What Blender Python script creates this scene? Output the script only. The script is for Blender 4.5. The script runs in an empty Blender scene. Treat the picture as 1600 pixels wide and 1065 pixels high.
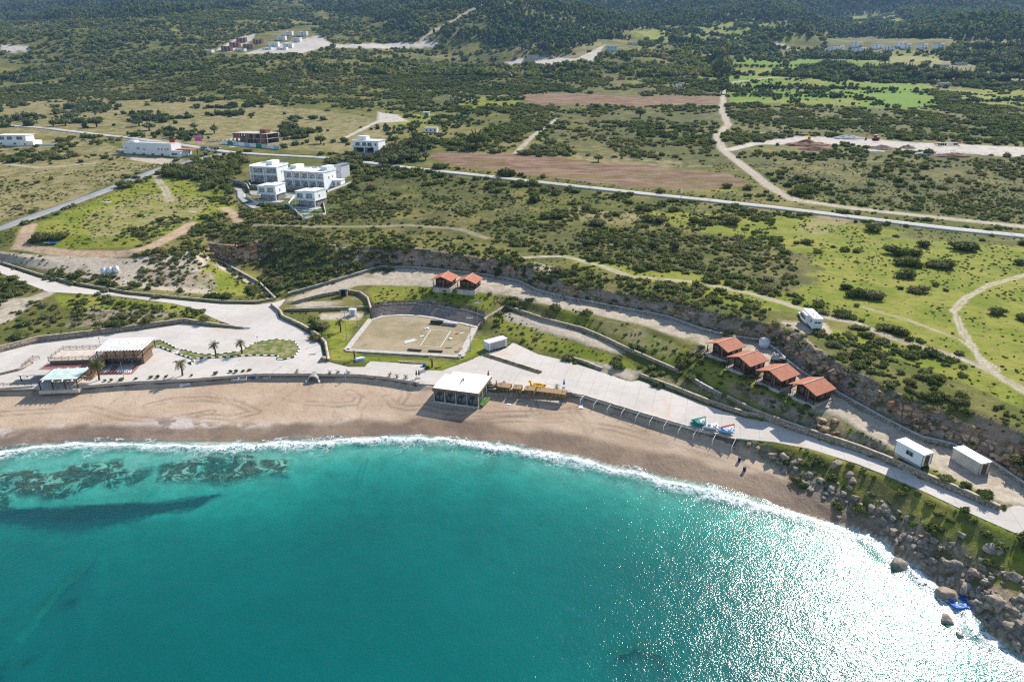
import bpy, bmesh, math, random
import numpy as np
from mathutils import Vector, Matrix, Euler
random.seed(7); RNG = np.random.default_rng(7)
sc = bpy.context.scene
COL = sc.collection
R = math.radians
# ------------------------------------------------------------------ camera model (photo pixels 1600 x 1065)
CH, CP, CF = 80.0, R(22.0), 1600 / 36 * 24.0
cp_, sp_ = math.cos(CP), math.sin(CP)
def unproj(px, py, z):
    a = (px - 800) / CF; b = (532.5 - py) / CF
    t = (z - CH) / (-sp_ + b * cp_)
    return a * t, (cp_ + b * sp_) * t
def proj(X, Y, Z):
    d = Y * cp_ - (Z - CH) * sp_
    u = Y * sp_ + (Z - CH) * cp_
    d = np.maximum(d, 1e-3)
    return 800 + CF * X / d, 532.5 - CF * u / d
# ------------------------------------------------------------------ numpy noise
def _h(ix, iy, s):
    n = (ix.astype(np.int64) * 374761393 + iy.astype(np.int64) * 668265263 + s * 974634777) & 0xffffffff
    n = ((n ^ (n >> 13)) * 1274126177) & 0xffffffff
    return ((n ^ (n >> 16)) & 0xffff) / 65535.0
def vnoise(x, y, s=0):
    x = np.asarray(x, float); y = np.asarray(y, float)
    ix = np.floor(x); iy = np.floor(y); fx = x - ix; fy = y - iy
    fx = fx * fx * (3 - 2 * fx); fy = fy * fy * (3 - 2 * fy)
    a = _h(ix, iy, s); b = _h(ix + 1, iy, s); c = _h(ix, iy + 1, s); d = _h(ix + 1, iy + 1, s)
    return (a * (1 - fx) + b * fx) * (1 - fy) + (c * (1 - fx) + d * fx) * fy
def fbm(x, y, sc_, o=4, s=0):
    v = 0; a = .5; t = 0; x = np.asarray(x, float) / sc_; y = np.asarray(y, float) / sc_
    for i in range(o):
        v = v + a * vnoise(x + i * 17.3, y - i * 9.1, s + i); t += a; a *= .5; x = x * 2.03; y = y * 2.03
    return v / t          # 0..1
def sst(a, b, x):
    t = np.clip((x - a) / (b - a), 0, 1); return t * t * (3 - 2 * t)
def inpoly(px, py, poly):
    px = np.asarray(px, float); py = np.asarray(py, float); r = np.zeros(px.shape, bool); n = len(poly)
    for i in range(n):
        x0, y0 = poly[i][:2]; x1, y1 = poly[(i + 1) % n][:2]
        if y0 == y1: continue
        c = ((y0 > py) != (y1 > py)) & (px < (x1 - x0) * (py - y0) / (y1 - y0) + x0)
        r ^= c
    return r
def dline(px, py, line):
    px = np.asarray(px, float); py = np.asarray(py, float); d = np.full(px.shape, 1e18)
    for (x0, y0), (x1, y1) in zip(line[:-1], line[1:]):
        dx = x1 - x0; dy = y1 - y0; L = dx * dx + dy * dy + 1e-9
        t = np.clip(((px - x0) * dx + (py - y0) * dy) / L, 0, 1)
        d = np.minimum(d, (px - x0 - t * dx) ** 2 + (py - y0 - t * dy) ** 2)
    return np.sqrt(d)
# ------------------------------------------------------------------ terrain
SHORE = [(-260, 735), (-120, 715), (0, 703), (60, 694), (110, 691), (200, 690), (300, 691), (400, 690), (500, 686), (600, 681), (660, 680), (720, 687), (800, 695),
         (900, 711), (960, 727), (1000, 737), (1060, 749), (1120, 761), (1180, 779), (1240, 799), (1300, 815), (1350, 830), (1385, 845), (1400, 868),
         (1430, 880), (1455, 905), (1490, 925), (1525, 950), (1540, 985), (1575, 1010), (1630, 1045), (1720, 1100), (1850, 1160)]
SHW = [unproj(x, y, 0) for x, y in SHORE]
SEAPOLY = SHW + [(400, SHW[-1][1]), (400, -400), (-600, -400), (-600, SHW[0][1])]
def prof(X, Y):
    z = np.interp(Y, [0, 150, 270, 330, 400, 600, 800, 1000, 1300, 1600, 2000, 2300, 2700, 3300, 4200, 6000],
                  [15.2, 15.3, 15.8, 18.5, 24, 35, 48, 66, 104, 152, 214, 232, 300, 480, 800, 1300])
    X = np.asarray(X, float)
    g = sst(600, 1500, Y)
    z = z + g * 95 * (fbm(X, Y, 430, 4, 3) - .5) + sst(420, 800, Y) * 9 * (fbm(X, Y, 170, 3, 5) - .5)
    z = z + sst(1800, 3000, Y) * 260 * (fbm(X, Y, 900, 4, 11) - .5)
    z = z - 70 * np.exp(-((X - .42 * Y - 60) / 170) ** 2) * sst(1200, 2000, Y) * (1 - .6 * sst(2400, 3200, Y))
    z = z + 34 * np.exp(-((X + .02 * Y) / (.16 * Y)) ** 2 - ((Y - 1750) / 300) ** 2)
    z = z + 22 * np.exp(-((X + 330) / 170) ** 2 - ((Y - 1000) / 170) ** 2)
    z = z + 26 * np.exp(-((X - 560) / 130) ** 2 - ((Y - 1520) / 120) ** 2)
    z = z + 1.2 * (fbm(X, Y, 60, 3, 8) - .5) * sst(150, 260, Y)
    return z
GX0, GX1, GY0, GY1 = -330, 290, 20, 392
NX, NY = GX1 - GX0 + 1, GY1 - GY0 + 1
gx, gy = np.meshgrid(np.arange(GX0, GX1 + 1, dtype=float), np.arange(GY0, GY1 + 1, dtype=float))
fixed = np.zeros((NY, NX), bool); GZ = np.zeros((NY, NX))
def world_line(pts):
    return [(*unproj(x, y, z), z) for x, y, z in pts]
def resample(w, step=.5):
    out = []
    for a, b in zip(w[:-1], w[1:]):
        L = math.dist(a[:2], b[:2]); n = max(1, int(L / step))
        for i in range(n):
            t = i / n; out.append(tuple(a[k] + (b[k] - a[k]) * t for k in range(len(a))))
    out.append(tuple(w[-1])); return out
def put_world(w):
    for x, y, z in resample(w):
        i = int(round(y - GY0)); j = int(round(x - GX0))
        if 0 <= i < NY and 0 <= j < NX: GZ[i, j] = z; fixed[i, j] = True
def put(pts): put_world(world_line(pts))
def offset(w, d):
    out = []
    for i, p in enumerate(w):
        a = w[max(0, i - 1)]; b = w[min(len(w) - 1, i + 1)]
        tx, ty = b[0] - a[0], b[1] - a[1]; L = math.hypot(tx, ty) or 1
        out.append((p[0] - ty / L * d, p[1] + tx / L * d) + tuple(p[2:]))
    return out
PLATEAU = [(-300, 352), (0, 362), (120, 368), (200, 372), (300, 352), (350, 345), (420, 338), (470, 350), (530, 372), (680, 377), (760, 388), (830, 400), (880, 415), (960, 438),
           (1060, 452), (1150, 470), (1240, 494), (1290, 522), (1340, 548), (1420, 590), (1500, 625), (1600, 670), (1750, 740), (1900, 810)]
pw = sorted(unproj(x, y, 16) for x, y in PLATEAU)
yb = np.interp(gx, [p[0] for p in pw], [p[1] for p in pw])
m = gy > yb
GZ[m] = prof(gx, gy)[m]; fixed[m] = True
# walls that hold ground: points (px, py, z of the top), drop on the low side, drop on the high side, sign of the low side
WALLS = {
 'beach': ([(118, 603, 3.7), (200, 596, 3.7), (300, 591, 3.7), (400, 583, 3.7), (483, 583, 3.7), (560, 584, 3.7), (600, 588, 3.7), (655, 597, 3.7)], 1.6, .15, 1),
 'beach_left': ([(-90, 612, 3.7), (0, 606, 3.7), (52, 603, 3.7)], 1.5, .15, 1),
 'beach_mid': ([(752, 606, 3.6), (890, 613, 3.6), (914, 617, 3.6)], 1.4, .1, 1),
 'beach_right': ([(914, 617, 3.7), (1000, 643, 3.8), (1090, 669, 4.1), (1150, 685, 4.4)], 1.8, .15, 1),
 'yard': ([(-90, 566, 5.3), (0, 540, 5.3), (60, 525, 5.3), (140, 516, 5.2), (220, 506, 5.1), (288, 497, 5.0), (330, 504, 4.5), (391, 512, 3.9)], 1.7, .3, 1),
 'road_upper': ([(-80, 388, 11.2), (0, 408, 10.2), (60, 427, 9.5), (120, 441, 8.8), (200, 455, 7.9), (280, 463, 6.9), (345, 469, 6.1), (400, 470, 5.4), (430, 465, 5.4)], .9, .1, 1),
 'ravine': ([(345, 407, 7.0), (375, 424, 6.6), (405, 440, 6.0), (430, 465, 5.4)], .9, .9, 1),
 'mid_back': ([(450, 457, 6.3), (500, 443, 7.3), (560, 425, 8.7), (592, 415, 9.4), (640, 416, 10), (690, 420, 10.6), (760, 428, 10.9), (810, 437, 11), (840, 452, 11.1), (880, 462, 11.2),
               (960, 477, 11.3), (1040, 492, 11.3), (1100, 513, 11.3), (1140, 523, 11.2), (1190, 530, 11.2), (1215, 545, 11.1), (1228, 560, 11.1), (1255, 580, 11), (1300, 606, 10.9),
               (1340, 628, 10.7), (1380, 650, 10.5), (1440, 680, 10.1), (1490, 692, 9.9), (1545, 715, 9.7), (1600, 752, 9.5), (1660, 790, 9.4)], 1.2, .4, 1),
 'terrace_upper': ([(458, 470, 5.6), (500, 459, 6.3), (540, 452, 6.8), (562, 455, 6.8), (574, 464, 6.6), (579, 480, 6.2)], 1.3, .2, 1),
 'terrace_lower': ([(445, 482, 5.1), (520, 480, 5.1), (579, 478, 5.2)], 1.1, .3, 1),
 'plaza_step': ([(424, 474, 5.2), (437, 484, 5.1), (441, 492, 5), (470, 505, 4.8), (495, 520, 4.7), (508, 533, 4.6), (513, 560, 4.5)], 1.0, .6, 1),
 'bank': ([(757, 497, 6.6), (775, 486, 7.3), (790, 476, 7.8), (805, 481, 7.8), (850, 496, 7.8), (910, 511, 7.7), (937, 522, 7.5), (975, 540, 7.2), (1012, 556, 6.8), (1060, 577, 6.5)], 1.1, .2, 1),
 'plaza_upper': ([(1000, 583, 4.7), (1060, 605, 4.9), (1100, 621, 5.2), (1165, 643, 5.6), (1196, 647, 5.8)], 1.1, .2, 1),
 'road_bank': ([(1137, 617, 6.3), (1170, 634, 6.2), (1198, 646, 6.3), (1260, 668, 6.8), (1340, 694, 7.4), (1400, 717, 7.9), (1450, 740, 8.4), (1512, 766, 8.9), (1563, 789, 9.1)], 1.2, .2, 1),
 'plaza_edge': ([(884, 554, 4.3), (910, 562, 4.3), (941, 574, 4.3)], .8, .1, 1),
}
CLIFF = [(520, 384, 15.4), (600, 384, 15.4), (680, 392, 15.3), (760, 404, 15.1), (820, 412, 15.3), (860, 431, 15.0), (900, 445, 14.3), (960, 456, 14.2), (1000, 462, 14.4), (1040, 468, 14.6), (1100, 483, 15.2),
         (1150, 491, 15.2), (1200, 504, 14.8), (1245, 519, 15.6), (1270, 541, 15.6), (1310, 566, 15.6), (1345, 581, 15.5), (1380, 601, 15.4), (1420, 621, 15.0), (1480, 646, 13.9), (1520, 666, 13.1),
         (1545, 681, 12.5), (1580, 691, 13.1), (1660, 725, 12.6)]
LINES = [
 # beach / plaza / yard
 [(-90, 640, 2.0), (0, 616, 2.1), (100, 614, 2.1)], [(655, 606, 2.1), (760, 625, 2.1), (890, 628, 2.1), (914, 636, 2.0)],
 [(655, 600, 3.4), (700, 603, 3.3), (752, 608, 3.5)],
 [(-90, 590, 3.5), (0, 575, 3.5), (120, 560, 3.5), (300, 560, 3.5), (420, 545, 3.5), (500, 575, 3.5), (600, 574, 3.5), (700, 580, 3.5), (800, 565, 3.5), (880, 590, 3.5), (960, 605, 3.5)],
 [(-90, 575, 3.5), (0, 556, 3.5), (100, 540, 3.5), (200, 525, 3.5), (300, 512, 3.5), (370, 520, 3.5), (440, 520, 3.5), (480, 540, 3.5)],
 [(800, 536, 3.5), (840, 551, 3.5), (900, 566, 3.5), (950, 580, 3.5)], [(120, 590, 3.5), (400, 575, 3.5), (650, 588, 3.5)],
 # left road
 [(-80, 404, 10.2), (0, 419, 9.3), (60, 443, 8.5), (120, 453, 7.8), (200, 464, 6.9), (280, 472, 5.9), (345, 484, 5.0), (400, 486, 4.5), (430, 484, 4.2), (440, 500, 3.8)],
 [(5, 428, 9.0), (75, 456, 8.2), (170, 461, 7.2), (270, 474, 5.9), (300, 481, 5.4), (340, 500, 4.5), (388, 514, 3.6)],
 # brown slope over the road, ravine
 [(-80, 375, 14), (0, 395, 12.5), (60, 405, 12), (120, 412, 11.5), (190, 420, 10.5)], [(250, 445, 7.5), (330, 452, 6.2)],
 [(200, 392, 14.4), (260, 388, 14.4), (300, 368, 15)], [(300, 420, 9.5), (310, 390, 13)],
 [(350, 420, 6.2), (370, 445, 5.6), (400, 425, 5.8), (420, 440, 5.6)], [(335, 392, 8.5), (350, 400, 8.0)], [(326, 378, 13.5), (345, 380, 13.5), (370, 382, 13), (400, 375, 14)],
 [(375, 402, 7.6), (410, 404, 7.6), (440, 438, 6.6), (480, 440, 7.6), (540, 422, 9.3)], [(400, 352, 16), (460, 372, 16), (520, 384, 16)],
 CLIFF,
 # road to the cabins
 [(435, 476, 4.4), (480, 460, 5.6), (540, 440, 7), (600, 426, 8.2), (660, 425, 9.2), (700, 438, 9.6), (760, 442, 9.8), (820, 457, 10), (900, 477, 10.1), (1000, 498, 10.1), (1060, 513, 10.1),
  (1110, 532, 10), (1200, 575, 9.9), (1300, 625, 9.6), (1380, 668, 9.2), (1450, 705, 8.8), (1520, 742, 8.5), (1580, 775, 8.3), (1660, 815, 8.3)],
 [(690, 450, 9.4), (757, 450, 9.5), (800, 462, 9.6), (870, 482, 9.7), (960, 502, 9.7), (1040, 522, 9.7), (1100, 545, 9.7)],
 [(1100, 565, 9.2), (1150, 590, 9.2), (1200, 612, 9.1), (1260, 640, 8.9), (1300, 640, 9.3), (1390, 700, 8.8), (1480, 752, 8.4), (1560, 789, 8.3)],
 # stadium
 [(520, 552, 3.7), (600, 556, 3.7), (720, 562, 3.7)], [(540, 500, 3.9), (600, 520, 3.75), (700, 520, 3.75)], [(535, 546, 3.75), (580, 498, 3.75), (650, 491, 3.75), (700, 500, 3.75), (757, 520, 3.75)],
 [(470, 488, 4.3), (540, 490, 4.2), (575, 490, 4.2)], [(580, 480, 5.2), (640, 476, 5.2), (700, 479, 5.2), (755, 498, 5.2)], [(500, 472, 5.4), (560, 470, 5.4)],
 [(770, 520, 3.9), (790, 505, 5.3), (800, 492, 6.5), (860, 511, 6.5), (900, 526, 6.3), (950, 545, 6), (1000, 566, 5.2), (1040, 586, 4.8)],
 [(1075, 590, 6.0), (1120, 612, 6.2)],
 # lower right road, bank and headland
 [(1150, 684, 4.3), (1210, 691, 4.8), (1270, 703, 5.3), (1340, 725, 6), (1400, 749, 6.7), (1450, 771, 7.2), (1520, 804, 7.8), (1600, 839, 8.2), (1700, 885, 8.5)],
 [(1000, 592, 3.6), (1060, 613, 3.8), (1100, 628, 4.1), (1165, 650, 4.5), (1200, 655, 4.8), (1260, 677, 5.3), (1340, 703, 6), (1400, 724, 6.6), (1450, 749, 7.1), (1500, 770, 7.6), (1560, 794, 8.1)],
 [(1140, 700, 2.0), (1200, 724, 1.8), (1260, 768, 1.5), (1320, 803, 1.1), (1375, 830, .6)], [(1420, 840, 2.6), (1460, 865, 2.6), (1500, 890, 2.6)],
 [(1440, 812, 5), (1500, 845, 5.2), (1560, 870, 5.6), (1640, 900, 6.3)], [(1540, 925, 3.0), (1580, 960, 3), (1640, 1000, 3), (1720, 1060, 2.4)],
]
for l in LINES: put(l)
WALLW = {}
for k, (pts, lo, hi, sg) in WALLS.items():
    w = world_line(pts); WALLW[k] = w
    put_world([(x, y, z - hi) for x, y, z in offset(w, 1.1 * sg)])
    put_world([(x, y, z - lo) for x, y, z in offset(w, -1.1 * sg)])
# sea bed
dsh = dline(gx, gy, SHW); sea_m = inpoly(gx, gy, SEAPOLY)
def depth(d, X, Y):
    base = np.interp(d, [0, 4, 10, 22, 40, 80, 200], [.0, .55, 1.1, 2.4, 4.6, 6.6, 8])
    reef = np.interp(d, [0, 4, 12, 26, 34, 48, 200], [.0, .5, .9, 1.3, 3.4, 5.6, 8])
    k = 1 - sst(-75, -20, X)
    return base * (1 - k) + reef * k + .5 * (fbm(X, Y, 9, 3, 21) - .5) * sst(2, 10, d)
GZ[sea_m] = -depth(dsh, gx, gy)[sea_m]; fixed[sea_m] = True
edge = np.zeros_like(fixed); edge[0, :] = edge[-1, :] = True
def solve(z, fx):
    ny, nx = z.shape
    if min(ny, nx) > 12:
        y2, x2 = (ny + 1) // 2, (nx + 1) // 2
        zz = np.zeros((y2 * 2, x2 * 2)); ff = np.zeros((y2 * 2, x2 * 2)); zz[:ny, :nx] = z * fx; ff[:ny, :nx] = fx
        s = zz.reshape(y2, 2, x2, 2).sum((1, 3)); c = ff.reshape(y2, 2, x2, 2).sum((1, 3))
        zc = np.where(c > 0, s / np.maximum(c, 1), 0); zc = solve(zc, c > 0)
        up = np.repeat(np.repeat(zc, 2, 0), 2, 1)[:ny, :nx]
        z = np.where(fx, z, up)
    else: z = np.where(fx, z, z[fx].mean() if fx.any() else 0)
    for _ in range(60):
        p = np.pad(z, 1, mode='edge')
        a = (p[:-2, 1:-1] + p[2:, 1:-1] + p[1:-1, :-2] + p[1:-1, 2:]) * .25
        z = np.where(fx, z, a)
    return z
GZ = solve(GZ, fixed)
SEATP = [unproj(x, y, 4.5) for x, y in ((580, 500), (576, 481), (602, 477), (637, 475.5), (680, 478), (735, 488), (755, 496), (750, 512), (724, 508), (690, 501), (654, 495), (610, 496))]
PITCHP = [unproj(x, y, 3.9) for x, y in ((538, 548), (577, 497), (624, 488), (690, 494), (747, 508), (722, 560))]
GZ = np.where(inpoly(gx, gy, SEATP) | inpoly(gx, gy, PITCHP), np.minimum(GZ, 3.45), GZ)
def height(X, Y):
    X = np.asarray(X, float); Y = np.asarray(Y, float)
    j = np.clip(X - GX0, 0, NX - 1.001); i = np.clip(Y - GY0, 0, NY - 1.001)
    i0 = i.astype(int); j0 = j.astype(int); fi = i - i0; fj = j - j0
    z = (GZ[i0, j0] * (1 - fj) + GZ[i0, j0 + 1] * fj) * (1 - fi) + (GZ[i0 + 1, j0] * (1 - fj) + GZ[i0 + 1, j0 + 1] * fj) * fi
    far = sst(GY1 - 30, GY1 - 8, Y)
    return z * (1 - far) + prof(X, Y) * far
def hz(x, y): return float(height(x, y))
def hit(px, py):
    """point where the sight line of photo pixel (px, py) meets the terrain"""
    a = (px - 800) / CF; b = (532.5 - py) / CF
    dx, dy, dz = a, cp_ + b * sp_, -sp_ + b * cp_
    t = np.concatenate([np.arange(40, 500, .5), np.arange(500, 7000, 4)])
    below = CH + dz * t < height(dx * t, dy * t)
    k = int(np.argmax(below)) if below.any() else len(t) - 1
    lo, hi = t[max(0, k - 1)], t[k]
    for _ in range(14):
        m_ = (lo + hi) / 2
        if CH + dz * m_ < hz(dx * m_, dy * m_): hi = m_
        else: lo = m_
    return dx * hi, dy * hi, CH + dz * hi
# ------------------------------------------------------------------ object helpers
def tag(o, label=None, cat=None, group=None, kind=None):
    if label: o['label'] = label
    if cat: o['category'] = cat
    if group: o['group'] = group
    if kind: o['kind'] = kind
    return o
def npmesh(name, V, F4=None, F3=None, mats=(), smooth=False):
    me = bpy.data.meshes.new(name); V = np.asarray(V, np.float32)
    F4 = np.zeros((0, 4), np.int32) if F4 is None else np.asarray(F4, np.int32)
    F3 = np.zeros((0, 3), np.int32) if F3 is None else np.asarray(F3, np.int32)
    me.vertices.add(len(V)); me.vertices.foreach_set('co', V.ravel())
    nl = F4.size + F3.size; me.loops.add(nl)
    me.loops.foreach_set('vertex_index', np.concatenate([F4.ravel(), F3.ravel()]).astype(np.int32))
    n = len(F4) + len(F3); me.polygons.add(n)
    tot = np.concatenate([np.full(len(F4), 4), np.full(len(F3), 3)]).astype(np.int32)
    st = np.concatenate([[0], np.cumsum(tot)[:-1]]).astype(np.int32)
    me.polygons.foreach_set('loop_start', st); me.polygons.foreach_set('loop_total', tot)
    if smooth: me.polygons.foreach_set('use_smooth', np.ones(n, bool))
    me.update(calc_edges=True)
    for m_ in mats: me.materials.append(m_)
    return me
def attr(me, name, rgb):
    a = me.attributes.new(name, 'FLOAT_COLOR', 'POINT')
    c = np.ones((len(me.vertices), 4), np.float32); c[:, :3] = rgb; a.data.foreach_set('color', c.ravel())
def link(name, me, parent=None):
    o = bpy.data.objects.new(name, me); COL.objects.link(o)
    if parent is not None: o.parent = parent
    return o
def empty(name, loc=(0, 0, 0), rz=0):
    o = bpy.data.objects.new(name, None); COL.objects.link(o); o.location = loc; o.rotation_euler = (0, 0, rz); o.empty_display_size = .5; return o
def copytree(o, parent=None):
    c = o.copy(); COL.objects.link(c)
    if parent is not None: c.parent = parent
    for ch in list(o.children): copytree(ch, c)
    return c
class MB:
    """collects simple shapes into one mesh"""
    def __init__(s): s.bm = bmesh.new()
    def box(s, x0, x1, y0, y1, z0, z1, rz=0, bev=0, M=None):
        g = bmesh.ops.create_cube(s.bm, size=1)
        v = g['verts']
        bmesh.ops.scale(s.bm, vec=(x1 - x0, y1 - y0, z1 - z0), verts=v)
        bmesh.ops.translate(s.bm, vec=((x0 + x1) / 2, (y0 + y1) / 2, (z0 + z1) / 2), verts=v)
        if rz: bmesh.ops.rotate(s.bm, cent=((x0 + x1) / 2, (y0 + y1) / 2, 0), matrix=Matrix.Rotation(rz, 3, 'Z'), verts=v)
        if M is not None: bmesh.ops.transform(s.bm, matrix=M, verts=v)
        if bev:
            e = list({e for q in v for e in q.link_edges}); bmesh.ops.bevel(s.bm, geom=e, offset=bev, segments=2, affect='EDGES', profile=.5)
        return s
    def tube(s, a, b, r, r2=None, n=8):
        a = Vector(a); b = Vector(b); d = b - a; L = d.length
        q = d.to_track_quat('Z', 'Y').to_matrix().to_4x4()
        bmesh.ops.create_cone(s.bm, cap_ends=True, segments=n, radius1=r, radius2=r if r2 is None else r2, depth=L, matrix=Matrix.Translation((a + b) / 2) @ q); return s
    def path(s, pts, r, n=6):
        for a, b in zip(pts[:-1], pts[1:]): s.tube(a, b, r, None, n)
        return s
    def prism(s, poly, z0, z1):
        """poly (x,y) list extruded between z0 and z1"""
        lo = [s.bm.verts.new((x, y, z0)) for x, y in poly]; hi = [s.bm.verts.new((x, y, z1)) for x, y in poly]; n = len(poly)
        s.bm.faces.new(hi); s.bm.faces.new(lo[::-1])
        for i in range(n): s.bm.faces.new((lo[i], lo[(i + 1) % n], hi[(i + 1) % n], hi[i]))
        return s
    def side(s, poly, x0, x1):
        """poly (y,z) list extruded along x"""
        lo = [s.bm.verts.new((x0, y, z)) for y, z in poly]; hi = [s.bm.verts.new((x1, y, z)) for y, z in poly]; n = len(poly)
        s.bm.faces.new(hi); s.bm.faces.new(lo[::-1])
        for i in range(n): s.bm.faces.new((lo[i], lo[(i + 1) % n], hi[(i + 1) % n], hi[i]))
        return s
    def ball(s, c, r, sub=2, sq=(1, 1, 1)):
        bmesh.ops.create_icosphere(s.bm, subdivisions=sub, radius=r, matrix=Matrix.Translation(c) @ Matrix.Diagonal((*sq, 1))); return s
    def quad(s, *p): s.bm.faces.new([s.bm.verts.new(q) for q in p]); return s
    def build(s, name, mat, parent=None, smooth=False):
        bmesh.ops.recalc_face_normals(s.bm, faces=s.bm.faces)
        me = bpy.data.meshes.new(name); s.bm.to_mesh(me); s.bm.free(); me.materials.append(mat)
        if smooth: me.polygons.foreach_set('use_smooth', np.ones(len(me.polygons), bool))
        return link(name, me, parent)
# ------------------------------------------------------------------ materials
class NT:
    def __init__(s, name):
        s.m = bpy.data.materials.new(name); s.m.use_nodes = True; s.t = s.m.node_tree; s.t.nodes.clear()
        s.out = s.t.nodes.new('ShaderNodeOutputMaterial')
    def n(s, ty, **kw):
        nd = s.t.nodes.new('ShaderNode' + ty)
        for k, v in kw.items():
            if k.startswith('_'): setattr(nd, k[1:], v)
        for k, v in kw.items():
            if k.startswith('_'): continue
            key = int(k[1:]) if k[0] == 'i' and k[1:].isdigit() else k.replace('__', ' ')
            s.set(nd.inputs[key], v)
        return nd
    def set(s, inp, v):
        if isinstance(v, bpy.types.NodeSocket): s.t.links.new(v, inp)
        elif isinstance(v, bpy.types.Node): s.t.links.new(v.outputs[0], inp)
        else:
            try: inp.default_value = v
            except Exception: inp.default_value = (*v, 1)
    def pos(s): return s.n('NewGeometry').outputs['Position']
    def obj(s): return s.n('TexCoord').outputs['Object']
    def noise(s, v, scale, detail=4, rough=.55, dist=0):
        return s.n('TexNoise', Vector=v, Scale=scale, Detail=detail, Roughness=rough, Distortion=dist).outputs['Fac']
    def ramp(s, f, lo, hi, a=0., b=1.):
        return s.n('MapRange', Value=f, i1=lo, i2=hi, i3=a, i4=b, _interpolation_type='SMOOTHSTEP').outputs[0]
    def math(s, op, a, b=0, c=None):
        nd = s.n('Math', _operation=op, i0=a, i1=b)
        if c is not None: s.set(nd.inputs[2], c)
        return nd.outputs[0]
    def mix(s, f, a, b, blend='MIX'):
        nd = s.t.nodes.new('ShaderNodeMix'); nd.data_type = 'RGBA'; nd.blend_type = blend
        s.set(nd.inputs[0], f); s.set(nd.inputs[6], a); s.set(nd.inputs[7], b); return nd.outputs[2]
    def map(s, v, scale=(1, 1, 1), rot=(0, 0, 0), loc=(0, 0, 0)):
        return s.n('Mapping', Vector=v, Scale=scale, Rotation=rot, Location=loc).outputs[0]
    def attr(s, name): return s.n('Attribute', _attribute_name=name).outputs['Color']
    def sep(s, c):
        nd = s.n('SeparateColor', Color=c); return nd.outputs
    def bump(s, h, strength=.5, dist=.1):
        return s.n('Bump', Height=h, Strength=strength, Distance=dist).outputs[0]
    def pbr(s, col, rough=.8, normal=None, spec=.1, metal=0, **kw):
        nd = s.n('BsdfPrincipled', Roughness=rough, Metallic=metal); s.set(nd.inputs['Base Color'], col); nd.inputs['Specular IOR Level'].default_value = spec
        if normal is not None: s.set(nd.inputs['Normal'], normal)
        s.t.links.new(nd.outputs[0], s.out.inputs[0]); return s.m
_mats = {}
def paint(name, col, rough=.6, var=.12, scale=1.5, spec=.12, metal=0, bump=.0, dirt=.25):
    """weathered plain surface: broad tonal drift, grime in patches"""
    if name in _mats: return _mats[name]
    t = NT(name); p = t.obj()
    a = t.noise(p, scale, 5, .6); b = t.noise(t.map(p, (1, 1, .25)), scale * 4, 4, .65)
    c2 = tuple(x * (1 - var * 2) for x in col); c1 = tuple(min(1, x * (1 + var * .5)) for x in col)
    c = t.mix(t.ramp(a, .3, .7), (*c2, 1), (*c1, 1))
    c = t.mix(t.ramp(b, .55, .8, 0, dirt), c, (.16, .13, .1, 1))
    oi = t.n('ObjectInfo').outputs['Random']
    c = t.mix(1.0, c, t.n('CombineColor', Red=t.ramp(oi, 0, 1, .93, 1.06), Green=t.ramp(oi, 0, 1, .94, 1.05), Blue=t.ramp(oi, 0, 1, .95, 1.04)).outputs[0], 'MULTIPLY')
    _mats[name] = t.pbr(c, rough, t.bump(b, bump, .05) if bump else None, spec, metal); return _mats[name]
# ------------------------------------------------------------------ paved sheets
PLAZA = [(-90, 604, 3.5), (-90, 575, 3.5), (0, 548, 3.5), (60, 533, 3.5), (140, 524, 3.5), (220, 514, 3.5), (288, 505, 3.5), (330, 511, 3.5), (388, 516, 3.6), (340, 500, 4.5), (300, 481, 5.4),
 (270, 474, 5.9), (170, 461, 7.2), (75, 456, 8.2), (5, 428, 9.0), (-80, 412, 9.9), (-80, 396, 10.4), (0, 414, 9.4), (60, 434, 8.6), (120, 448, 7.9), (200, 461, 7.0), (280, 469, 6.0), (345, 475, 5.2),
 (400, 476, 4.6), (430, 472, 4.5), (448, 466, 4.7), (433, 484, 4.3), (436, 496, 4.0), (464, 510, 3.8), (489, 525, 3.7), (501, 538, 3.6), (507, 563, 3.6), (520, 567, 3.55), (545, 573, 3.5), (570, 573, 3.5), (577, 564, 3.5),
 (660, 569, 3.5), (664, 578, 3.5), (690, 579, 3.5), (735, 562, 3.5), (760, 551, 3.5), (790, 544, 3.5), (802, 535, 3.5), (840, 553, 3.5), (882, 563, 3.5), (936, 580, 3.5), (985, 596, 3.5), (1000, 594, 3.6),
 (1060, 616, 3.8), (1100, 632, 4.1), (1165, 653, 4.5), (1200, 658, 4.8), (1260, 680, 5.3), (1340, 706, 6), (1400, 728, 6.6), (1450, 752, 7.1), (1500, 773, 7.6), (1560, 797, 8.1), (1590, 788, 8.2),
 (1660, 815, 8.3), (1720, 895, 8.5), (1600, 838, 8.2), (1520, 803, 7.8), (1450, 770, 7.2), (1400, 748, 6.7), (1340, 724, 6), (1270, 702, 5.3), (1210, 690, 4.8), (1150, 684, 4.35), (1090, 672, 4),
 (1000, 646, 3.6), (914, 620, 3.5), (890, 614, 3.5), (752, 607, 3.5), (655, 599, 3.5), (600, 590, 3.5), (560, 586, 3.5), (483, 585, 3.5), (400, 585, 3.5), (300, 593, 3.5), (200, 598, 3.5), (118, 605, 3.5), (0, 608, 3.5)]
PW = world_line(PLAZA)
def sheet_grid(W):
    z = np.zeros((NY, NX)); f = np.zeros((NY, NX), bool)
    for x, y, h in resample(W + [W[0]]):
        i = int(round(y - GY0)); j = int(round(x - GX0))
        if 0 <= i < NY and 0 <= j < NX: z[i, j] = h; f[i, j] = True
    return solve(z, f)
PGRID = sheet_grid(PW); pin = inpoly(gx, gy, PW)
GZ = np.where(pin, PGRID - .22, GZ)
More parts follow.
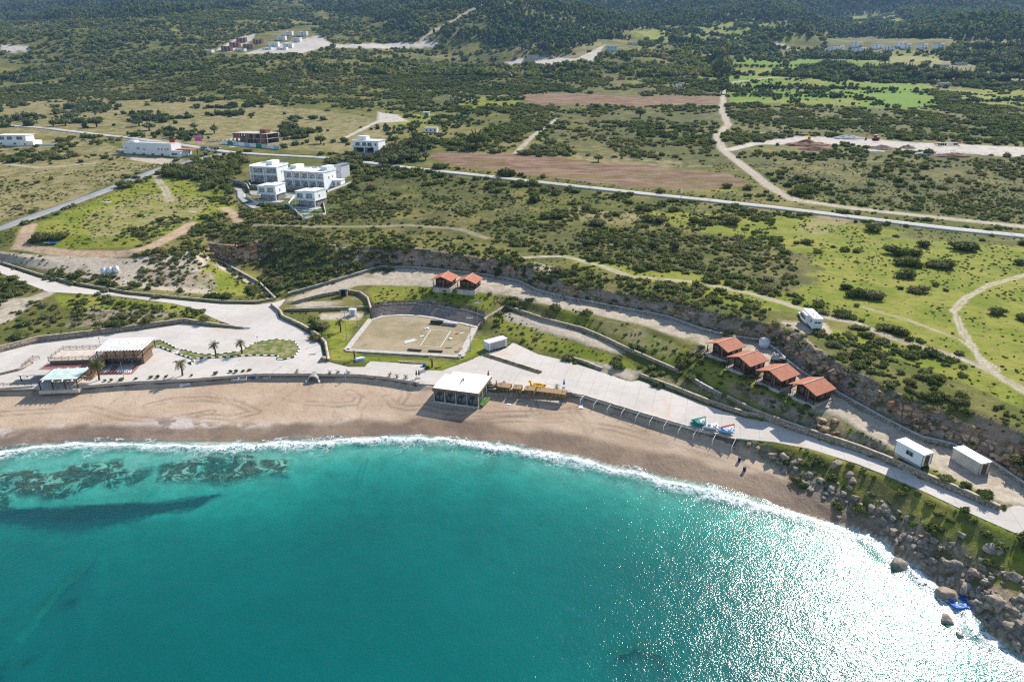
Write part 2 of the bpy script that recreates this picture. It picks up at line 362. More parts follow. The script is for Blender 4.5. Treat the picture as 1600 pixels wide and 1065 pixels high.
def gridz(G, x, y):
    j = min(max(x - GX0, 0), NX - 1.001); i = min(max(y - GY0, 0), NY - 1.001); a, b = int(i), int(j); fi, fj = i - a, j - b
    return (G[a, b] * (1 - fj) + G[a, b + 1] * fj) * (1 - fi) + (G[a + 1, b] * (1 - fj) + G[a + 1, b + 1] * fj) * fi
def drape(name, W, zf, mat, step=2.0, skirt=.35):
    bm = bmesh.new(); vs = [bm.verts.new((p[0], p[1], 0)) for p in W]; bm.faces.new(vs)
    if bm.faces[:][0].normal.z < 0: pass
    bm.normal_update(); bmesh.ops.triangulate(bm, faces=bm.faces[:])
    xs = [p[0] for p in W]; ys = [p[1] for p in W]
    for ax, lo, hi in ((0, min(xs), max(xs)), (1, min(ys), max(ys))):
        k = lo + step
        while k < hi:
            c = [0, 0, 0]; nrm = [0, 0, 0]; c[ax] = k; nrm[ax] = 1
            bmesh.ops.bisect_plane(bm, geom=bm.verts[:] + bm.edges[:] + bm.faces[:], plane_co=c, plane_no=nrm); k += step
    for v in bm.verts: v.co.z = zf(v.co.x, v.co.y)
    be = [e for e in bm.edges if e.is_boundary]
    g = bmesh.ops.extrude_edge_only(bm, edges=be)
    for v in [q for q in g['geom'] if isinstance(q, bmesh.types.BMVert)]: v.co.z -= skirt
    bm.normal_update()
    up = sum(f.normal.z for f in bm.faces)
    if up < 0: bmesh.ops.reverse_faces(bm, faces=bm.faces[:])
    me = bpy.data.meshes.new(name); bm.to_mesh(me); bm.free(); me.materials.append(mat); return link(name, me)
def concrete(name, c1, c2, scale=.25, joints=4.0, sand=.0):
    t = NT(name); p = t.pos()
    a = t.noise(p, scale * .35, 6, .62); b = t.noise(p, scale * 5, 5, .7); f = t.noise(p, 6, 3, .6)
    c = t.mix(t.ramp(a, .35, .65), (*c1, 1), (*c2, 1))
    c = t.mix(t.ramp(b, .5, .75, 0, .35), c, (c1[0] * .72, c1[1] * .7, c1[2] * .66, 1))
    br = t.n('TexBrick', Vector=t.map(p, (1, 1, 1), (0, 0, .28)), Scale=1.0 / joints, _offset=0.0); br.inputs['Mortar Size'].default_value = .014; br.inputs['Brick Width'].default_value = 1; br.inputs['Row Height'].default_value = 1
    c = t.mix(t.math('MULTIPLY', br.outputs['Fac'], .4), c, (.2, .18, .16, 1))
    if sand: c = t.mix(t.ramp(t.noise(t.map(p, (1, .6, 1)), .09, 6, .65), .56, .74, 0, sand), c, (.50, .37, .25, 1))
    c = t.mix(t.ramp(t.noise(p, .5, 6, .7, .6), .60, .72, 0, .4), c, (.22, .19, .16, 1)); c = t.mix(t.ramp(t.noise(t.map(p, (1, .22, 1), (0, 0, .9)), .22, 6, .7, 1.5), .60, .70, 0, .3), c, (.26, .23, .20, 1))
    return t.pbr(c, .85, t.bump(f, .25, .03), .05)
M_CONC = concrete('pale_concrete', (.475, .43, .38), (.54, .495, .445), sand=.8)
M_ROAD = concrete('pale_road_surface', (.35, .335, .305), (.42, .405, .375), joints=60, sand=.15)
M_ASPH = concrete('worn_asphalt', (.26, .26, .26), (.32, .32, .32), joints=90, sand=.25)
tag(drape('plaza_paving', PW, lambda x, y: gridz(PGRID, x, y), M_CONC), kind='structure')
ROADS = []
def ribbon(name, pts, width, mat, lift=.1):
    c = []
    for q in pts: c.append(hit(*q))
    c = resample(c, 3.0); L = offset(c, width / 2); Rr = offset(c, -width / 2); C_ = c
    zs = [hz(p[0], p[1]) for p in C_]; k = 4; zs = [sum(zs[max(0, i - k):i + k + 1]) / len(zs[max(0, i - k):i + k + 1]) for i in range(len(zs))]
    V = []; F = []
    n = 7
    for i, (a, b) in enumerate(zip(L, Rr)):
        for j in range(n):
            s = (j - 1) / (n - 3); s = min(max(s, 0), 1); z = zs[i] + lift - (.5 if j in (0, n - 1) else 0)
            V.append((a[0] + (b[0] - a[0]) * s, a[1] + (b[1] - a[1]) * s, z))
    for i in range(len(L) - 1):
        for j in range(n - 1): F.append((i * n + j, i * n + j + 1, i * n + n + j + 1, i * n + n + j)[::-1])
    o = link(name, npmesh(name, V, F, None, [mat])); tag(o, kind='structure')
    ROADS.append(([(p[0], p[1]) for p in C_], width, zs)); return o
MAINROAD = [(-60, 187), (0, 195), (100, 204), (200, 215), (300, 229), (360, 238), (420, 242), (500, 246), (560, 252), (620, 260), (700, 269), (800, 280), (900, 291), (1000, 302), (1100, 312), (1200, 323),
            (1300, 335), (1400, 347), (1500, 359), (1600, 369), (1720, 384)]
ribbon('main_road', MAINROAD, 7.4, M_ROAD)
ribbon('side_road', [(352, 239), (300, 251), (255, 262), (200, 283), (130, 310), (60, 335), (0, 356), (-60, 378)], 6.0, M_ASPH, .14)
# ------------------------------------------------------------------ colour zones, as polygons and lines over the terrain
TRACKS = [  # pixel line, width (m), strength, which soil (d dirt, o orange, p pale)
 ([(1290, 118), (1135, 130), (1130, 150), (1128, 170), (1138, 195), (1120, 212), (1130, 235), (1165, 262), (1200, 290), (1240, 312), (1330, 325), (1450, 338), (1600, 354), (1700, 365)], 6, 'd'),
 ([(1140, 234), (1180, 224), (1260, 217), (1330, 217), (1480, 230), (1640, 240)], 8, 'p'),
 ([(820, 402), (880, 400), (940, 415), (985, 432), (1080, 440), (1160, 455), (1230, 475), (1290, 495), (1340, 505), (1400, 530), (1470, 550), (1530, 570), (1600, 610), (1680, 660)], 2.6, 'd'),
 ([(1640, 420), (1600, 430), (1545, 445), (1510, 465), (1490, 485), (1500, 510), (1515, 535), (1540, 572)], 2.0, 'd'),
 ([(400, 352), (480, 354), (560, 354), (640, 352), (720, 358), (760, 372)], 3, 'f'), ([(870, 186), (850, 200), (830, 215), (805, 240), (790, 262)], 4, 'd'),
 ([(48, 352), (40, 365), (30, 385), (100, 395), (200, 394), (235, 386), (262, 372), (300, 350)], 5.5, 'o'), ([(243, 275), (258, 296), (266, 314)], 3.4, 'd'), ([(350, 325), (362, 332), (372, 346)], 4, 'o'),
 ([(540, 215), (560, 205), (590, 190), (620, 180)], 4, 'p'), ([(-20, 497), (0, 488), (35, 472), (72, 459)], 5, 'd'), ([(-50, 250), (60, 262), (150, 255)], 3, 'd'),
 ([(1350, 480), (1420, 500), (1500, 530), (1560, 580)], 1.2, 'd'), ([(660, 60), (720, 25), (760, 5)], 9, 'd'), ([(840, 60), (1000, 40), (1080, 50)], 9, 'd'),
]
ZP = {
 'sand': [[(-260, 604), (0, 610), (118, 607), (200, 601), (300, 596), (400, 588), (483, 588), (560, 588), (600, 592), (655, 601), (700, 600), (752, 609), (914, 622), (1000, 647), (1090, 673), (1150, 688),
           (1200, 722), (1260, 766), (1320, 801), (1375, 829), (1420, 860)] + [(x, y + 6) for x, y in SHORE[::-1] if x < 1400] + [(-260, 745)]],
 'dirt': [[(430, 476), (480, 456), (540, 436), (600, 420), (660, 418), (700, 424), (760, 432), (820, 445), (900, 466), (1000, 486), (1060, 502), (1110, 518), (1160, 528), (1200, 540), (1240, 575), (1300, 612), (1380, 656), (1450, 692), (1520, 710),
           (1600, 756), (1660, 790), (1700, 860), (1600, 800), (1500, 752), (1400, 703), (1300, 650), (1270, 640), (1210, 600), (1130, 560), (1090, 536), (1000, 507), (900, 486), (800, 464), (700, 450), (640, 446), (560, 446), (480, 466)],
          [(790, 485), (850, 500), (930, 527), (980, 550), (960, 552), (900, 535), (850, 518), (790, 500)], [(1050, 590), (1120, 622), (1170, 640), (1100, 612)],
          [(-60, 388), (60, 398), (200, 403), (300, 392), (330, 400), (300, 440), (345, 460), (200, 450), (60, 418), (-60, 402)], [(-40, 470), (70, 462), (20, 500), (-40, 520)],
          [(500, 490), (575, 488), (560, 500), (500, 500)], [(900, 560), (1000, 580), (985, 596), (935, 580)], [(826, 410), (880, 420), (900, 428), (845, 432)], [(1215, 500), (1290, 505), (1300, 520), (1255, 520)],
          [(200, 243), (290, 250), (255, 258), (205, 250)], [(470, 470), (540, 472), (520, 478), (455, 480)], [(340, 400), (410, 445), (425, 462), (340, 420)], [(1130, 60), (1200, 60), (1250, 80), (1180, 70)]],
 'rock': [[(1190, 716), (1260, 740), (1340, 775), (1440, 826), (1540, 905), (1640, 950), (1700, 1070), (1570, 1010), (1520, 950), (1450, 905), (1385, 842), (1300, 800), (1230, 745)],
          [(820, 412), (900, 446), (1000, 464), (1100, 484), (1200, 505), (1250, 522), (1310, 567), (1420, 622), (1540, 682), (1640, 722), (1640, 770), (1545, 712), (1440, 676), (1340, 624), (1250, 572), (1190, 526), (1100, 510), (960, 474), (840, 446)],
          [(520, 384), (640, 384), (760, 405), (820, 412), (830, 438), (760, 424), (640, 412), (540, 420)], [(325, 376), (410, 378), (400, 405), (335, 405)],
          [(215, 420), (330, 425), (340, 452), (240, 446)], [(130, 480), (290, 488), (230, 503), (100, 512)], [(1240, 640), (1310, 655), (1340, 690), (1260, 665)]],
 'lush': [[(1275, 395), (1400, 372), (1700, 392), (1700, 620), (1600, 602), (1520, 560), (1400, 522), (1300, 488), (1240, 470)], [(870, 395), (1000, 412), (1120, 432), (1250, 468), (1290, 492), (1150, 480), (1000, 435), (900, 412)],
          [(1000, 330), (1250, 340), (1420, 362), (1280, 400), (1080, 360)], [(1140, 92), (1300, 86), (1420, 105), (1462, 140), (1470, 172), (1380, 170), (1250, 162), (1140, 160)], [(1385, 82), (1470, 84), (1470, 104), (1380, 100)],
          [(975, 52), (1180, 30), (1260, 60), (1200, 75), (1000, 62)], [(1060, 95), (1130, 95), (1125, 142), (1040, 142), (980, 130)], [(1290, 24), (1400, 20), (1420, 38), (1310, 50)], [(1480, 140), (1620, 135), (1620, 165), (1500, 162)],
          [(20, 365), (250, 272), (330, 285), (372, 325), (310, 350), (200, 386), (80, 390)], [(600, 180), (680, 178), (690, 196), (620, 200)], [(700, 148), (800, 150), (830, 168), (720, 170)], [(820, 270), (1120, 300), (1180, 296), (1000, 285), (860, 262)],
          [(512, 500), (560, 495), (540, 540), (570, 556), (720, 566), (715, 548), (730, 530), (755, 522), (770, 545), (680, 580), (660, 567), (515, 562)], [(270, 545), (330, 552), (400, 538), (460, 530), (470, 560), (420, 565), (300, 568)],
          [(575, 448), (680, 442), (780, 455), (770, 485), (690, 472), (580, 474)], [(770, 488), (800, 498), (880, 530), (980, 562), (1000, 585), (940, 572), (840, 545), (780, 515)], [(870, 478), (960, 505), (1080, 545), (1050, 565), (960, 522), (880, 500)],
          [(1075, 565), (1140, 560), (1270, 625), (1280, 655), (1200, 642), (1110, 600)], [(1270, 640), (1400, 695), (1570, 785), (1520, 765), (1400, 712), (1290, 668)], [(1150, 684), (1270, 703), (1400, 750), (1600, 840), (1640, 930), (1540, 900), (1440, 826), (1340, 772), (1260, 738), (1180, 708)],
          [(290, 415), (350, 420), (400, 462), (330, 462), (270, 452)], [(350, 415), (430, 440), (450, 455), (430, 462), (380, 430)], [(80, 458), (280, 476), (400, 514), (290, 494), (100, 480)], [(1000, 600), (1060, 600), (1160, 640), (1100, 618)],
          [(1240, 500), (1320, 540), (1400, 560), (1480, 590), (1600, 640), (1600, 600), (1500, 560), (1350, 520)]],
 'red': [[(655, 242), (700, 236), (800, 240), (900, 250), (1010, 258), (1140, 272), (1175, 290), (1100, 298), (1000, 294), (860, 278), (740, 266)], [(810, 148), (880, 145), (1000, 150), (1126, 150), (1122, 166), (1000, 166), (900, 164), (830, 163)],
         [(1248, 222), (1290, 220), (1300, 236), (1250, 236)]],
 'pale': [[(780, 100), (830, 88), (900, 92), (945, 70), (925, 98), (860, 105), (790, 106)], [(430, 70), (500, 55), (520, 70), (470, 84), (380, 84)], [(510, 70), (600, 68), (690, 64), (680, 74), (600, 76), (500, 74)], [(1160, 226), (1250, 212), (1340, 216), (1420, 222), (1640, 232), (1640, 248), (1500, 240), (1400, 234), (1330, 226), (1230, 226)],
          [(335, 80), (370, 60), (400, 52), (395, 62), (360, 82)], [(0, 70), (50, 72), (40, 80), (0, 82)], [(350, 218), (420, 205), (420, 228), (360, 230)], [(590, 175), (620, 180), (640, 190), (590, 192)], [(555, 232), (600, 236), (560, 246)]],
 'dry': [[(-60, 152), (-60, 205), (560, 240), (640, 200), (560, 180), (300, 150), (150, 150)], [(-60, 225), (140, 215), (250, 255), (120, 310), (-60, 365)], [(890, 325), (1020, 335), (980, 350), (880, 345)], [(1290, 330), (1330, 345), (1280, 370), (1240, 360)], [(545, 540), (585, 500), (650, 494), (750, 520), (720, 552), (640, 550)],
         [(820, 240), (1000, 262), (1130, 260), (980, 240)], [(1300, 85), (1600, 95), (1600, 135), (1480, 130)], [(120, 345), (230, 300), (330, 310), (300, 345), (150, 380)], [(790, 70), (940, 66), (940, 88), (850, 92)],
         [(880, 482), (1000, 512), (1070, 548), (1040, 560), (950, 520)], [(1560, 60), (1700, 70), (1700, 130), (1560, 120)], [(1000, 585), (1060, 590), (1110, 612), (1060, 606)]],
 'scrub': [[(1150, 690), (1270, 708), (1400, 756), (1600, 846), (1640, 930), (1540, 900), (1440, 826), (1340, 772), (1260, 738), (1180, 708)], [(500, 256), (760, 280), (830, 330), (800, 380), (680, 370), (520, 350)], [(800, 345), (1200, 372), (1290, 420), (1270, 460), (1050, 425), (800, 392)], [(230, 245), (392, 240), (380, 290), (320, 300)], [(1130, 235), (1640, 245), (1640, 350), (1330, 318), (1200, 282)],
           [(640, 90), (1130, 100), (1120, 145), (810, 145), (640, 170)], [(820, 168), (1120, 170), (1130, 230), (1160, 262), (1000, 255), (850, 235), (800, 200)], [(1140, 172), (1640, 165), (1640, 225), (1340, 212), (1150, 222)], [(330, 340), (470, 345), (560, 385), (560, 422), (460, 460), (420, 430), (340, 378)]],
 'vivid': [[(1140, 92), (1300, 88), (1400, 100), (1425, 108), (1300, 106), (1140, 104)], [(1140, 118), (1200, 122), (1260, 128), (1200, 134), (1140, 132)], [(1140, 140), (1260, 142), (1458, 138), (1468, 170), (1345, 168), (1340, 154), (1140, 158)], [(1400, 128), (1450, 138), (1400, 140)], [(1290, 128), (1400, 132), (1390, 140), (1290, 138)]],
 'reef': [[(0, 735), (60, 728), (95, 765), (40, 770), (0, 760)], [(60, 735), (130, 728), (100, 765), (40, 765)], [(110, 725), (190, 712), (150, 755), (95, 768)], [(150, 742), (185, 715), (205, 735), (175, 760)], [(195, 735), (245, 722), (225, 752), (195, 752)],
          [(250, 720), (330, 710), (400, 705), (410, 738), (350, 750), (300, 748), (245, 748)], [(410, 715), (455, 712), (450, 740), (410, 738)], [(-200, 740), (0, 735), (20, 790), (-200, 800)], [(60, 765), (120, 760), (110, 772), (70, 775)]],
 'weed': [[(-250, 800), (0, 790), (120, 782), (260, 775), (352, 760), (300, 785), (220, 800), (120, 818), (0, 808), (-250, 830)], [(120, 880), (150, 850), (140, 890), (90, 940), (40, 1000), (20, 1010), (60, 950)], [(940, 1012), (985, 1000), (1040, 1010), (1050, 1050), (1060, 1110), (950, 1110), (975, 1040)],
          [(880, 966), (925, 970), (920, 976), (884, 972)], [(100, 940), (130, 930), (60, 1030), (30, 1060), (50, 1010)], [(-100, 1000), (0, 960), (40, 980), (0, 1080), (-100, 1100)]],
}
TYRES = [[(230, 632), (270, 624), (320, 622), (370, 628), (400, 640), (360, 648), (300, 645)], [(0, 645), (80, 640), (140, 636), (190, 648), (250, 652), (330, 640)], [(545, 612), (560, 620), (555, 628), (530, 630), (480, 628)], [(605, 620), (615, 632), (640, 636), (665, 634), (690, 640), (760, 646), (850, 644), (895, 642)],
         [(795, 628), (815, 626), (832, 632), (838, 645)], [(895, 640), (905, 652), (918, 662), (920, 670)], [(700, 648), (740, 655), (800, 652), (880, 655), (960, 668), (1040, 690)], [(630, 608), (634, 618), (626, 628)], [(960, 650), (1050, 690), (1130, 715), (1200, 745)]]
def zone(name, X, Y, px, py, jit=1.6, polys=None):
    s = CF / np.maximum(Y * cp_ + 30, 60); out = np.zeros(np.shape(X))
    for k in range(3):
        jx = (fbm(X, Y, 5 + 3 * k, 3, 40 + k) - .5) * 2 * jit * s; jy = (fbm(X, Y, 5 + 3 * k, 3, 50 + k) - .5) * jit * s
        acc = np.zeros(np.shape(X), bool)
        for p in (ZP[name] if polys is None else polys): acc |= inpoly(px + jx, py + jy, p)
        out += acc / 3
    return out
_pgx, _pgy = proj(gx, gy, np.where(sea_m, 0, GZ)); _rz = zone('reef', gx, gy, _pgx, _pgy) * sst(.36, .52, fbm(gx, gy, 7, 4, 14)) * sea_m
GZ = GZ * (1 - .85 * _rz) - .38 * .85 * _rz
_wz = zone('weed', gx, gy, _pgx, _pgy) * sst(.30, .50, fbm(gx, gy, 10, 4, 15)) * sea_m
GZ = np.where(_wz > .02, GZ * (1 - _wz) + np.maximum(GZ, -1.5) * _wz, GZ)
def build_ground():
    ys = [50.0]
    while ys[-1] < 400: ys.append(ys[-1] + (.62 if 95 < ys[-1] < 280 else .9))
    while ys[-1] < 3500: ys.append(ys[-1] + max(.9, (ys[-1] - 330) * .0125))
    ys = np.array(ys); T = np.linspace(-1, 1, 680); Yg = np.repeat(ys[:, None], len(T), 1); Xg = T[None, :] * (.86 * Yg + 60)
    Z = height(Xg, Yg)
    Z = Z + np.where(Z > .3, .10 * (fbm(Xg, Yg, 3, 3, 71) - .5), 0) * sst(0, 1, Z - .3)
    for line, wd, _ in ROADS: Z = Z - .35 * sst(wd / 2 + 1.0, wd / 2 - .2, dline(Xg, Yg, line))
    px, py = proj(Xg, Yg, Z)
    z = {k: zone(k, Xg, Yg, px, py) for k in ZP if ZP[k]}; px0, py0 = proj(Xg, Yg, np.zeros_like(Z)); z['reef'] = zone('reef', Xg, Yg, px0, py0); z['weed'] = zone('weed', Xg, Yg, px0, py0)
    dirt = z['dirt']; orange = np.zeros_like(Z); pale = z['pale']
    for line, wd, ty in TRACKS:
        wl = [hit(*q)[:2] for q in line]
        d = dline(Xg, Yg, wl) + (fbm(Xg, Yg, 4, 3, 31) - .5) * 1.2
        wm = np.maximum(wd, Yg * .006)
        m_ = sst(wm * .62, wm * .38, d)
        if wd < 3.5: m_ = m_ * (1 - .55 * sst(wm * .16, wm * .05, d))
        if ty == 'o': orange = np.maximum(orange, m_)
        elif ty == 'f': dirt = np.maximum(dirt, m_ * .5)
        elif ty == 'p': pale = np.maximum(pale, m_)
        else: dirt = np.maximum(dirt, m_ * .95)
    gxx, gyy = np.gradient(Z, axis=1) / np.maximum(np.gradient(Xg, axis=1), .05), np.gradient(Z, axis=0) / np.gradient(Yg, axis=0)
    sl_ = np.hypot(gxx, gyy); rock = np.maximum(z['rock'] * .75, sst(.65, 1.3, sl_) * (Yg < 380))
    d = dline(Xg, Yg, SHW); sea = inpoly(Xg, Yg, SEAPOLY); lob = (fbm(Xg, Yg, 9, 3, 61) - .5) * 5
    wet = np.where(sea, 1, sst(8.2, 5.6, d + lob)) * (z['sand'] > .3)
    pebble = sst(11, 6, d + (fbm(Xg, Yg, 16, 3, 62) - .5) * 9) * (z['sand'] > .3) * sst(-20, -60, Xg)
    sand = np.maximum(z['sand'], sea)
    tyre = np.zeros_like(Z)
    for line in TYRES:
        wl = [unproj(x, y, 1.6) for x, y in line]; dd = dline(Xg, Yg, wl); tyre = np.maximum(tyre, np.exp(-((dd - .9) / .38) ** 2) * (.35 + .65 * sst(.35, .6, fbm(Xg, Yg, 6, 3, 17))))
    tyre *= (sand > .4) & ~sea
    V = np.stack([Xg, Yg, Z], -1).reshape(-1, 3); nr, nc = Z.shape
    i = np.arange(nr - 1)[:, None] * nc + np.arange(nc - 1)[None, :]
    F = np.stack([i, i + 1, i + nc + 1, i + nc], -1).reshape(-1, 4)
    me = npmesh('ground', V, F, None, [M_GROUND], True)
    st = lambda *a: np.stack(a, -1).reshape(-1, 3)
    attr(me, 'za', st(sand, dirt, rock)); attr(me, 'zb', st(z['lush'], z['red'], pale)); attr(me, 'zc', st(wet, z['reef'], z['weed'])); attr(me, 'zd', st(z['dry'], z['scrub'], np.maximum(orange, 0)))
    attr(me, 'zf', st(zone('vivid', Xg, Yg, px, py), 0 * sand, 0 * sand)); attr(me, 'ze', st(pebble, sea * 1.0, tyre))
    tag(link('ground', me), kind='structure')
def ground_mat():
    t = NT('ground_cover'); p = t.pos()
    A = t.sep(t.attr('za')); B = t.sep(t.attr('zb')); C = t.sep(t.attr('zc')); D = t.sep(t.attr('zd')); E = t.sep(t.attr('ze'))
    big = t.noise(p, .012, 5, .6); mid = t.noise(p, .09, 5, .62); fine = t.noise(p, .55, 5, .68); tiny = t.noise(p, 2.6, 3, .7)
    tuft = t.noise(t.map(p, (1, 1.5, 1), (0, 0, .5)), .32, 4, .75)
    g1 = (.085, .098, .022, 1); g2 = (.20, .17, .058, 1); gl = (.145, .180, .018, 1); gl2 = (.235, .225, .045, 1); st = (.29, .235, .125, 1)
    base = t.mix(t.ramp(t.math('ADD', t.math('MULTIPLY', big, .5), t.math('MULTIPLY', mid, .5)), .42, .62), g1, g2)
    lush = t.mix(t.ramp(mid, .38, .66), gl, gl2)
    c = t.mix(t.math('MULTIPLY', B[0], t.ramp(mid, .25, .5, .72, 1)), base, lush)
    c = t.mix(t.math('MULTIPLY', D[0], t.ramp(t.noise(p, .16, 5, .65), .38, .62, .12, .9)), c, st)
    c = t.mix(t.math('MULTIPLY', D[1], t.ramp(t.noise(p, .11, 5, .65), .40, .6, .0, .8)), c, (.075, .075, .035, 1))
    c = t.mix(t.ramp(t.noise(p, .05, 6, .68), .60, .72, 0, .5), c, (.27, .21, .12, 1))
    c = t.mix(t.ramp(fine, .50, .68, 0, .55), c, t.mix(.5, c, (.045, .055, .02, 1)))
    c = t.mix(t.ramp(tuft, .55, .68, 0, .7), c, (.045, .052, .02, 1)); c = t.mix(t.ramp(t.noise(p, 1.1, 4, .75), .56, .70, 0, .55), c, (.26, .215, .105, 1))
    c = t.mix(t.ramp(tiny, .3, .7, 0, .35), c, t.mix(1.0, c, (1.5, 1.45, 1.3, 1), 'MULTIPLY'))
    F = t.sep(t.attr('zf')); c = t.mix(t.math('MULTIPLY', F[0], t.ramp(t.noise(p, .03, 5, .6), .32, .5, .5, 1)), c, t.mix(t.ramp(fine, .3, .7), (.095, .185, .012, 1), (.16, .23, .022, 1)))
    # bare soils
    dirt = t.mix(t.ramp(fine, .3, .7), (.36, .29, .215, 1), (.50, .43, .335, 1)); dirt = t.mix(t.ramp(mid, .55, .72, 0, .75), dirt, (.17, .16, .06, 1))
    c = t.mix(t.math('MULTIPLY', A[1], t.ramp(t.noise(p, .4, 5, .65), .25, .45, .55, 1)), c, dirt)
    red = t.mix(t.ramp(t.noise(t.map(p, (1, 3, 1), (0, 0, -.25)), .06, 5, .65), .35, .65), (.155, .082, .049, 1), (.265, .18, .12, 1))
    c = t.mix(t.math('MULTIPLY', B[1], t.ramp(t.noise(t.map(p, (1, 2.2, 1), (0, 0, -.3)), .028, 6, .68), .34, .52, .45, 1)), c, red)
    c = t.mix(t.math('MULTIPLY', D[2], t.ramp(t.noise(p, .3, 5, .65), .3, .5, .55, .95)), c, t.mix(t.ramp(fine, .3, .7), (.36, .225, .135, 1), (.50, .38, .27, 1)))
    c = t.mix(t.math('MULTIPLY', B[2], t.ramp(t.noise(p, .15, 5, .65), .3, .5, .45, 1)), c, t.mix(t.ramp(fine, .3, .7), (.40, .34, .28, 1), (.56, .51, .45, 1)))
    rk = t.noise(t.map(p, (1, 1, 2.2)), .5, 7, .7, .4); rock = t.mix(t.ramp(rk, .3, .7), (.15, .115, .09, 1), (.42, .34, .27, 1))
    rock = t.mix(t.ramp(mid, .5, .66, 0, .7), rock, (.34, .215, .14, 1)); rock = t.mix(t.ramp(t.noise(p, .28, 5, .7), .50, .62, 0, .9), rock, (.075, .085, .03, 1))
    c = t.mix(A[2], c, rock)
    # beach
    trk = t.noise(t.map(p, (1, .35, 1), (0, 0, .2)), .35, 6, .7, 1.2)
    sand = t.mix(t.ramp(t.noise(p, .06, 5, .6), .35, .65), (.395, .285, .195, 1), (.49, .375, .27, 1)); sand = t.mix(t.ramp(trk, .55, .7, 0, .5), sand, (.25, .18, .125, 1))
    sand = t.mix(t.math('MULTIPLY', E[2], .6), sand, (.15, .105, .075, 1))
    sand = t.mix(t.ramp(tiny, .55, .75, 0, .35), sand, (.22, .165, .12, 1))
    sand = t.mix(t.math('MULTIPLY', E[0], t.ramp(mid, .35, .6, .35, .9)), sand, t.mix(t.ramp(t.noise(p, .22, 4, .6), .45, .55), (.165, .14, .125, 1), (.50, .45, .42, 1)))
    wetc = t.mix(t.ramp(mid, .4, .6), (.15, .105, .075, 1), (.22, .155, .105, 1)); sand = t.mix(t.math('MULTIPLY', C[0], .9), sand, wetc)
    bed = t.mix(t.ramp(t.noise(p, .2, 5, .65), .35, .65), (.38, .37, .28, 1), (.52, .50, .39, 1))
    rf = t.noise(p, .35, 7, .72, .8); bed = t.mix(t.math('MULTIPLY', C[1], t.ramp(rf, .42, .48)), bed, t.mix(t.ramp(t.noise(p, 1.2, 4, .7), .4, .65), (.05, .032, .018, 1), (.19, .13, .07, 1)))
    bed = t.mix(t.ramp(t.noise(t.map(p, (1, .5, 1), (0, 0, .9)), .12, 6, .7, .5), .58, .66, 0, .45), bed, (.20, .20, .14, 1))
    bed = t.mix(t.math('MULTIPLY', C[2], t.ramp(t.noise(t.map(p, (1, .6, 1), (0, 0, 1.0)),   .16, 5, .65, .5), .16, .30)), bed, (.004, .010, .016, 1))
    sand = t.mix(E[1], sand, bed)
    c = t.mix(A[0], c, sand)
    hb = t.math('ADD', t.math('MULTIPLY', fine, .7), t.math('MULTIPLY', tiny, .3)); hb = t.math('ADD', hb, t.math('MULTIPLY', t.math('MULTIPLY', A[2], rk), 1.6))
    rough = t.ramp(C[0], .3, 1, .9, .45)
    return t.pbr(c, rough, t.bump(hb, .8, .35), .04)
M_GROUND = ground_mat()
build_ground()
# ------------------------------------------------------------------ sea: one layer of clear green water over the bed
def build_sea():
    ys = [30.0]
    while ys[-1] < 145: ys.append(ys[-1] + .6)
    ys = np.array(ys); T = np.linspace(-1, 1, 520); Yg = np.repeat(ys[:, None], len(T), 1); Xg = T[None, :] * (.86 * Yg + 70)
    d = dline(Xg, Yg, SHW) * np.where(inpoly(Xg, Yg, SEAPOLY), 1, -1); g = height(Xg, Yg)
    sw = (fbm(Xg, Yg, 7, 3, 81) - .40) * .55 * np.exp(-(d / 3.5) ** 2) + .30 * np.exp(-((d - 2.6 - 3 * (fbm(Xg, Yg, 12, 2, 82) - .5)) / 1.1) ** 2) * (.4 + fbm(Xg, Yg, 5, 3, 83))
    Z = .05 + sw + .05 * (fbm(Xg, Yg, 2.2, 2, 84) - .5)
    keep = (d > -9)
    dep = np.maximum(Z - g, 0); K = np.array([.50, .150, .158])
    Tr = np.exp(-dep[..., None] * 2.6 * K)
    nr, nc = Z.shape; i = np.arange(nr - 1)[:, None] * nc + np.arange(nc - 1)[None, :]
    kf = keep[:-1, :-1] & keep[1:, 1:] & keep[:-1, 1:] & keep[1:, :-1]
    F = np.stack([i, i + 1, i + nc + 1, i + nc], -1)[kf]
    me = npmesh('sea', np.stack([Xg, Yg, Z], -1).reshape(-1, 3), F, None, [M_SEA], True)
    attr(me, 'trans', Tr.reshape(-1, 3)); attr(me, 'shore', np.stack([d / 20 + .5, dep, dep * 0], -1).reshape(-1, 3))
    tag(link('sea', me), kind='structure')
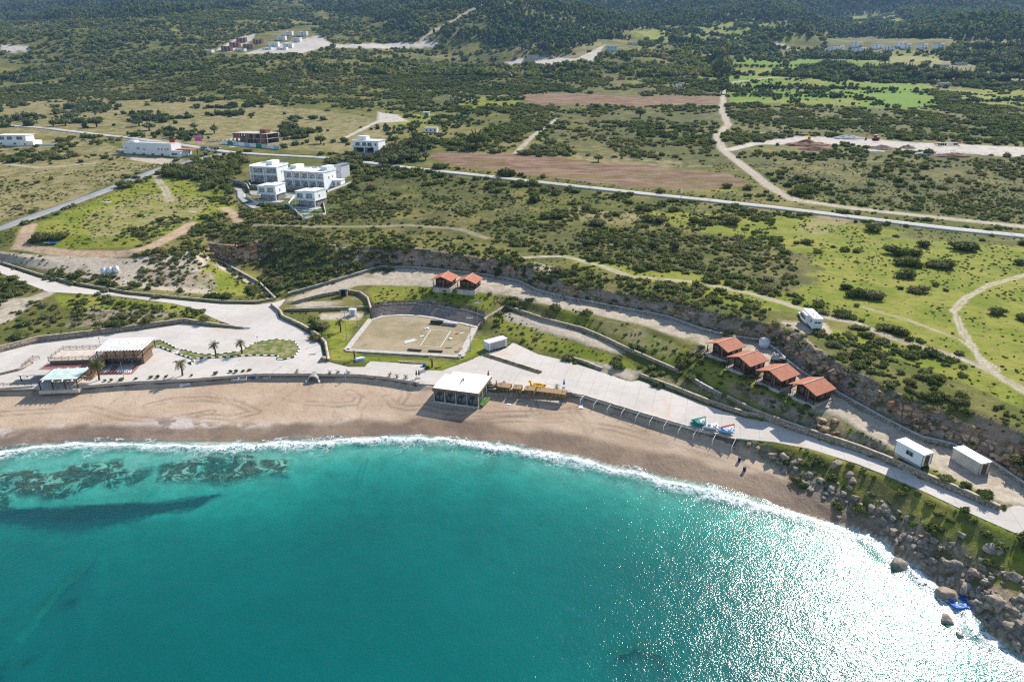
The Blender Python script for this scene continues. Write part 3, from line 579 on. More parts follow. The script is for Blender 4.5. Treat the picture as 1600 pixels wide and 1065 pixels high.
def sea_mat():
    t = NT('sea_water'); p = t.pos(); tr = t.attr('trans'); S = t.sep(t.attr('shore'))
    d = t.math('MULTIPLY', t.math('SUBTRACT', S[0], .5), 20)
    w1 = t.noise(t.map(p, (1, 1.25, 1), (0, 0, .5)), 1.7, 3, .62); w2 = t.noise(p, .34, 2, .5); w3 = t.noise(p, 3.6, 2, .5)
    h = t.math('ADD', t.math('MULTIPLY', w1, .082), t.math('ADD', t.math('MULTIPLY', w2, .10), t.math('MULTIPLY', w3, .04)))
    nrm = t.bump(h, 1.0, 1.0)
    body = t.mix(t.ramp(t.noise(p, .02, 4, .55), .3, .7), (.0, .084, .079, 1), (.0, .112, .102, 1))
    inv = t.mix(1.0, (1, 1, 1, 1), tr, 'SUBTRACT')
    scat = t.mix(1.0, body, inv, 'MULTIPLY')
    dif = t.n('BsdfDiffuse', Color=scat); tp = t.n('BsdfTransparent', Color=tr)
    gl = t.n('BsdfGlossy', Color=(1, 1, 1, 1), Roughness=.135, Normal=nrm)
    ad = t.n('AddShader'); t.t.links.new(dif.outputs[0], ad.inputs[0]); t.t.links.new(tp.outputs[0], ad.inputs[1])
    fr = t.n('Fresnel', IOR=1.29, Normal=nrm)
    bf = t.n('NewGeometry').outputs['Backfacing']; ff = t.math('ADD', t.math('MULTIPLY', fr.outputs[0], t.math('SUBTRACT', 1.0, bf)), t.math('MULTIPLY', bf, .03)); mx = t.n('MixShader', Fac=ff); t.t.links.new(ad.outputs[0], mx.inputs[1]); t.t.links.new(gl.outputs[0], mx.inputs[2])
    # foam of the breaking edge
    lob = t.math('MULTIPLY', t.math('SUBTRACT', t.noise(p, .10, 4, .6), .5), 7.0); de = t.math('ADD', t.math('SUBTRACT', d, 1.0), lob)
    band = t.math('MULTIPLY', t.ramp(de, -1.0, .4), t.ramp(de, 4.0, 1.3)); lace = t.noise(p, 1.3, 5, .72, 1.0)
    band = t.math('MULTIPLY', band, t.ramp(t.noise(p, .055, 3, .6), .36, .56, .35, 1))
    f1 = t.math('MULTIPLY', band, t.ramp(lace, .41, .56)); f1 = t.math('MAXIMUM', f1, t.math('MULTIPLY', t.math('MULTIPLY', t.ramp(de, -.3, .2), t.ramp(de, 1.5, .5)), t.ramp(lace, .36, .54)))
    vo = t.n('TexVoronoi', Vector=p, Scale=.75, _feature='DISTANCE_TO_EDGE').outputs['Distance']
    f2 = t.math('MULTIPLY', t.math('MULTIPLY', t.ramp(de, -4, -2.6), t.ramp(de, 7, 2)), t.math('MULTIPLY', t.ramp(vo, .10, .0), t.ramp(t.noise(p, .25, 4, .6), .5, .62, 0, .65)))
    foam = t.math('MAXIMUM', f1, f2)
    fd = t.n('BsdfDiffuse', Color=(.80, .82, .84, 1), Normal=t.bump(lace, .6, .25)); m2 = t.n('MixShader', Fac=foam); t.t.links.new(mx.outputs[0], m2.inputs[1]); t.t.links.new(fd.outputs[0], m2.inputs[2])
    # the thin sheet above the water line is clear
    t.t.links.new(m2.outputs[0], t.out.inputs[0]); return t.m
M_SEA = sea_mat(); build_sea()

M_ISL = NT('island_grass'); _p = M_ISL.pos(); M_ISL.pbr(M_ISL.mix(M_ISL.ramp(M_ISL.noise(_p, .5, 5, .7), .4, .65), (.10, .13, .025, 1), (.30, .25, .12, 1)), .95, M_ISL.bump(M_ISL.noise(_p, 4, 4), .6, .1), .2); M_ISL = M_ISL.m
ISLANDS = [[(222, 538), (236, 533), (252, 532), (279, 546), (268, 549), (250, 542), (226, 542)], [(275, 552), (285, 546), (312, 553), (336, 554), (375, 549), (400, 535), (430, 530), (460, 533), (468, 545), (460, 558), (442, 562), (433, 561), (435, 556), (400, 555), (330, 559), (306, 560), (299, 569), (295, 566), (300, 560)]]
for isl in ISLANDS:
    W = [(*unproj(x, y, 3.6), 3.6) for x, y in isl]; tag(drape('traffic_island', W, lambda x, y: gridz(PGRID, x, y) + .10 + .06 * float(vnoise(x, y)), M_ISL, 1.2, .3), kind='structure')
# ------------------------------------------------------------------ materials for built things
WHITE = paint('white_render', (.82, .81, .79), .7, .05, .6, dirt=.14)
WHITE2 = paint('white_metal_paint', (.78, .78, .78), .45, .05, .8, dirt=.12)
OFFW = paint('cream_render', (.60, .54, .45), .75, .1, .6)
GREYC = paint('grey_concrete', (.36, .35, .33), .85, .15, .7, bump=.3)
PALEC = paint('pale_concrete_slab', (.50, .46, .41), .85, .12, .7, bump=.2)
BRICK_RED = paint('red_block', (.27, .13, .09), .9, .2, 1.2, bump=.3)
WOOD = paint('dark_wood', (.085, .042, .026), .7, .25, 2.0, bump=.3)
WOODL = paint('weathered_wood', (.30, .20, .125), .75, .25, 2.0, bump=.3)
RUST = paint('rust_brown', (.165, .095, .058), .8, .25, 1.5, bump=.2)
DARK = paint('dark_metal', (.03, .03, .035), .5, .2, 2)
GREYM = paint('grey_metal', (.32, .35, .38), .4, .1, 2, metal=.6)
BLACK = paint('black_rubber', (.018, .018, .018), .8, .2, 2)
BLUE = paint('blue_plastic', (.02, .14, .48), .4, .15, 2, dirt=.1)
LBLUE = paint('light_blue_plastic', (.30, .50, .68), .4, .15, 2, dirt=.1)
TEAL = paint('teal_plastic', (.01, .24, .20), .4, .15, 2, dirt=.1)
YELL = paint('yellow_plastic', (.80, .48, .02), .4, .08, 2, dirt=.08)
REDP = paint('red_plastic', (.5, .03, .03), .45, .12, 2, dirt=.1)
PINK = paint('pink_panel', (.62, .08, .30), .5, .1, 2, dirt=.1)
PINKT = paint('dusty_red_tile', (.36, .16, .13), .8, .15, .8)
PAVB = paint('beige_terrace_tile', (.62, .52, .42), .8, .1, .6)
GREENT = paint('pale_green_awning', (.50, .60, .56), .7, .12, .6)
TURF = paint('bright_turf', (.07, .20, .03), .9, .2, 2)
POOL = paint('pool_water', (.03, .22, .34), .08, .1, .5, spec=.5, dirt=0)
LAWN = paint('villa_lawn', (.09, .13, .04), .9, .2, 1.0, dirt=.05)
CANV = paint('grey_canvas', (.45, .45, .47), .9, .1, 1)
ORNG = paint('orange_plastic', (.62, .17, .03), .5, .1, 1)
def glass_mat():
    t = NT('window_glass'); p = t.obj(); c = t.mix(t.ramp(t.noise(p, .7, 2), .4, .6), (.03, .04, .045, 1), (.16, .18, .19, 1)); return t.pbr(c, .08, None, .6)
GLASS = glass_mat()
def rail_mat():
    t = NT('clear_rail'); return t.pbr((.55, .60, .62, 1), .15, None, .5)
RAILG = rail_mat()
def stone_mat(name, c1, c2, c3, s=1.6):
    t = NT(name); p = t.pos(); v = t.n('TexVoronoi', Vector=t.map(p, (1, 1, 1.7)), Scale=s); e = t.n('TexVoronoi', Vector=t.map(p, (1, 1, 1.7)), Scale=s, _feature='DISTANCE_TO_EDGE').outputs['Distance']
    r = t.sep(v.outputs['Color'])[0]; c = t.mix(t.ramp(r, 0, .6), (*c1, 1), (*c2, 1)); c = t.mix(t.ramp(r, .6, 1), c, (*c3, 1))
    c = t.mix(t.ramp(e, .10, .02), c, (.13, .105, .08, 1)); c = t.mix(t.ramp(t.noise(p, .3, 5, .65), .5, .75, 0, .5), c, (.14, .11, .075, 1))
    return t.pbr(c, .92, t.bump(t.math('ADD', t.ramp(e, 0, .14), t.noise(p, 5, 4)), .8, .08), .2)
STONE = stone_mat('field_stone_masonry', (.30, .235, .165), (.42, .335, .24), (.50, .43, .34))
STONEG = stone_mat('grey_stone_masonry', (.20, .195, .185), (.30, .29, .27), (.40, .385, .36), 1.9)
STONED = stone_mat('dark_basalt_masonry', (.10, .09, .08), (.17, .15, .13), (.24, .21, .18), 1.5)
CAP = paint('stone_wall_coping', (.47, .40, .31), .9, .18, .8, bump=.3)
def tile_mat(name, c1, c2, ax=0):
    t = NT(name); p = t.obj(); w = t.n('TexWave', Vector=p, Scale=1.15, Distortion=.25, _wave_type='BANDS', _bands_direction='XYZ'[ax]).outputs['Fac']
    w2 = t.n('TexWave', Vector=p, Scale=.85, Distortion=.4, _wave_type='BANDS', _bands_direction='XYZ'[1 - ax]).outputs['Fac']
    c = t.mix(t.ramp(t.noise(p, 1.4, 5, .7), .3, .7), (*c1, 1), (*c2, 1)); c = t.mix(t.ramp(w, .05, .4, .75, 0), c, tuple(x * .35 for x in c1) + (1,))
    c = t.mix(t.ramp(w2, .0, .18, .4, 0), c, tuple(x * .4 for x in c1) + (1,))
    c = t.mix(t.ramp(t.noise(p, .5, 4), .55, .8, 0, .35), c, (.55, .36, .28, 1))
    return t.pbr(c, .75, t.bump(w, .6, .08), .3)
TILE = tile_mat('terracotta_tile', (.36, .105, .05), (.50, .19, .105))
TILEF = paint('far_terracotta', (.46, .20, .13), .8, .2, 1.2)
def corr_mat(name, c):
    t = NT(name); p = t.obj(); w = t.n('TexWave', Vector=p, Scale=1.1, _bands_direction='X', _wave_profile='SIN').outputs['Fac']
    k = t.mix(t.ramp(t.noise(t.map(p, (1, 1, .3)), 1.2, 5, .7), .45, .75), (*c, 1), tuple(x * .72 for x in c) + (1,)); k = t.mix(t.ramp(t.noise(t.map(p, (2, 2, .3)), 2, 4, .7), .66, .78, 0, .5), k, (.26, .15, .09, 1))
    return t.pbr(k, .5, t.bump(w, .8, .06), .4)
CORR = corr_mat('white_corrugated_steel', (.72, .73, .75))
def thatch_mat():
    t = NT('reed_thatch'); p = t.obj(); a = t.noise(t.map(p, (6, 6, 1)), 1.6, 5, .75); c = t.mix(t.ramp(a, .3, .7), (.16, .095, .045, 1), (.46, .31, .165, 1)); return t.pbr(c, .95, t.bump(a, 1, .12), .1)
THATCH = thatch_mat()
# ------------------------------------------------------------------ helpers for buildings
def root(name, label, cat, loc, rz=0, group=None): return tag(empty(name, loc, rz), label, cat, group)
def boxes(name, mat, parent, *bs, bev=0):
    m_ = MB()
    for b in bs: m_.box(*b, bev=bev)
    return m_.build(name, mat, parent)
_win = {}
def win(parent, face, u, v, z, w, h, frame=None, pane=None, name='window'):
    """window centred at u along the face that lies at v, sill at z; faces f -y, b +y, l -x, r +x"""
    frame = frame or WHITE2; pane = pane or GLASS; key = (round(w, 2), round(h, 2), frame.name, pane.name, name)
    if key not in _win:
        fr = MB(); b = .09
        fr.box(-w / 2, w / 2, -.06, .05, 0, b); fr.box(-w / 2, w / 2, -.06, .05, h - b, h); fr.box(-w / 2, -w / 2 + b, -.058, .05, b, h - b); fr.box(w / 2 - b, w / 2, -.058, .05, b, h - b)
        if w > 1.4: fr.box(-.04, .04, -.056, .05, b, h - b)
        pn = MB(); pn.box(-w / 2 + .02, w / 2 - .02, -.02, .045, .02, h - .02)
        f0 = fr.build(name, frame); p0 = pn.build('pane', pane); _win[key] = (f0.data, p0.data)
        bpy.data.objects.remove(f0); bpy.data.objects.remove(p0)
    fd, pd = _win[key]; f = link(name, fd, parent); link('pane', pd, f)
    f.location = {'f': (u, v, z), 'b': (u, v, z), 'l': (v, u, z), 'r': (v, u, z)}[face]; f.rotation_euler = (0, 0, {'f': 0, 'b': math.pi, 'l': -math.pi / 2, 'r': math.pi / 2}[face]); return f
def rect3(A, B, C, z):
    """two sides of a rectangle from three photo pixels at height z: origin, angle, length, width"""
    a, b, c = [unproj(*q, z) for q in (A, B, C)]; ang = math.atan2(b[1] - a[1], b[0] - a[0]); L = math.dist(a, b)
    W = -(c[0] - a[0]) * math.sin(ang) + (c[1] - a[1]) * math.cos(ang); return a, ang, L, W
def rail(name, pts, h=.95, mat=None, parent=None, posts=1.6, bars=3, r=.035):
    m_ = MB(); q = resample(pts, posts)
    for p in q: m_.tube((p[0], p[1], p[2]), (p[0], p[1], p[2] + h), r * 1.3, None, 6)
    for k in range(bars):
        z = h * (1 - k * .33)
        m_.path([(p[0], p[1], p[2] + z) for p in pts], r, 5)
    if bars > 2:
        for a, b in zip(q[:-1], q[1:]): m_.tube((a[0], a[1], a[2] + .1), (b[0], b[1], b[2] + h - .05), r * .8, None, 4); m_.tube((a[0], a[1], a[2] + h - .05), (b[0], b[1], b[2] + .1), r * .8, None, 4)
    return m_.build(name, mat or DARK, parent)
# ------------------------------------------------------------------ stone walls
def wall(W, th, mat, label, drop=3.0, cap=.14, name='stone_wall', lift=0, group=None):
    c = resample(W, 1.2); rnd = random.Random(len(c)); o = empty(name, (c[0][0], c[0][1], c[0][2])); tag(o, label, 'wall', group)
    def strip(t_, ztop, zbot, jz):
        L, Rr = offset(c, t_ / 2), offset(c, -t_ / 2); V = []; F = []
        for i, (a, b) in enumerate(zip(L, Rr)):
            j = rnd.uniform(-jz, jz); zt = a[2] + ztop + j; g = min(hz(a[0], a[1]), hz(b[0], b[1]), zt - .4) if zbot is None else zt + zbot
            zb = max(g - .5, zt - drop) if zbot is None else zt + zbot
            q = rnd.uniform(-.05, .05) if zbot is None else 0
            for x, y, z in ((a[0] + q, a[1] + q, zb), (a[0] + q, a[1] + q, zt), (b[0] + q, b[1] + q, zt), (b[0] + q, b[1] + q, zb)): V.append((x - o.location[0], y - o.location[1], z - o.location[2]))
        n = len(c)
        for i in range(n - 1):
            for k in range(4): F.append((i * 4 + k, i * 4 + (k + 1) % 4, i * 4 + 4 + (k + 1) % 4, i * 4 + 4 + k))
        F.append((0, 1, 2, 3)); F.append((n * 4 - 1, n * 4 - 2, n * 4 - 3, n * 4 - 4)); return V, F
    V, F = strip(th, lift - cap, None, .06 if mat is not STONEG else .03); w_ = link('masonry', npmesh('masonry', V, F, None, [mat]), o)
    V, F = strip(th + .1, lift, -cap, .03); link('coping', npmesh('coping', V, F, None, [CAP if mat is not STONEG else PALEC]), o); return o
def mk_walls():
    L = {'beach': ('dark stone retaining wall between the paved yard and the beach', STONED, .6), 'beach_left': ('low sea wall under the terrace at the left edge of the beach', STONED, .6),
         'beach_right': ('long dark sea wall with pale pipe frames beside the road', STONED, .6), 'beach_mid': ('short beach wall behind the thatched shelters', STONED, .5),
         'yard': ('brown stone wall behind the paved yard under the bushy bank', STONE, .6), 'road_upper': ('long stone parapet wall on the upper side of the concrete road', STONE, .5),
         'ravine': ('stone wall running down the grassy ravine to the road bend', STONE, .6), 'mid_back': ('very long grey stone wall at the foot of the rock cliff', STONEG, .6),
         'terrace_upper': ('curved stone wall of the upper grass terrace left of the arena', STONE, .6), 'terrace_lower': ('straight stone wall between the two small grass terraces', STONE, .6),
         'plaza_step': ('stepped stone wall curving between the plaza and the arena lawn', STONE, .7), 'bank': ('stone wall along the dirt terrace right of the arena seats', STONE, .55),
         'plaza_upper': ('golden stone wall on the upper side of the plaza road below the cabins', STONE, .6), 'road_bank': ('golden stone wall on the upper side of the concrete road at right', STONE, .6),
         'plaza_edge': ('short low stone wall at the green edge of the plaza', STONE, .5)}
    for k, (lab, mt, th) in L.items(): wall(WALLW[k], th, mt, lab)
    wall([(*unproj(x, y, z), z) for x, y, z in ((1076, 585, 6.9), (1100, 600, 6.9), (1128, 614, 6.8))], .5, STONEG, 'low pale stone wall below the hedge beside the stairway')
    wall([(*unproj(x, y, z), z) for x, y, z in ((400, 500, 4.3), (500, 482, 4.3))][:0] or [(*unproj(x, y, z), z) for x, y, z in ((-90, 590, 4.1), (0, 582, 4.1), (34, 574, 4.1), (50, 564, 4.1))], .4, STONE, 'low brown wall left of the terraced beach club', 1.2)
mk_walls()
# ------------------------------------------------------------------ red roofed cabins
def cabin(label, A, B_, C_, z, base, rail_side):
    # A front right eave corner, B back right eave corner, C front left eave corner
    a, ang, L, W = rect3(A, B_, C_, z); th = ang - math.pi / 2  # local y runs front to back, x across
    cx = a[0] - math.sin(ang) * W / 2 + math.cos(ang) * L / 2; cy_ = a[1] + math.cos(ang) * W / 2 + math.sin(ang) * L / 2
    L, W = 7.2, 7.4
    r = root('cabin', label, 'cabin', (cx, cy_, base), th, 'red roofed wooden cabins'); h = z - base
    hw, hl = W / 2, L / 2; e = h; rg = h + 1.35
    boxes('deck', PALEC, r, (-hw + .4, hw - .4, -hl + .2, hl - .3, -2.6, -.02), (-hw + .3, hw - .3, -hl + .05, hl - .2, -.02, .16))
    m_ = MB(); m_.box(-hw + .8, hw - .8, -hl + 2.3, hl - .5, .16, e + .05)
    m_.side([(-hl + 2.3, e), (hl - .5, e), (hl - .5, e + .02), (-hl + 2.3, e + .02)], -.1, .1)
    b = m_.bm; x0, x1, y0, y1 = -hw + .8, hw - .8, -hl + 2.3, hl - .5
    for yy in (y0, y1):
        q = [b.verts.new((x0, yy, e)), b.verts.new((x1, yy, e)), b.verts.new((0, yy, rg - .12))]; b.faces.new(q)
    m_.build('wall', WOOD, r)
    for s in (-1, 1):
        m_ = MB(); t_ = .16
        m_.bm.faces  # two sloping slabs
        p = [(0, rg), (s * hw, e - .02), (s * hw, e - .02 + t_), (0, rg + t_)]
        lo = [m_.bm.verts.new((x, -hl, zz)) for x, zz in p]; hi = [m_.bm.verts.new((x, hl, zz)) for x, zz in p]
        m_.bm.faces.new(lo); m_.bm.faces.new(hi[::-1])
        for i in range(4): m_.bm.faces.new((lo[i], lo[(i + 1) % 4], hi[(i + 1) % 4], hi[i]))
        m_.build('roof', TILEY, r)
    boxes('ridge_cap', paint('pale_ridge', (.60, .44, .36), .8), r, (-.13, .13, -hl - .02, hl + .02, rg + .10, rg + .24))
    for s in (-1, 1):
        boxes('post', WOOD, r, (s * (hw - .6) - .09, s * (hw - .6) + .09, -hl + .35, -hl + .53, .16, e - .02))
        boxes('post', WOOD, r, (s * 1.1 - .09, s * 1.1 + .09, -hl + .35, -hl + .53, .16, e + .62))
    boxes('railing', WOOD, r, (-hw + .5, hw - .5, -hl + .38, -hl + .46, .95, 1.05), (-hw + .5, hw - .5, -hl + .39, -hl + .45, .5, .58), (-hw + .5, -hw + .58, -hl + .46, -hl + 2.3, .95, 1.05), (hw - .58, hw - .5, -hl + .46, -hl + 2.3, .95, 1.05),
          *[(-hw + .5 + k * .62, -hw + .56 + k * .62, -hl + .40, -hl + .44, .16, .95) for k in range(1, 10)])
    for u in (-1.6, 1.6): win(r, 'f', u, -hl + 2.27, .9, 1.3, 1.3, WOODL)
    d = boxes('door', WOODL, r, (-.48, .48, -hl + 2.22, -hl + 2.3, .16, 2.2)); boxes('handle', GREYM, d, (.32, .38, -hl + 2.16, -hl + 2.22, 1.1, 1.25))
    for v in (-.2, 1.9): win(r, 'r', v, hw - .77, .95, 1.2, 1.2, WOODL)
    win(r, 'l', .8, -hw + .77, .95, 1.2, 1.2, WOODL)
    return r
TILEY = tile_mat('terracotta_roof', (.42, .115, .05), (.56, .20, .10), 1)
cabin('uppermost red roofed cabin of the row of four beside the pale stairway', (1136, 550), (1163, 541), (1109, 536), 12.5, 9.9, 1)
cabin('second red roofed cabin down the slope from the stairway, water tank behind it', (1172, 573), (1200, 563), (1140, 557), 12.5, 9.9, 1)
cabin('third red roofed cabin with a dark car parked behind it', (1221, 596), (1250, 585), (1187, 577), 12.4, 9.8, 1)
cabin('lowest red roofed cabin of the row of four where the gravel lane begins', (1274, 618), (1304, 607), (1239, 599), 12.3, 9.7, 1)
cabin('left one of the two red roofed cabins above the arena seats', (706, 441), (718.5, 431), (681, 431), 12.3, 9.7, 1)
cabin('right one of the two red roofed cabins above the arena seats', (745, 444.5), (757.5, 434.5), (718, 434), 12.3, 9.7, 1)
# ------------------------------------------------------------------ beach restaurant with flat white roof
def restaurant():
    a, ang, L, W = rect3((676, 606), (745, 615), (701, 580), 5.7); L, W = 12.0, 10.6; g = 2.0; H = 3.7
    r = root('beach_restaurant', 'flat white roofed glass fronted restaurant standing on the sand', 'restaurant', (a[0], a[1], g), ang)
    m_ = MB(); m_.prism([(0, 0), (L, 0), (L, W), (1.6, W), (1.6, W - 2.2), (0, W - 2.2)], H - .1, H + .12); rf = m_.build('roof', paint('white_roof_membrane', (.83, .82, .80), .6, .05, .3, dirt=.14), r)
    b = MB(); b.tube((L * .5, W * .55, H + .12), (L * .5, W * .55, H + .8), .12); b.tube((L * .5, W * .55, H + .8), (L * .5 - .1, W * .4, H + .55), .12); b.build('vent_pipe', DARK, rf)
    boxes('fascia', WOODL, r, (.0, L, -.06, .02, H - .62, H + .10), (L - .02, L + .05, .02, W, H - .62, H + .10))
    boxes('floor', PALEC, r, (.1, L - .1, .1, W - .1, -1.0, .12))
    boxes('back_wall', OFFW, r, (1.7, L - .2, W - .35, W - .15, .12, H - .1), (.15, .35, W * .5, W - 2.4, .12, H - .1))
    for i in range(5): x = .12 + (L - .4) * i / 4; boxes('column', OFFW, r, (x, x + .2, .1, .3, .12, H - .1))
    for i in range(1, 4): y = .3 + (W - .6) * i / 3.2; boxes('column', OFFW, r, (L - .3, L - .1, y, y + .2, .12, H - .1))
    for i in range(4): win(r, 'f', .12 + (L - .4) * (i + .5) / 4 + .1, .22, .14, (L - .4) / 4 - .25, H - .9, DARK)
    for i in range(3): win(r, 'r', 1.9 + i * 3.0, L - .22, .14, 2.3, H - .9, DARK)
    for x, y in ((3, 3), (6, 3.2), (9, 3), (4.5, 6), (8, 6)):
        tb = boxes('table', WHITE2, r, (x - .4, x + .4, y - .4, y + .4, .82, .88), (x - .05, x + .05, y - .05, y + .05, .12, .82))
restaurant()
def bar_shelters():
    L = [((777, 604), (795, 606), (779, 600)), ((801, 607), (813, 608), (803, 603)), ((819, 609), (834, 610.5), (821, 605.5)), ((838, 611), (882, 616.5), (841, 607.5))]
    names = ['leftmost thatched beach shelter next to the white roofed restaurant', 'second thatched beach shelter, the smallest, behind the beach wall', 'third thatched beach shelter beside the yellow float', 'long thatched beach shelter at the right end of the row']
    for (A, B_, C_), nm in zip(L, names):
        a, ang, ln, W = rect3(A, B_, C_, 4.5); g = 2.1; W = 2.6
        r = root('thatched_shelter', nm, 'beach shelter', (a[0], a[1], g), ang, 'thatched shelters on the beach'); rr = random.Random(int(ln * 10))
        m_ = MB()
        m_.box(-.1, ln + .1, -.1, W, 2.1, 2.5, bev=.12)
        for k in range(int(ln * 9)):
            x = rr.uniform(-.1, ln + .1); m_.box(x - .12, x + .12, -.16, -.04, 1.45 + rr.uniform(-.15, .2), 2.42)
        for k in range(int(W * 8)):
            y = rr.uniform(-.1, W); m_.box(ln + .06, ln + .18, y - .12, y + .12, 1.5 + rr.uniform(-.15, .2), 2.4)
        m_.build('thatch', THATCH, r)
        for x in np.linspace(.1, ln - .1, max(2, int(ln / 2.4) + 1)):
            for y in (.1, W - .2): MB().tube((x, y, -.5), (x, y, 2.15), .08).build('post', WOODL, r)
        for x in np.linspace(.7, ln - .7, max(1, int(ln / 2.6))): MB().tube((x, W * .5, 2.4), (x, W * .5, 2.95), .16, .03, 6).build('thatch_finial', THATCH, r)
        boxes('platform', PALEC, r, (-.1, ln + .1, .0, W, -.8, .05))
        boxes('bench', WOODL, r, (.2, ln - .2, W - .8, W - .35, .05, .5))
bar_shelters()
o = root('stone_pillar', 'grey stone pillar at the right end of the thatched shelters', 'pillar', (*unproj(888, 616, 3.0), 2.0), -.15); boxes('masonry', STONEG, o, (-.8, .8, -.7, .7, -.5, 1.9)); boxes('coping', PALEC, o, (-.9, .9, -.8, .8, 1.9, 2.05))
# ------------------------------------------------------------------ terraced beach club at the left
def beach_club():
    g = 3.6
    a, ang, L, W = rect3((74, 561), (139, 559), (92, 546), 6.4); L, W = 12.5, 8.0
    r = root('beach_club_building', 'brown terraced beach club with railings, white slatted pergola and red terrace', 'beach club', (a[0], a[1], g), ang); H = 2.4
    boxes('upper_terrace', PAVB, r, (0, L, 0, W, H - .25, H), (-.2, L, W * .15, W * .3, H + .0, H + .015))
    boxes('wall', paint('brown_plaster', (.22, .15, .10), .8), r, (.25, L, .3, W - .2, -.6, H - .25), (L, L + 11.6, 1.6, W - .6, -.6, H - .25))
    boxes('upper_deck', WOODL, r, (L + .02, L + 12.2, .4, W + 1.0, H - .25, H + .02))
    # white slatted pergola over the deck
    p = MB(); x0, x1, y0, y1, zt = L + .3, L + 12.2, .2, W + .9, H + 2.15
    for k in range(15): x = x0 + (x1 - x0) * k / 14; p.box(x - .27, x + .27, y0 - .3, y1 + .3, zt + .1, zt + .2)
    pg = p.build('pergola_slats', WHITE2, r)
    boxes('pergola_beam', WOOD, r, (x0 - .3, x1 + .2, y0 + .25, y0 + .42, zt - .1, zt + .1), (x0 - .3, x1 + .2, y1 - .42, y1 - .25, zt - .1, zt + .1))
    for k in range(6):
        for y in (y0 + .33, y1 - .33): x = x0 + (x1 - x0) * k / 5; MB().box(x - .09, x + .09, y - .09, y + .09, H, zt - .1).build('post', WOOD, r)
    rail('railing', [(.1, W - .1, H), (L, W - .1, H)], parent=r, mat=RUST); rail('railing', [(.1, .1, H), (L, .1, H)], parent=r, mat=RUST); rail('railing', [(.1, .1, H), (.1, W - .1, H)], parent=r, mat=RUST)
    rail('railing', [(L + .4, .5, H), (L + 12, .5, H)], parent=r, mat=RUST); rail('railing', [(L + 12.1, .5, H), (L + 12.1, W + .8, H)], parent=r, mat=RUST)
    # red lower terrace, pale canopy
    boxes('red_terrace', PINKT, r, (-.6, L + .2, -5.2, -.02, H - 1.4, H - 1.15)); boxes('lower_wall', OFFW, r, (0, L, -5.0, .25, -.6, H - 1.4))
    boxes('canopy', PALEC, r, (-3.6, L * .55, -7.8, -4.6, H - .9, H - .72), (L * .55, L - .4, -6.6, -4.6, H - .9, H - .74))
    for x, y in ((-3.2, -7.5), (-3.2, -4.9)): MB().box(x - .1, x + .1, y - .1, y + .1, -.4, H - .9).build('canopy_post', DARK, r)
    # side stair
    st = MB()
    for k in range(12): st.box(L + .3, L + 2.2, -8.2 + k * .7, -7.5 + k * .7, -.6, .1 + k * .225)
    st.build('stair', WOODL, r)
    for s in (L + .25, L + 2.25): MB().path([(s, -8.3, .9), (s, .2, 3.6)], .06).path([(s, -8.3, .45), (s, .2, 3.1)], .05).build('stair_railing', RUST, r)
    for u in (L + 2, L + 4.6, L + 7.2, L + 9.8): win(r, 'f', u, 1.57, .3, 1.9, 1.8, WOOD)
    for u in (3, 6.5, 10): win(r, 'f', u, -5.03, .1, 1.6, 1.1, WOOD)
    # green and white pergola at the beach wall
    a2, an2, L2, W2 = rect3((60, 594.5), (112, 592.5), (75, 578), 6.2); L2 = 9.0; W2 = 7.6
    q = root('beach_pergola', 'pale green canvas pergola on the terrace above the beach steps', 'pergola', (a2[0], a2[1], 3.6), an2)
    c = MB()
    for k in range(7): x = L2 * k / 7; c.box(x + .03, x + L2 / 7 - .03, .4, W2 - .3, 2.5, 2.58)
    c.build('canopy', GREENT, q)
    for k in range(9):
        x = -.2 + (L2 + .4) * k / 8; MB().box(x - .10, x + .10, -.4, W2 + .4, 2.32, 2.5).build('beam', WHITE2 if k % 2 else WOOD, q)
    for x in np.linspace(0, L2, 4):
        for y in (0, W2): MB().box(x - .1, x + .1, y - .1, y + .1, -.2, 2.32).build('post', WOOD, q)
    boxes('floor', PAVB, q, (-.3, L2 + .3, -.6, W2, -.9, -.02)); boxes('bench', OFFW, q, (.4, L2 - .4, W2 - .9, W2 - .4, -.02, .45))
    st = empty('beach_steps', (*unproj(53, 606, 2.9), 2.0), an2); tag(st, 'grey concrete steps from the beach club terrace down to the sand', 'steps')
    sm = MB()
    for k in range(7): sm.box(-1.3, 1.3, .35 * k, .35 * (k + 1), -.6, .22 * (k + 1))
    sm.build('tread', GREYC, st)
    t = root('terrace_railing', 'brown lattice railing along the left terrace edge above the sand', 'railing', (*unproj(-40, 606, 3.6), 3.62)); e = unproj(48, 603.5, 3.6); rail('lattice', [(0, .5, 0), (e[0] - t.location[0], e[1] - t.location[1] + .5, 0)], parent=t, mat=RUST)
    t = root('fence_line', 'brown lattice fence climbing beside the beach club terrace', 'fence', (*unproj(35, 573, 3.6), 3.55)); e = unproj(52, 560, 3.6); e2 = unproj(62, 560, 3.6)
    rail('lattice', [(0, 0, 0), (e[0] - t.location[0], e[1] - t.location[1], 0), (e2[0] - t.location[0], e2[1] - t.location[1], 0)], parent=t, mat=RUST)
beach_club()
def flat(name, pts, z, mat, lift, kind='structure', label=None, cat=None):
    W = [(*unproj(x, y, z), z) for x, y in pts]; o = drape(name, W, lambda x, y: max(gridz(PGRID, x, y), z - .4) + lift if z < 3.6 else hz(x, y) + lift, mat, 2.0, .12); return tag(o, label, cat, None, kind)
flat('red_patio_paving', [(141, 586), (206, 585), (217, 573), (224, 566), (214, 566), (204, 580), (144, 581)], 3.5, PINKT, .012)
flat('red_patio_path', [(170, 580), (180, 580), (186, 571), (177, 571)], 3.5, PINKT, .012)
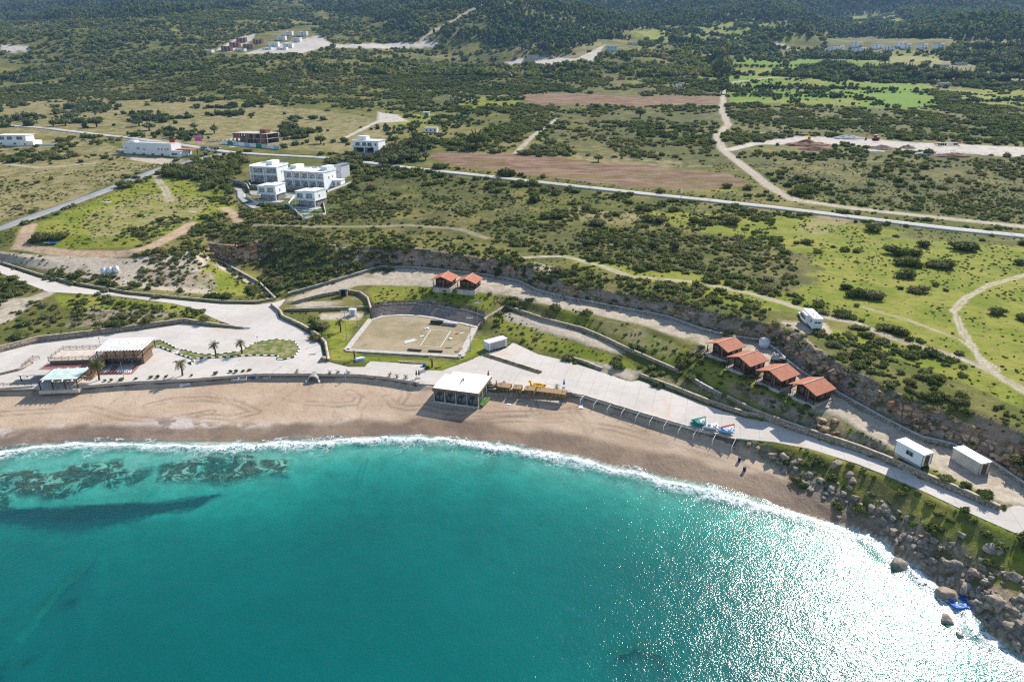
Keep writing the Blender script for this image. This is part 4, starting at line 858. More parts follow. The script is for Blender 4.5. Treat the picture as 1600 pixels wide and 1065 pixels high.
for i, x0 in enumerate((146, 183)):
    for k in range(7): flat('patio_stripe', [(x0 + k * 3.3, 582), (x0 + 1.6 + k * 3.3, 582), (x0 + 5.6 + k * 3.3 - (2 if i else 0), 577), (x0 + 4 + k * 3.3 - (2 if i else 0), 577)], 3.5, WHITE, .02)
# ------------------------------------------------------------------ arena: seats, kerbs, poles, pitch things
def arena():
    fr = [(582, 497), (597, 492), (624, 490), (654, 491), (678, 494.5), (702, 500), (724, 503.5), (745, 509)]; tp = [(577.5, 478.5), (602, 475.5), (637, 474), (660, 474.6), (680, 476.5), (711, 481.5), (735, 486.5), (757, 494.5)]
    F = [unproj(x, y, 3.9) for x, y in fr]; T_ = [unproj(x, y, 5.5) for x, y in tp]; n = 7
    r = root('amphitheatre_seating', 'curved concrete seat rows with dark brown bench boards above the sports pitch', 'seating', (*F[3], 3.7)); o = r.location
    def lerp(s, i): return (F[i][0] + (T_[i][0] - F[i][0]) * s - o[0], F[i][1] + (T_[i][1] - F[i][1]) * s - o[1])
    def rows(s0, s1, z0, z1, name, mat):
        V = []; Q = []
        for i in range(len(F)):
            for s, z in ((s0, z0), (s0, z1), (s1, z1), (s1, z0)): V.append((*lerp(s, i), z))
        for i in range(len(F) - 1):
            for k in range(4): Q.append((i * 4 + k, i * 4 + (k + 1) % 4, i * 4 + 4 + (k + 1) % 4, i * 4 + 4 + k))
        Q += [(0, 1, 2, 3), tuple(len(V) - 1 - k for k in range(4))]; me = npmesh(name, V, Q, None, [mat]); b = bmesh.new(); b.from_mesh(me); bmesh.ops.recalc_face_normals(b, faces=b.faces); b.to_mesh(me); b.free(); return link(name, me, r)
    for k in range(n):
        z = .15 + k * .20; rows(k / n, (k + 1) / n, -1.2, z, 'seat_row', paint('sunlit_seat_concrete', (.66, .61, .55), .8))  # one paler concrete tone, chosen to offset the shade between the steps
        rows(k / n - .012, k / n + .012, z - .08, z + .012, 'riser_board', RUST)
        rows(k / n + .045, k / n + .07, z + .015, z + .07, 'bench_board', RUST)
    rows(1.0, 1.04, -1.5, n * .20 + .55, 'back_wall', STONE)
    fl = [(541, 545), (580, 498), (597, 493.5), (624, 491.5), (654, 492.5), (678, 496), (702, 501.5), (724, 505), (742, 510), (720, 555)]
    z = 3.72; W = [(*unproj(x, y, z + .2), z) for x, y in fl]
    t = NT('pitch_turf'); p = t.pos(); c = t.mix(t.ramp(t.noise(p, .12, 5, .6), .35, .65), (.25, .20, .11, 1), (.34, .27, .17, 1)); c = t.mix(t.ramp(t.noise(p, .3, 5, .7), .58, .72, 0, .8), c, (.40, .33, .22, 1)); c = t.mix(t.ramp(t.noise(p, .22, 5, .7), .6, .72, 0, .7), c, (.12, .14, .035, 1)); t.pbr(c, .95, t.bump(t.noise(p, 3, 4), .4, .06), .2)
    tag(drape('sports_pitch', W, lambda x, y: 3.92, t.m, 4, 1.0), kind='structure')
    def strip(a, b, w, label):
        A, B_ = unproj(*a, 3.95), unproj(*b, 3.95); ang = math.atan2(B_[1] - A[1], B_[0] - A[0]); L = math.dist(A, B_); q = empty('kerb_walkway', (*A, 3.9), ang); q.name = 'kerb_walkway'; boxes('slab', PALEC, q, (0, L, -w / 2, w / 2, -.9, .045)); boxes('edge_stone', CAP, q, (0, L, -w / 2 - .15, -w / 2, -.9, .12)); tag(q, label, 'walkway'); return q
    strip((541, 546), (579, 498), 1.7, 'pale concrete walkway along the left side of the pitch'); strip((541, 546), (720, 556), 1.7, 'pale concrete walkway along the sea side of the pitch'); strip((720, 556), (742, 511), 1.7, 'pale concrete walkway along the right side of the pitch'); 
    c = [unproj(x, y + 2.2, 3.95) for x, y in fr]; V = []
    L_, R_ = offset([(*q, 0) for q in c], .7), offset([(*q, 0) for q in c], -.7); V = []; Q = []
    for a, b in zip(L_, R_): V += [(a[0], a[1], 3.6), (a[0], a[1], 3.97), (b[0], b[1], 3.97), (b[0], b[1], 3.6)]
    for i in range(len(c) - 1):
        for k in range(4): Q.append((i * 4 + k, i * 4 + 4 + k, i * 4 + 4 + (k + 1) % 4, i * 4 + (k + 1) % 4))
    tag(link('curved_walkway', npmesh('curved_walkway', V, Q, None, [PALEC])), 'curved pale walkway at the foot of the arena seats', 'walkway')
    ln = MB()
    cs = [unproj(540 + x / 6.154, 460 + y / 6.154, 3.95) for x, y in ((820, 335), (720, 490), (910, 505), (1010, 350))]
    for a, b in zip(cs, cs[1:] + cs[:1]):
        d = math.dist(a, b); M_ = Matrix.Translation((a[0], a[1], 3.93)) @ Matrix.Rotation(math.atan2(b[1] - a[1], b[0] - a[0]), 4, 'Z'); ln.box(0, d, -.06, .06, 0, .012, M=M_)
    tag(ln.build('court_lines', WHITE), 'white marked volleyball court lines on the worn pitch', 'court lines')
    for (x0, y0), (x1, y1), mt, lab in (((820, 272), (932, 282), BLACK, 'black covered bench in front of the arena seats'), ((942, 284), (1074, 298), CANV, 'grey covered bench right of the black one on the pitch'), ((598, 530), (728, 541), BLACK, 'left black mat on the sea side of the pitch'), ((795, 542), (932, 550), BLACK, 'right black mat on the sea side of the pitch')):
        A, B_ = unproj(540 + x0 / 6.154, 460 + y0 / 6.154, 4.0), unproj(540 + x1 / 6.154, 460 + y1 / 6.154, 4.0); L = math.dist(A, B_); ang = math.atan2(B_[1] - A[1], B_[0] - A[0]); hgt = .9 if y0 < 400 else .25
        q = root('covered_bench' if hgt > .5 else 'mat', lab, 'bench' if hgt > .5 else 'mat', (*A, 3.92), ang); boxes('cover', mt, q, (0, L, -.6, .6, .05, hgt), bev=.05); boxes('frame', GREYM, q, (.05, L - .05, -.5, .5, 0, .05))
        if hgt > .5: boxes('seat', GREYM, q, (.1, L - .1, -.95, -.6, .4, .46)); boxes('leg', GREYM, q, (.2, .26, -.9, -.84, 0, .4)); boxes('leg', GREYM, q, (L - .26, L - .2, -.9, -.84, 0, .4))
    for (x, y), s, lab in (((780, 330), 1.1, 'crumpled white canopy lying on the middle of the pitch'), ((728, 405), .9, 'small white bundle with black bag left of the court'), ((1012, 425), .9, 'white umbrella base standing inside the court edge')):
        P = unproj(540 + x / 6.154, 460 + y / 6.154, 3.95); q = root('canvas_bundle', lab, 'bundle', (*P, 3.92), s); m_ = MB(); rr = random.Random(int(x))
        for k in range(6): m_.ball((rr.uniform(-.7, .7) * s, rr.uniform(-.4, .4) * s, .15), .3 * s, 2, (1.3, 1, .6))
        m_.build('canvas', WHITE, q); MB().tube((.2, 0, 0), (.25, .1, 1.7 * s), .04).build('pole', GREYM, q)
    q = root('sun_lounger_stack', 'pile of white poles lying on the pitch left of the court', 'pile', (*unproj(640, 533, 3.95), 3.92), .7); m_ = MB()
    for k in range(9): m_.box(-2.2 + .1 * k, 2.0, -.9 + .2 * k, -.78 + .2 * k, .03, .14)
    m_.build('pole_pile', WHITE2, q)
    q = root('roller', 'small red and white pile of boards at the right of the pitch', 'board pile', (*unproj(716, 521, 3.95), 3.92), .6); boxes('boards', REDP, q, (-1.2, -.2, -.2, .1, 0, .15), (-.6, .3, .2, .4, 0, .1)); boxes('white_board', WHITE2, q, (.2, 1.9, -.5, -.1, 0, .12))
    q = root('plank_pile', 'brown board resting at the right corner of the pitch', 'board', (*unproj(717, 547, 3.95), 3.95), 1.1); boxes('plank', WOODL, q, (-1.6, 1.6, -.5, .5, .02, .1)); boxes('batten', WOOD, q, (-1.5, -1.4, -.55, .55, .1, .16), (1.3, 1.4, -.55, .55, .1, .16))
    # goal frame
    q = root('goal_frame', 'white goal frame near the left end of the seats', 'goal', (*unproj(635, 501, 3.95), 3.92), .2); MB().path([(-1.5, 0, 0), (-1.5, 0, 1.4), (1.5, 0, 1.4), (1.5, 0, 0)], .06).build('goal_post', WHITE2, q); MB().path([(-1.5, 0, .05), (-1.5, .9, .05), (1.5, .9, .05), (1.5, 0, .05)], .04).build('base_bar', WHITE2, q)
arena()
def light_pole(px, py, H, label):
    x, y, z = hit(px, py); r = root('light_pole', label, 'light pole', (x, y, z), 0, 'floodlight poles round the pitch')
    MB().tube((0, 0, -.3), (0, 0, H), .10, .07, 8).build('pole', GREYM, r); boxes('base', GREYC, r, (-.3, .3, -.3, .3, -.3, .2)); boxes('arm', GREYM, r, (-.9, .9, -.05, .05, H - .12, H))
    for s in (-.75, -.25, .25, .75):
        l = MB().box(s - .2, s + .2, -.3, .05, H, H + .32, bev=.03).build('floodlight', GREYM, r); boxes('lens', WHITE2, l, (s - .17, s + .17, -.32, -.3, H + .03, H + .29))
for a in ((559, 510, 9, 'floodlight pole beside the white cabinet at the left end of the seats'), (542, 531, 9, 'floodlight pole on the grass left of the pitch'), (747, 522, 10, 'blue grey floodlight pole at the right end of the seats'), (735, 548, 10, 'thin floodlight pole at the right sea side corner of the pitch')): light_pole(*a)
for a, lab in (((510, 531), 'leaning grey post by the stepped stone wall'), ((405, 552), 'dark lamp post on the traffic island'), ((160, 553), 'thin lamp post behind the beach club'), ((194, 592), 'thin mast near the sea wall by the red patio')):
    x, y, z = hit(*a); q = root('post', lab, 'post', (x, y, z)); MB().tube((0, 0, -.2), (0, 0, 5), .07, .05).build('pole', GREYM, q); boxes('cap', DARK, q, (-.12, .3, -.08, .08, 5, 5.1))
q = root('equipment_cabinet', 'white cabinet below the terrace wall at the left of the seats', 'cabinet', hit(552, 492), -.1); boxes('body', WHITE2, q, (-1.1, 1.1, -.7, .7, -.3, 2.0)); boxes('lid', WHITE, q, (-1.2, 1.2, -.8, .8, 2.0, 2.12)); boxes('door', CANV, q, (-.5, .5, -.73, -.7, .1, 1.8))
q = root('gate_booth', 'small stone gatehouse with grey slab roof on the terrace wall', 'gatehouse', (*unproj(537, 458, 6.3), 5.9), .1); boxes('wall', STONE, q, (-1.2, -.8, -1, 1, -.6, 2.0), (.8, 1.2, -1, 1, -.6, 2.0), (-.8, .8, .7, 1, -.6, 2.0)); boxes('roof', GREYC, q, (-1.5, 2.3, -1.2, 1.2, 2.0, 2.2)); boxes('door', DARK, q, (-.75, .75, -.2, -.1, -.4, 1.9))
# ------------------------------------------------------------------ containers
def container(label, A, B_, C_, z, g, windows=(), mat=None, L=6.0, W=2.5, group=None):
    a, ang, _, w_ = rect3(A, B_, C_, z); s = 1 if w_ > 0 else -1
    r = root('container', label, 'container', (a[0], a[1], g), ang, group); y0, y1 = (0, W) if s > 0 else (-W, 0); H = z - g
    boxes('body', mat or CORR, r, (0, L, y0, y1, .1, H - .05)); boxes('roof', WHITE2, r, (-.1, L + .1, y0 - .1, y1 + .1, H - .05, H + .06)); boxes('skid', GREYM, r, (.1, L - .1, y0 + .1, y0 + .3, -.6, .1), (.1, L - .1, y1 - .3, y1 - .1, -.6, .1))
    for x, y in ((0, y0), (L, y0), (0, y1), (L, y1)): boxes('corner_post', GREYM, r, (x - .06, x + .06, y - .06, y + .06, .1, H - .05))
    for f, u, w, h in windows: win(r, f, u, {'f': y0 - .02, 'b': y1 + .02, 'l': -.02, 'r': L + .02}[f], 1.05, w, h, GREYM)
    d = boxes('door', GREYM if mat is None else RUST, r, (L + .0, L + .05, y0 + .6, y1 - .7, .2, H - .4)); return r
container('white container cabin with one window beside the gravel lane above the road', (1401, 687.5), (1435, 706), (1412, 683), 11.4, 8.75, (('f', 3.2, 1.5, .9),), WHITE2)
container('beige walled container hut with white roof in front of the cliff wall', (1490, 699), (1521, 717), (1506, 693), 11.1, 8.4, (('l', 1.2, 1.2, 1.0),), OFFW)
container('white corrugated container between the arena and the plaza', (756, 532), (763.5, 536), (785, 524), 6.2, 3.7, (), None, 2.5, 6.5)
# ------------------------------------------------------------------ stairway, tanks, car
def stairway():
    a = unproj(1063, 576, 6.1); b = unproj(1101, 545, 9.8); ang = math.atan2(b[1] - a[1], b[0] - a[0]); L = math.dist(a, b); n = 20
    r = root('stairway', 'long pale concrete stairway climbing the slope to the uppermost cabin', 'stairway', (*a, 6.0), ang); m_ = MB()
    for k in range(n): m_.box(L * k / n, L * (k + 1) / n, -1.0, 1.0, -1.0, 3.9 * (k + 1) / n)
    m_.build('step', WOODL, r)
    for s in (-1, 1):
        m_ = MB(); q = [(0, -.9), (0, .45), (L, 4.35), (L, 2.6)]; lo = [m_.bm.verts.new((x, s * 1.15 - .13, z)) for x, z in q]; hi = [m_.bm.verts.new((x, s * 1.15 + .13, z)) for x, z in q]; m_.bm.faces.new(lo); m_.bm.faces.new(hi)
        for i in range(4): m_.bm.faces.new((lo[i], lo[(i + 1) % 4], hi[(i + 1) % 4], hi[i]))
        m_.build('parapet', PALEC, r)
stairway()
def tank(name, label, loc, r_, H, mat, horiz=False, rz=0, group=None):
    o = root(name, label, 'water tank', loc, rz, group); m_ = MB()
    if horiz:
        m_.tube((-H / 2, 0, r_), (H / 2, 0, r_), r_, None, 20); m_.build('tank_body', mat, o, True)
        for s in (-.3, 0, .3): MB().tube((s * H - .05, 0, r_), (s * H + .05, 0, r_), r_ + .03, None, 20).build('band', LBLUE, o)
        boxes('cradle', GREYC, o, (-H * .3, -H * .2, -r_ * .8, r_ * .8, -.4, .25), (H * .2, H * .3, -r_ * .8, r_ * .8, -.4, .25))
    else:
        m_.tube((0, 0, 0), (0, 0, H), r_, None, 20); m_.tube((0, 0, H), (0, 0, H + r_ * .35), r_, r_ * .3, 20); m_.build('tank_body', mat, o, True); MB().tube((0, 0, H + r_ * .3), (0, 0, H + r_ * .3 + .15), r_ * .28, None, 12).build('lid', GREYM, o); boxes('pad', GREYC, o, (-r_ * 1.1, r_ * 1.1, -r_ * 1.1, r_ * 1.1, -.5, .04))
    return o
tank('water_tank', 'large round white water tank behind the second cabin', (*unproj(1194, 541, 10.1), 10.05), 1.45, 2.0, WHITE2)
tank('small_water_tank', 'left small white drum behind the second cabin', (*unproj(1209, 556, 10.1), 9.95), .45, .9, WHITE2); tank('small_water_tank', 'right small white drum beside the dark car', (*unproj(1214, 558, 10.1), 9.95), .45, .9, WHITE2)
for i, (x, y) in enumerate(((163, 428), (172, 426.5), (182, 425))):
    P = hit(x, y); tank('bulk_tank', ['leftmost', 'middle', 'rightmost'][i] + ' white and blue tank of the three on the slope above the road', P, 1.05, 1.9, LBLUE if i == 5 else WHITE2, False, .2, 'white tanks on the slope')
def car(label, x, y, z, rz, col, L=4.3, W=1.75, H=1.45, cat='car'):
    r = root('parked_car', label, cat, (x, y, z), rz); m_ = MB(); p = [(-L / 2, .35), (-L / 2, .8), (-L * .36, .92), (-L * .22, .95), (L * .22, .95), (L * .44, .85), (L / 2, .65), (L / 2, .35)]
    lo = [m_.bm.verts.new((a, -W / 2, b)) for a, b in p]; hi = [m_.bm.verts.new((a, W / 2, b)) for a, b in p]; m_.bm.faces.new(lo); m_.bm.faces.new(hi[::-1])
    for i in range(len(p)): j = (i + 1) % len(p); m_.bm.faces.new((lo[i], hi[i], hi[j], lo[j]))
    m_.build('body', col, r)
    c = MB(); q = [(-L * .40, .93), (-L * .30, H - .04), (L * .05, H - .04), (L * .22, .93)]; lo = [c.bm.verts.new((a, -W / 2 + .08, b)) for a, b in q]; hi = [c.bm.verts.new((a, W / 2 - .08, b)) for a, b in q]
    for v in (lo, hi):
        for k in (1, 2): v[k].co.y *= .86
    c.bm.faces.new(lo); c.bm.faces.new(hi[::-1])
    for i in range(4): j = (i + 1) % 4; c.bm.faces.new((lo[i], hi[i], hi[j], lo[j]))
    c.build('windscreen', GLASS, r); boxes('roof', col, r, (-L * .29, L * .04, -W / 2 + .2, W / 2 - .2, H - .05, H))
    for sx in (-.31, .31):
        for sy in (-1, 1):
            w_ = MB().tube((sx * L, sy * (W / 2 - .22), .32), (sx * L, sy * (W / 2 + .01), .32), .32, None, 14).build('wheel', BLACK, r); MB().tube((sx * L, sy * (W / 2 + .01), .32), (sx * L, sy * (W / 2 + .025), .32), .19, None, 10).build('rim', GREYM, w_)
    for sy in (-1, 1): boxes('headlight', WHITE2, r, (L / 2 - .03, L / 2 + .02, sy * W * .34 - .18, sy * W * .34 + .18, .55, .72))
    return r
CARD = paint('dark_car_paint', (.02, .022, .028), .25, .1, 1, spec=.5, dirt=.15)
car('dark car parked behind the third cabin under the stone wall', *unproj(1218, 566, 10), 9.95, 2.6, CARD)
def camper():
    a = unproj(1277, 510, 16.6); b = unproj(1259, 492, 16.6); ang = math.atan2(b[1] - a[1], b[0] - a[0]); g = hz(*a); L = 8.4
    r = root('travel_trailer', 'long white fifth wheel caravan with side slide out parked at the cliff edge', 'caravan', (a[0], a[1], g), ang)
    m_ = MB(); m_.side([(0, 0), (0, 0)], 0, 0) if False else None
    p = [(0, .7), (0, 3.4), (L - .1, 3.4), (L + .2, 2.7), (L + .1, 1.6), (L - 2.2, 1.5), (L - 2.4, .7)]; m_ = MB(); lo = [m_.bm.verts.new((x, -1.25, z)) for x, z in p]; hi = [m_.bm.verts.new((x, 1.25, z)) for x, z in p]; m_.bm.faces.new(lo); m_.bm.faces.new(hi[::-1])
    for i in range(len(p)): j = (i + 1) % len(p); m_.bm.faces.new((lo[i], hi[i], hi[j], lo[j]))
    m_.build('body', WHITE2, r)
    # the seaward side is +y here
    so_ = boxes('slide_out', WHITE2, r, (3.2, 7.2, 1.25, 2.0, .9, 3.15), bev=.05)
    for u in (3.9, 4.9, 5.7, 6.6): win(r, 'b', u, 2.02, 1.8, .55, .75, DARK)
    win(r, 'b', 1.4, 1.27, 1.8, .6, .8, DARK); win(r, 'l', -.4, -.02, 2.1, .7, .4, DARK); win(r, 'l', .5, -.02, 2.1, .7, .4, DARK)
    for x, y in ((1.2, 0), (3.2, .3), (4.2, -.2), (5.6, .2), (6.8, 0)): boxes('roof_vent', GREYM if x > 4 else CANV, r, (x - .3, x + .3, y - .25, y + .25, 3.4, 3.52))
    for x in (2.2, 3.1):
        for s in (-1, 1): w_ = MB().tube((x, s * 1.0, .38), (x, s * 1.24, .38), .38, None, 14).build('wheel', BLACK, r); MB().tube((x, s * 1.24, .38), (x, s * 1.255, .38), .2, None, 10).build('rim', GREYM, w_)
    boxes('skirt', CANV, r, (.1, L - 2.5, -1.2, 1.2, .45, .7)); boxes('leg', GREYM, r, (L - 1, L - .9, -.8, -.7, 0, 1.6)); boxes('leg', GREYM, r, (L - 1, L - .9, .7, .8, 0, 1.6))
    tx, ty = a[0] + math.cos(ang) * (L + 1.6), a[1] + math.sin(ang) * (L + 1.6)
    car('white pickup truck hitched in front of the long white caravan', tx, ty, hz(tx, ty), ang, WHITE2, 5.3, 1.9, 1.75, 'pickup truck')
camper()
# ------------------------------------------------------------------ pedal boats, floats and other beach things
def pedal_boat(label, px, py, z, rz, hull, slide):
    x, y = unproj(px, py, z); r = root('pedal_boat', label, 'pedal boat', (x, y, z), rz, 'pedal boats at the road edge')
    for s in (-.62, .62):
        m_ = MB(); m_.ball((0, s, .33), .42, 3, (4.3, .95, .8)); m_.build('hull', hull, r, True)
    boxes('deck', hull, r, (-1.3, 1.2, -.9, .9, .5, .66), bev=.05); boxes('seat', WHITE2, r, (-.9, -.4, -.75, -.1, .66, 1.0), (-.9, -.4, .1, .75, .66, 1.0), (-1.05, -.9, -.75, -.1, .66, 1.4), (-1.05, -.9, .1, .75, .66, 1.4))
    if slide is not None:
        m_ = MB(); q = [(1.2, .75), (-1.5, 2.1), (-1.5, 2.2), (1.2, .9)]; lo = [m_.bm.verts.new((a, -.28, b)) for a, b in q]; hi = [m_.bm.verts.new((a, .28, b)) for a, b in q]; m_.bm.faces.new(lo); m_.bm.faces.new(hi)
        for i in range(4): j = (i + 1) % 4; m_.bm.faces.new((lo[i], hi[i], hi[j], lo[j]))
        m_.build('slide', slide, r); MB().path([(-1.5, -.25, .66), (-1.5, -.25, 2.2)], .05).path([(-1.5, .25, .66), (-1.5, .25, 2.2)], .05).build('ladder', GREYM, r)
    else: boxes('engine_cover', CANV, r, (.2, .9, -.5, .5, .66, .95), bev=.06)
pedal_boat('teal pedal boat with green slide beside the sea wall', 1091, 662, 4.25, 2.7, TEAL, TEAL); pedal_boat('white pedal boat between the teal and the blue one', 1112, 668, 4.35, 2.8, WHITE2, None); pedal_boat('blue pedal boat with red slide at the road edge', 1135, 674, 4.45, 2.75, LBLUE, REDP); 
def duck():
    r = root('duck_float', 'yellow inflatable duck float with red beak behind the thatched shelters', 'inflatable float', (*unproj(840, 603, 3.9), 3.65), 2.9); m_ = MB(); n = 20
    for k in range(n):
        a = k / n * 2 * math.pi; m_.ball((1.6 * math.cos(a), .8 * math.sin(a), .4), .42, 2)
    m_.build('ring', YELL, r, True); m_ = MB(); m_.tube((1.7, 0, .5), (1.9, 0, 1.2), .28, .22, 12); m_.ball((1.95, 0, 1.35), .36, 2); h = m_.build('head', YELL, r, True); MB().tube((2.2, 0, 1.3), (2.55, 0, 1.22), .16, .03, 8).build('beak', REDP, h)
    m_ = MB(); m_.ball((-1.9, 0, .75), .4, 2, (1.2, .8, .7)); m_.build('tail', YELL, r, True)
duck()
def umbrella(label, px, py, z, col, closed=True):
    x, y, _ = hit(px, py); r = root('closed_parasol', label, 'parasol', (x, y, z)); MB().tube((0, 0, -.3), (0, 0, 2.5), .04).build('pole', GREYM, r); m_ = MB(); m_.tube((0, 0, 1.0), (0, 0, 2.4), .3, .08, 10); m_.build('canopy', col, r); boxes('base', GREYC, r, (-.35, .35, -.35, .35, -.1, .1))
umbrella('closed blue parasol right of the yellow float', 881, 607, 3.6, BLUE); umbrella('closed dark parasol at the back corner of the restaurant', 763, 592, 3.4, RUST)
for px, lab in ((651, 'left'), (655, 'right')): umbrella(f'{lab} one of two closed brown parasols at the end of the sea wall', px, 592, 3.55, RUST)
def box_thing(name, label, cat, px, py, z, rz, parts, group=None):
    x, y = unproj(px, py, z); r = root(name, label, cat, (x, y, z), rz, group)
    for nm, mt, bs in parts: boxes(nm, mt, r, *bs)
    return r
for i, (px, py, c, lab) in enumerate(((369, 594, WHITE2, 'leftmost white lounger frame stacked under the sea wall'), (381, 593, WHITE2, 'second white lounger frame stacked under the sea wall'), (394, 591, BLUE, 'blue covered lounger stack under the sea wall'), (405, 590, WHITE2, 'white lounger stack beside the blue ones under the wall'), (418, 591, OFFW, 'rightmost pale lounger stack near the drain arch'))):
    box_thing('lounger_stack', lab, 'lounger stack', px, py + 1, 2.05, .05 * i, [('seat', c, ((-1.0, 1.0, -.7, .7, .35, .55), (-1.0, 1.0, -.65, .65, .65, .8))), ('backrest', c, ((.9, 1.05, -.7, .7, .55, 1.1),)), ('leg', GREYM, ((-.9, -.8, -.6, -.5, 0, .35), (.8, .9, -.6, -.5, 0, .35), (-.9, -.8, .5, .6, 0, .35), (.8, .9, .5, .6, 0, .35)))], 'stacked loungers under the sea wall')
box_thing('overturned_boat', 'small white boat lying on the sand below the sea wall', 'boat', 290, 602, 2.05, .5, [('keel', WHITE2, ((-1.5, 1.5, -.06, .06, .5, .62),)), ('hull', WHITE2, ((-1.4, 1.2, -.5, .5, 0, .4), (-1.2, 1.0, -.35, .35, .4, .52)))])
box_thing('white_board', 'flat white board lying on the sand below the pillar', 'board', 908, 634, 1.9, 1.45, [('panel', WHITE2, ((-1.4, 1.4, -.45, .45, .02, .12),)), ('rim', CANV, ((-1.45, -1.4, -.45, .45, .02, .16), (-.03, .03, -.45, .45, .12, .15)))])
for px, py, lab in ((790, 627, 'white rag left of the tyre arc on the sand'), (795, 632, 'pale folded sheet in front of the thatched shelters'), (740, 637, 'pale slab at the corner of the restaurant')): box_thing('loose_sheet', lab, 'sheet', px, py, 1.8, px * .3, [('fold', PALEC, ((-.7, .7, -.4, .4, .02, .12),)), ('fold_top', WHITE, ((-.4, .5, -.25, .3, .12, .2),))])
box_thing('turf_strip', 'bright green strip of turf beside the restaurant', 'turf', 757, 627, 2.2, 1.1, [('mat', TURF, ((-2.2, 2.2, -.65, .65, -.2, .1),)), ('edging', WOODL, ((-2.25, 2.25, -.75, -.66, -.2, .12),))])
for px, py, lab in ((1155, 720, 'upper dark blue bin standing on the right of the beach'), (1163, 735, 'lower dark blue bin on the sand near the water')):
    x, y, z = hit(px, py); r = root('bin', lab, 'bin', (x, y, z)); MB().tube((0, 0, -.1), (0, 0, .85), .3, .34, 12).build('drum', paint('navy_plastic', (.01, .03, .16), .5), r); MB().tube((0, 0, .85), (0, 0, .93), .36, None, 12).build('lid', DARK, r)
box_thing('blue_bag', 'blue plastic crate by the corner of the grass strip', 'crate', 663, 571, 3.55, 0, [('tub', BLUE, ((-.4, .4, -.4, .4, 0, .6),)), ('lid', BLUE, ((-.45, .45, -.45, .45, .6, .68),))])
box_thing('covered_boat', 'light blue covered dinghy on the grass edge of the plaza', 'dinghy', 562, 563, 3.6, .5, [('hull', LBLUE, ((-1.3, 1.3, -.6, .6, 0, .55), (-1.0, 1.6, -.4, .4, .1, .6))), ('cover', WHITE2, ((-1.0, 1.1, -.45, .45, .6, .85),))])
box_thing('timber_pile', 'pile of boards along the edge of the grass strip', 'timber pile', 643, 566, 3.6, -.06, [('plank', WOODL, ((-3, 2.6, -.3, 0, 0, .2), (-1, 3.4, -.7, -.4, 0, .12))), ('pale_plank', PALEC, ((-3.8, 1, .15, .4, .05, .22),))])
for k, (px, py) in enumerate(((765, 606), (772, 611))): box_thing('blue_barrel_crate', ['blue crate behind the restaurant corner', 'blue sheeted crate in front of the first thatched shelter'][k], 'crate', px, py, 3.2 if not k else 2.3, .4, [('tub', BLUE, ((-.7, .7, -.5, .5, -.5, .8),)), ('lid', LBLUE, ((-.75, .75, -.55, .55, .8, .9),))])
r = box_thing('rubble_heap', 'brown heap of furniture and planks behind the restaurant corner', 'heap', 772, 604, 3.4, .3, [('plank', WOODL, ((-1.6, 1, -.8, .2, -.6, .7), (-.6, 1.8, -.2, .9, -.6, .5))), ('post', RUST, ((-1.5, -1.3, -.5, -.3, 0, 1.6), (.4, .6, -.4, -.2, 0, 1.9), (-.8, -.6, .2, .4, 0, 1.4)))])
def drain_arch():
    x, y = unproj(491, 590, 2.6); r = root('drain_outlet', 'grey concrete arch drain outlet in the sea wall', 'drain outlet', (x, y, 1.9), 0); m_ = MB(); n = 10
    for k in range(n):
        a0, a1 = math.pi * k / n, math.pi * (k + 1) / n
        p = [(1.5 * math.cos(a), .7 + 1.2 * math.sin(a)) for a in (a0, a1)] + [(1.1 * math.cos(a), .7 + .85 * math.sin(a)) for a in (a1, a0)]; lo = [m_.bm.verts.new((q[0], -1.4, q[1])) for q in p]; hi = [m_.bm.verts.new((q[0], 1.6, q[1])) for q in p]; m_.bm.faces.new(lo); m_.bm.faces.new(hi)
        for i in range(4): j = (i + 1) % 4; m_.bm.faces.new((lo[i], hi[i], hi[j], lo[j]))
    m_.box(-1.5, -1.1, -1.4, 1.6, -.6, .7); m_.box(1.1, 1.5, -1.4, 1.6, -.6, .7); m_.build('vault', GREYC, r); boxes('dark_opening', BLACK, r, (-1.1, 1.1, 1.2, 1.4, -.4, 1.4)); boxes('wing_wall', WHITE, r, (-1.9, -1.5, -1.8, -.8, -.5, .6), (1.5, 1.9, -1.8, -.8, -.5, .6))  # black panel closes the vault and stands in for its inner shade
drain_arch()
def arch_end():
    x, y = unproj(505, 562, 3.8); r = root('wall_arch', 'rounded stone arch end at the foot of the stepped wall', 'arch', (x, y, 3.55), 0); MB().tube((-.0, -.8, .1), (0, .8, .1), 1.0, None, 16).build('vault', STONE, r, True); boxes('slab', PALEC, r, (-1.3, 1.3, -.9, .9, -.4, .06))
arch_end()
r = root('blue_shower', 'blue shower post in front of the sea wall', 'shower', (*unproj(540, 595, 2.1), 2.0)); MB().tube((0, 0, -.3), (0, 0, 2.4), .09).build('pole', LBLUE, r); boxes('head', BLUE, r, (-.15, .15, -.4, .1, 2.3, 2.42)); boxes('base', BLUE, r, (-.4, .4, -.4, .4, -.2, .15))
r = root('blue_bench', 'low blue bench at the end of the sea wall', 'bench', (*unproj(655, 597, 3.3), 3.0), .0); boxes('seat', BLUE, r, (-2.2, 1.8, -.25, .25, .35, .5)); boxes('leg', BLUE, r, (-2, -1.9, -.2, .2, -.6, .35)); boxes('leg', BLUE, r, (1.5, 1.6, -.2, .2, -.6, .35))
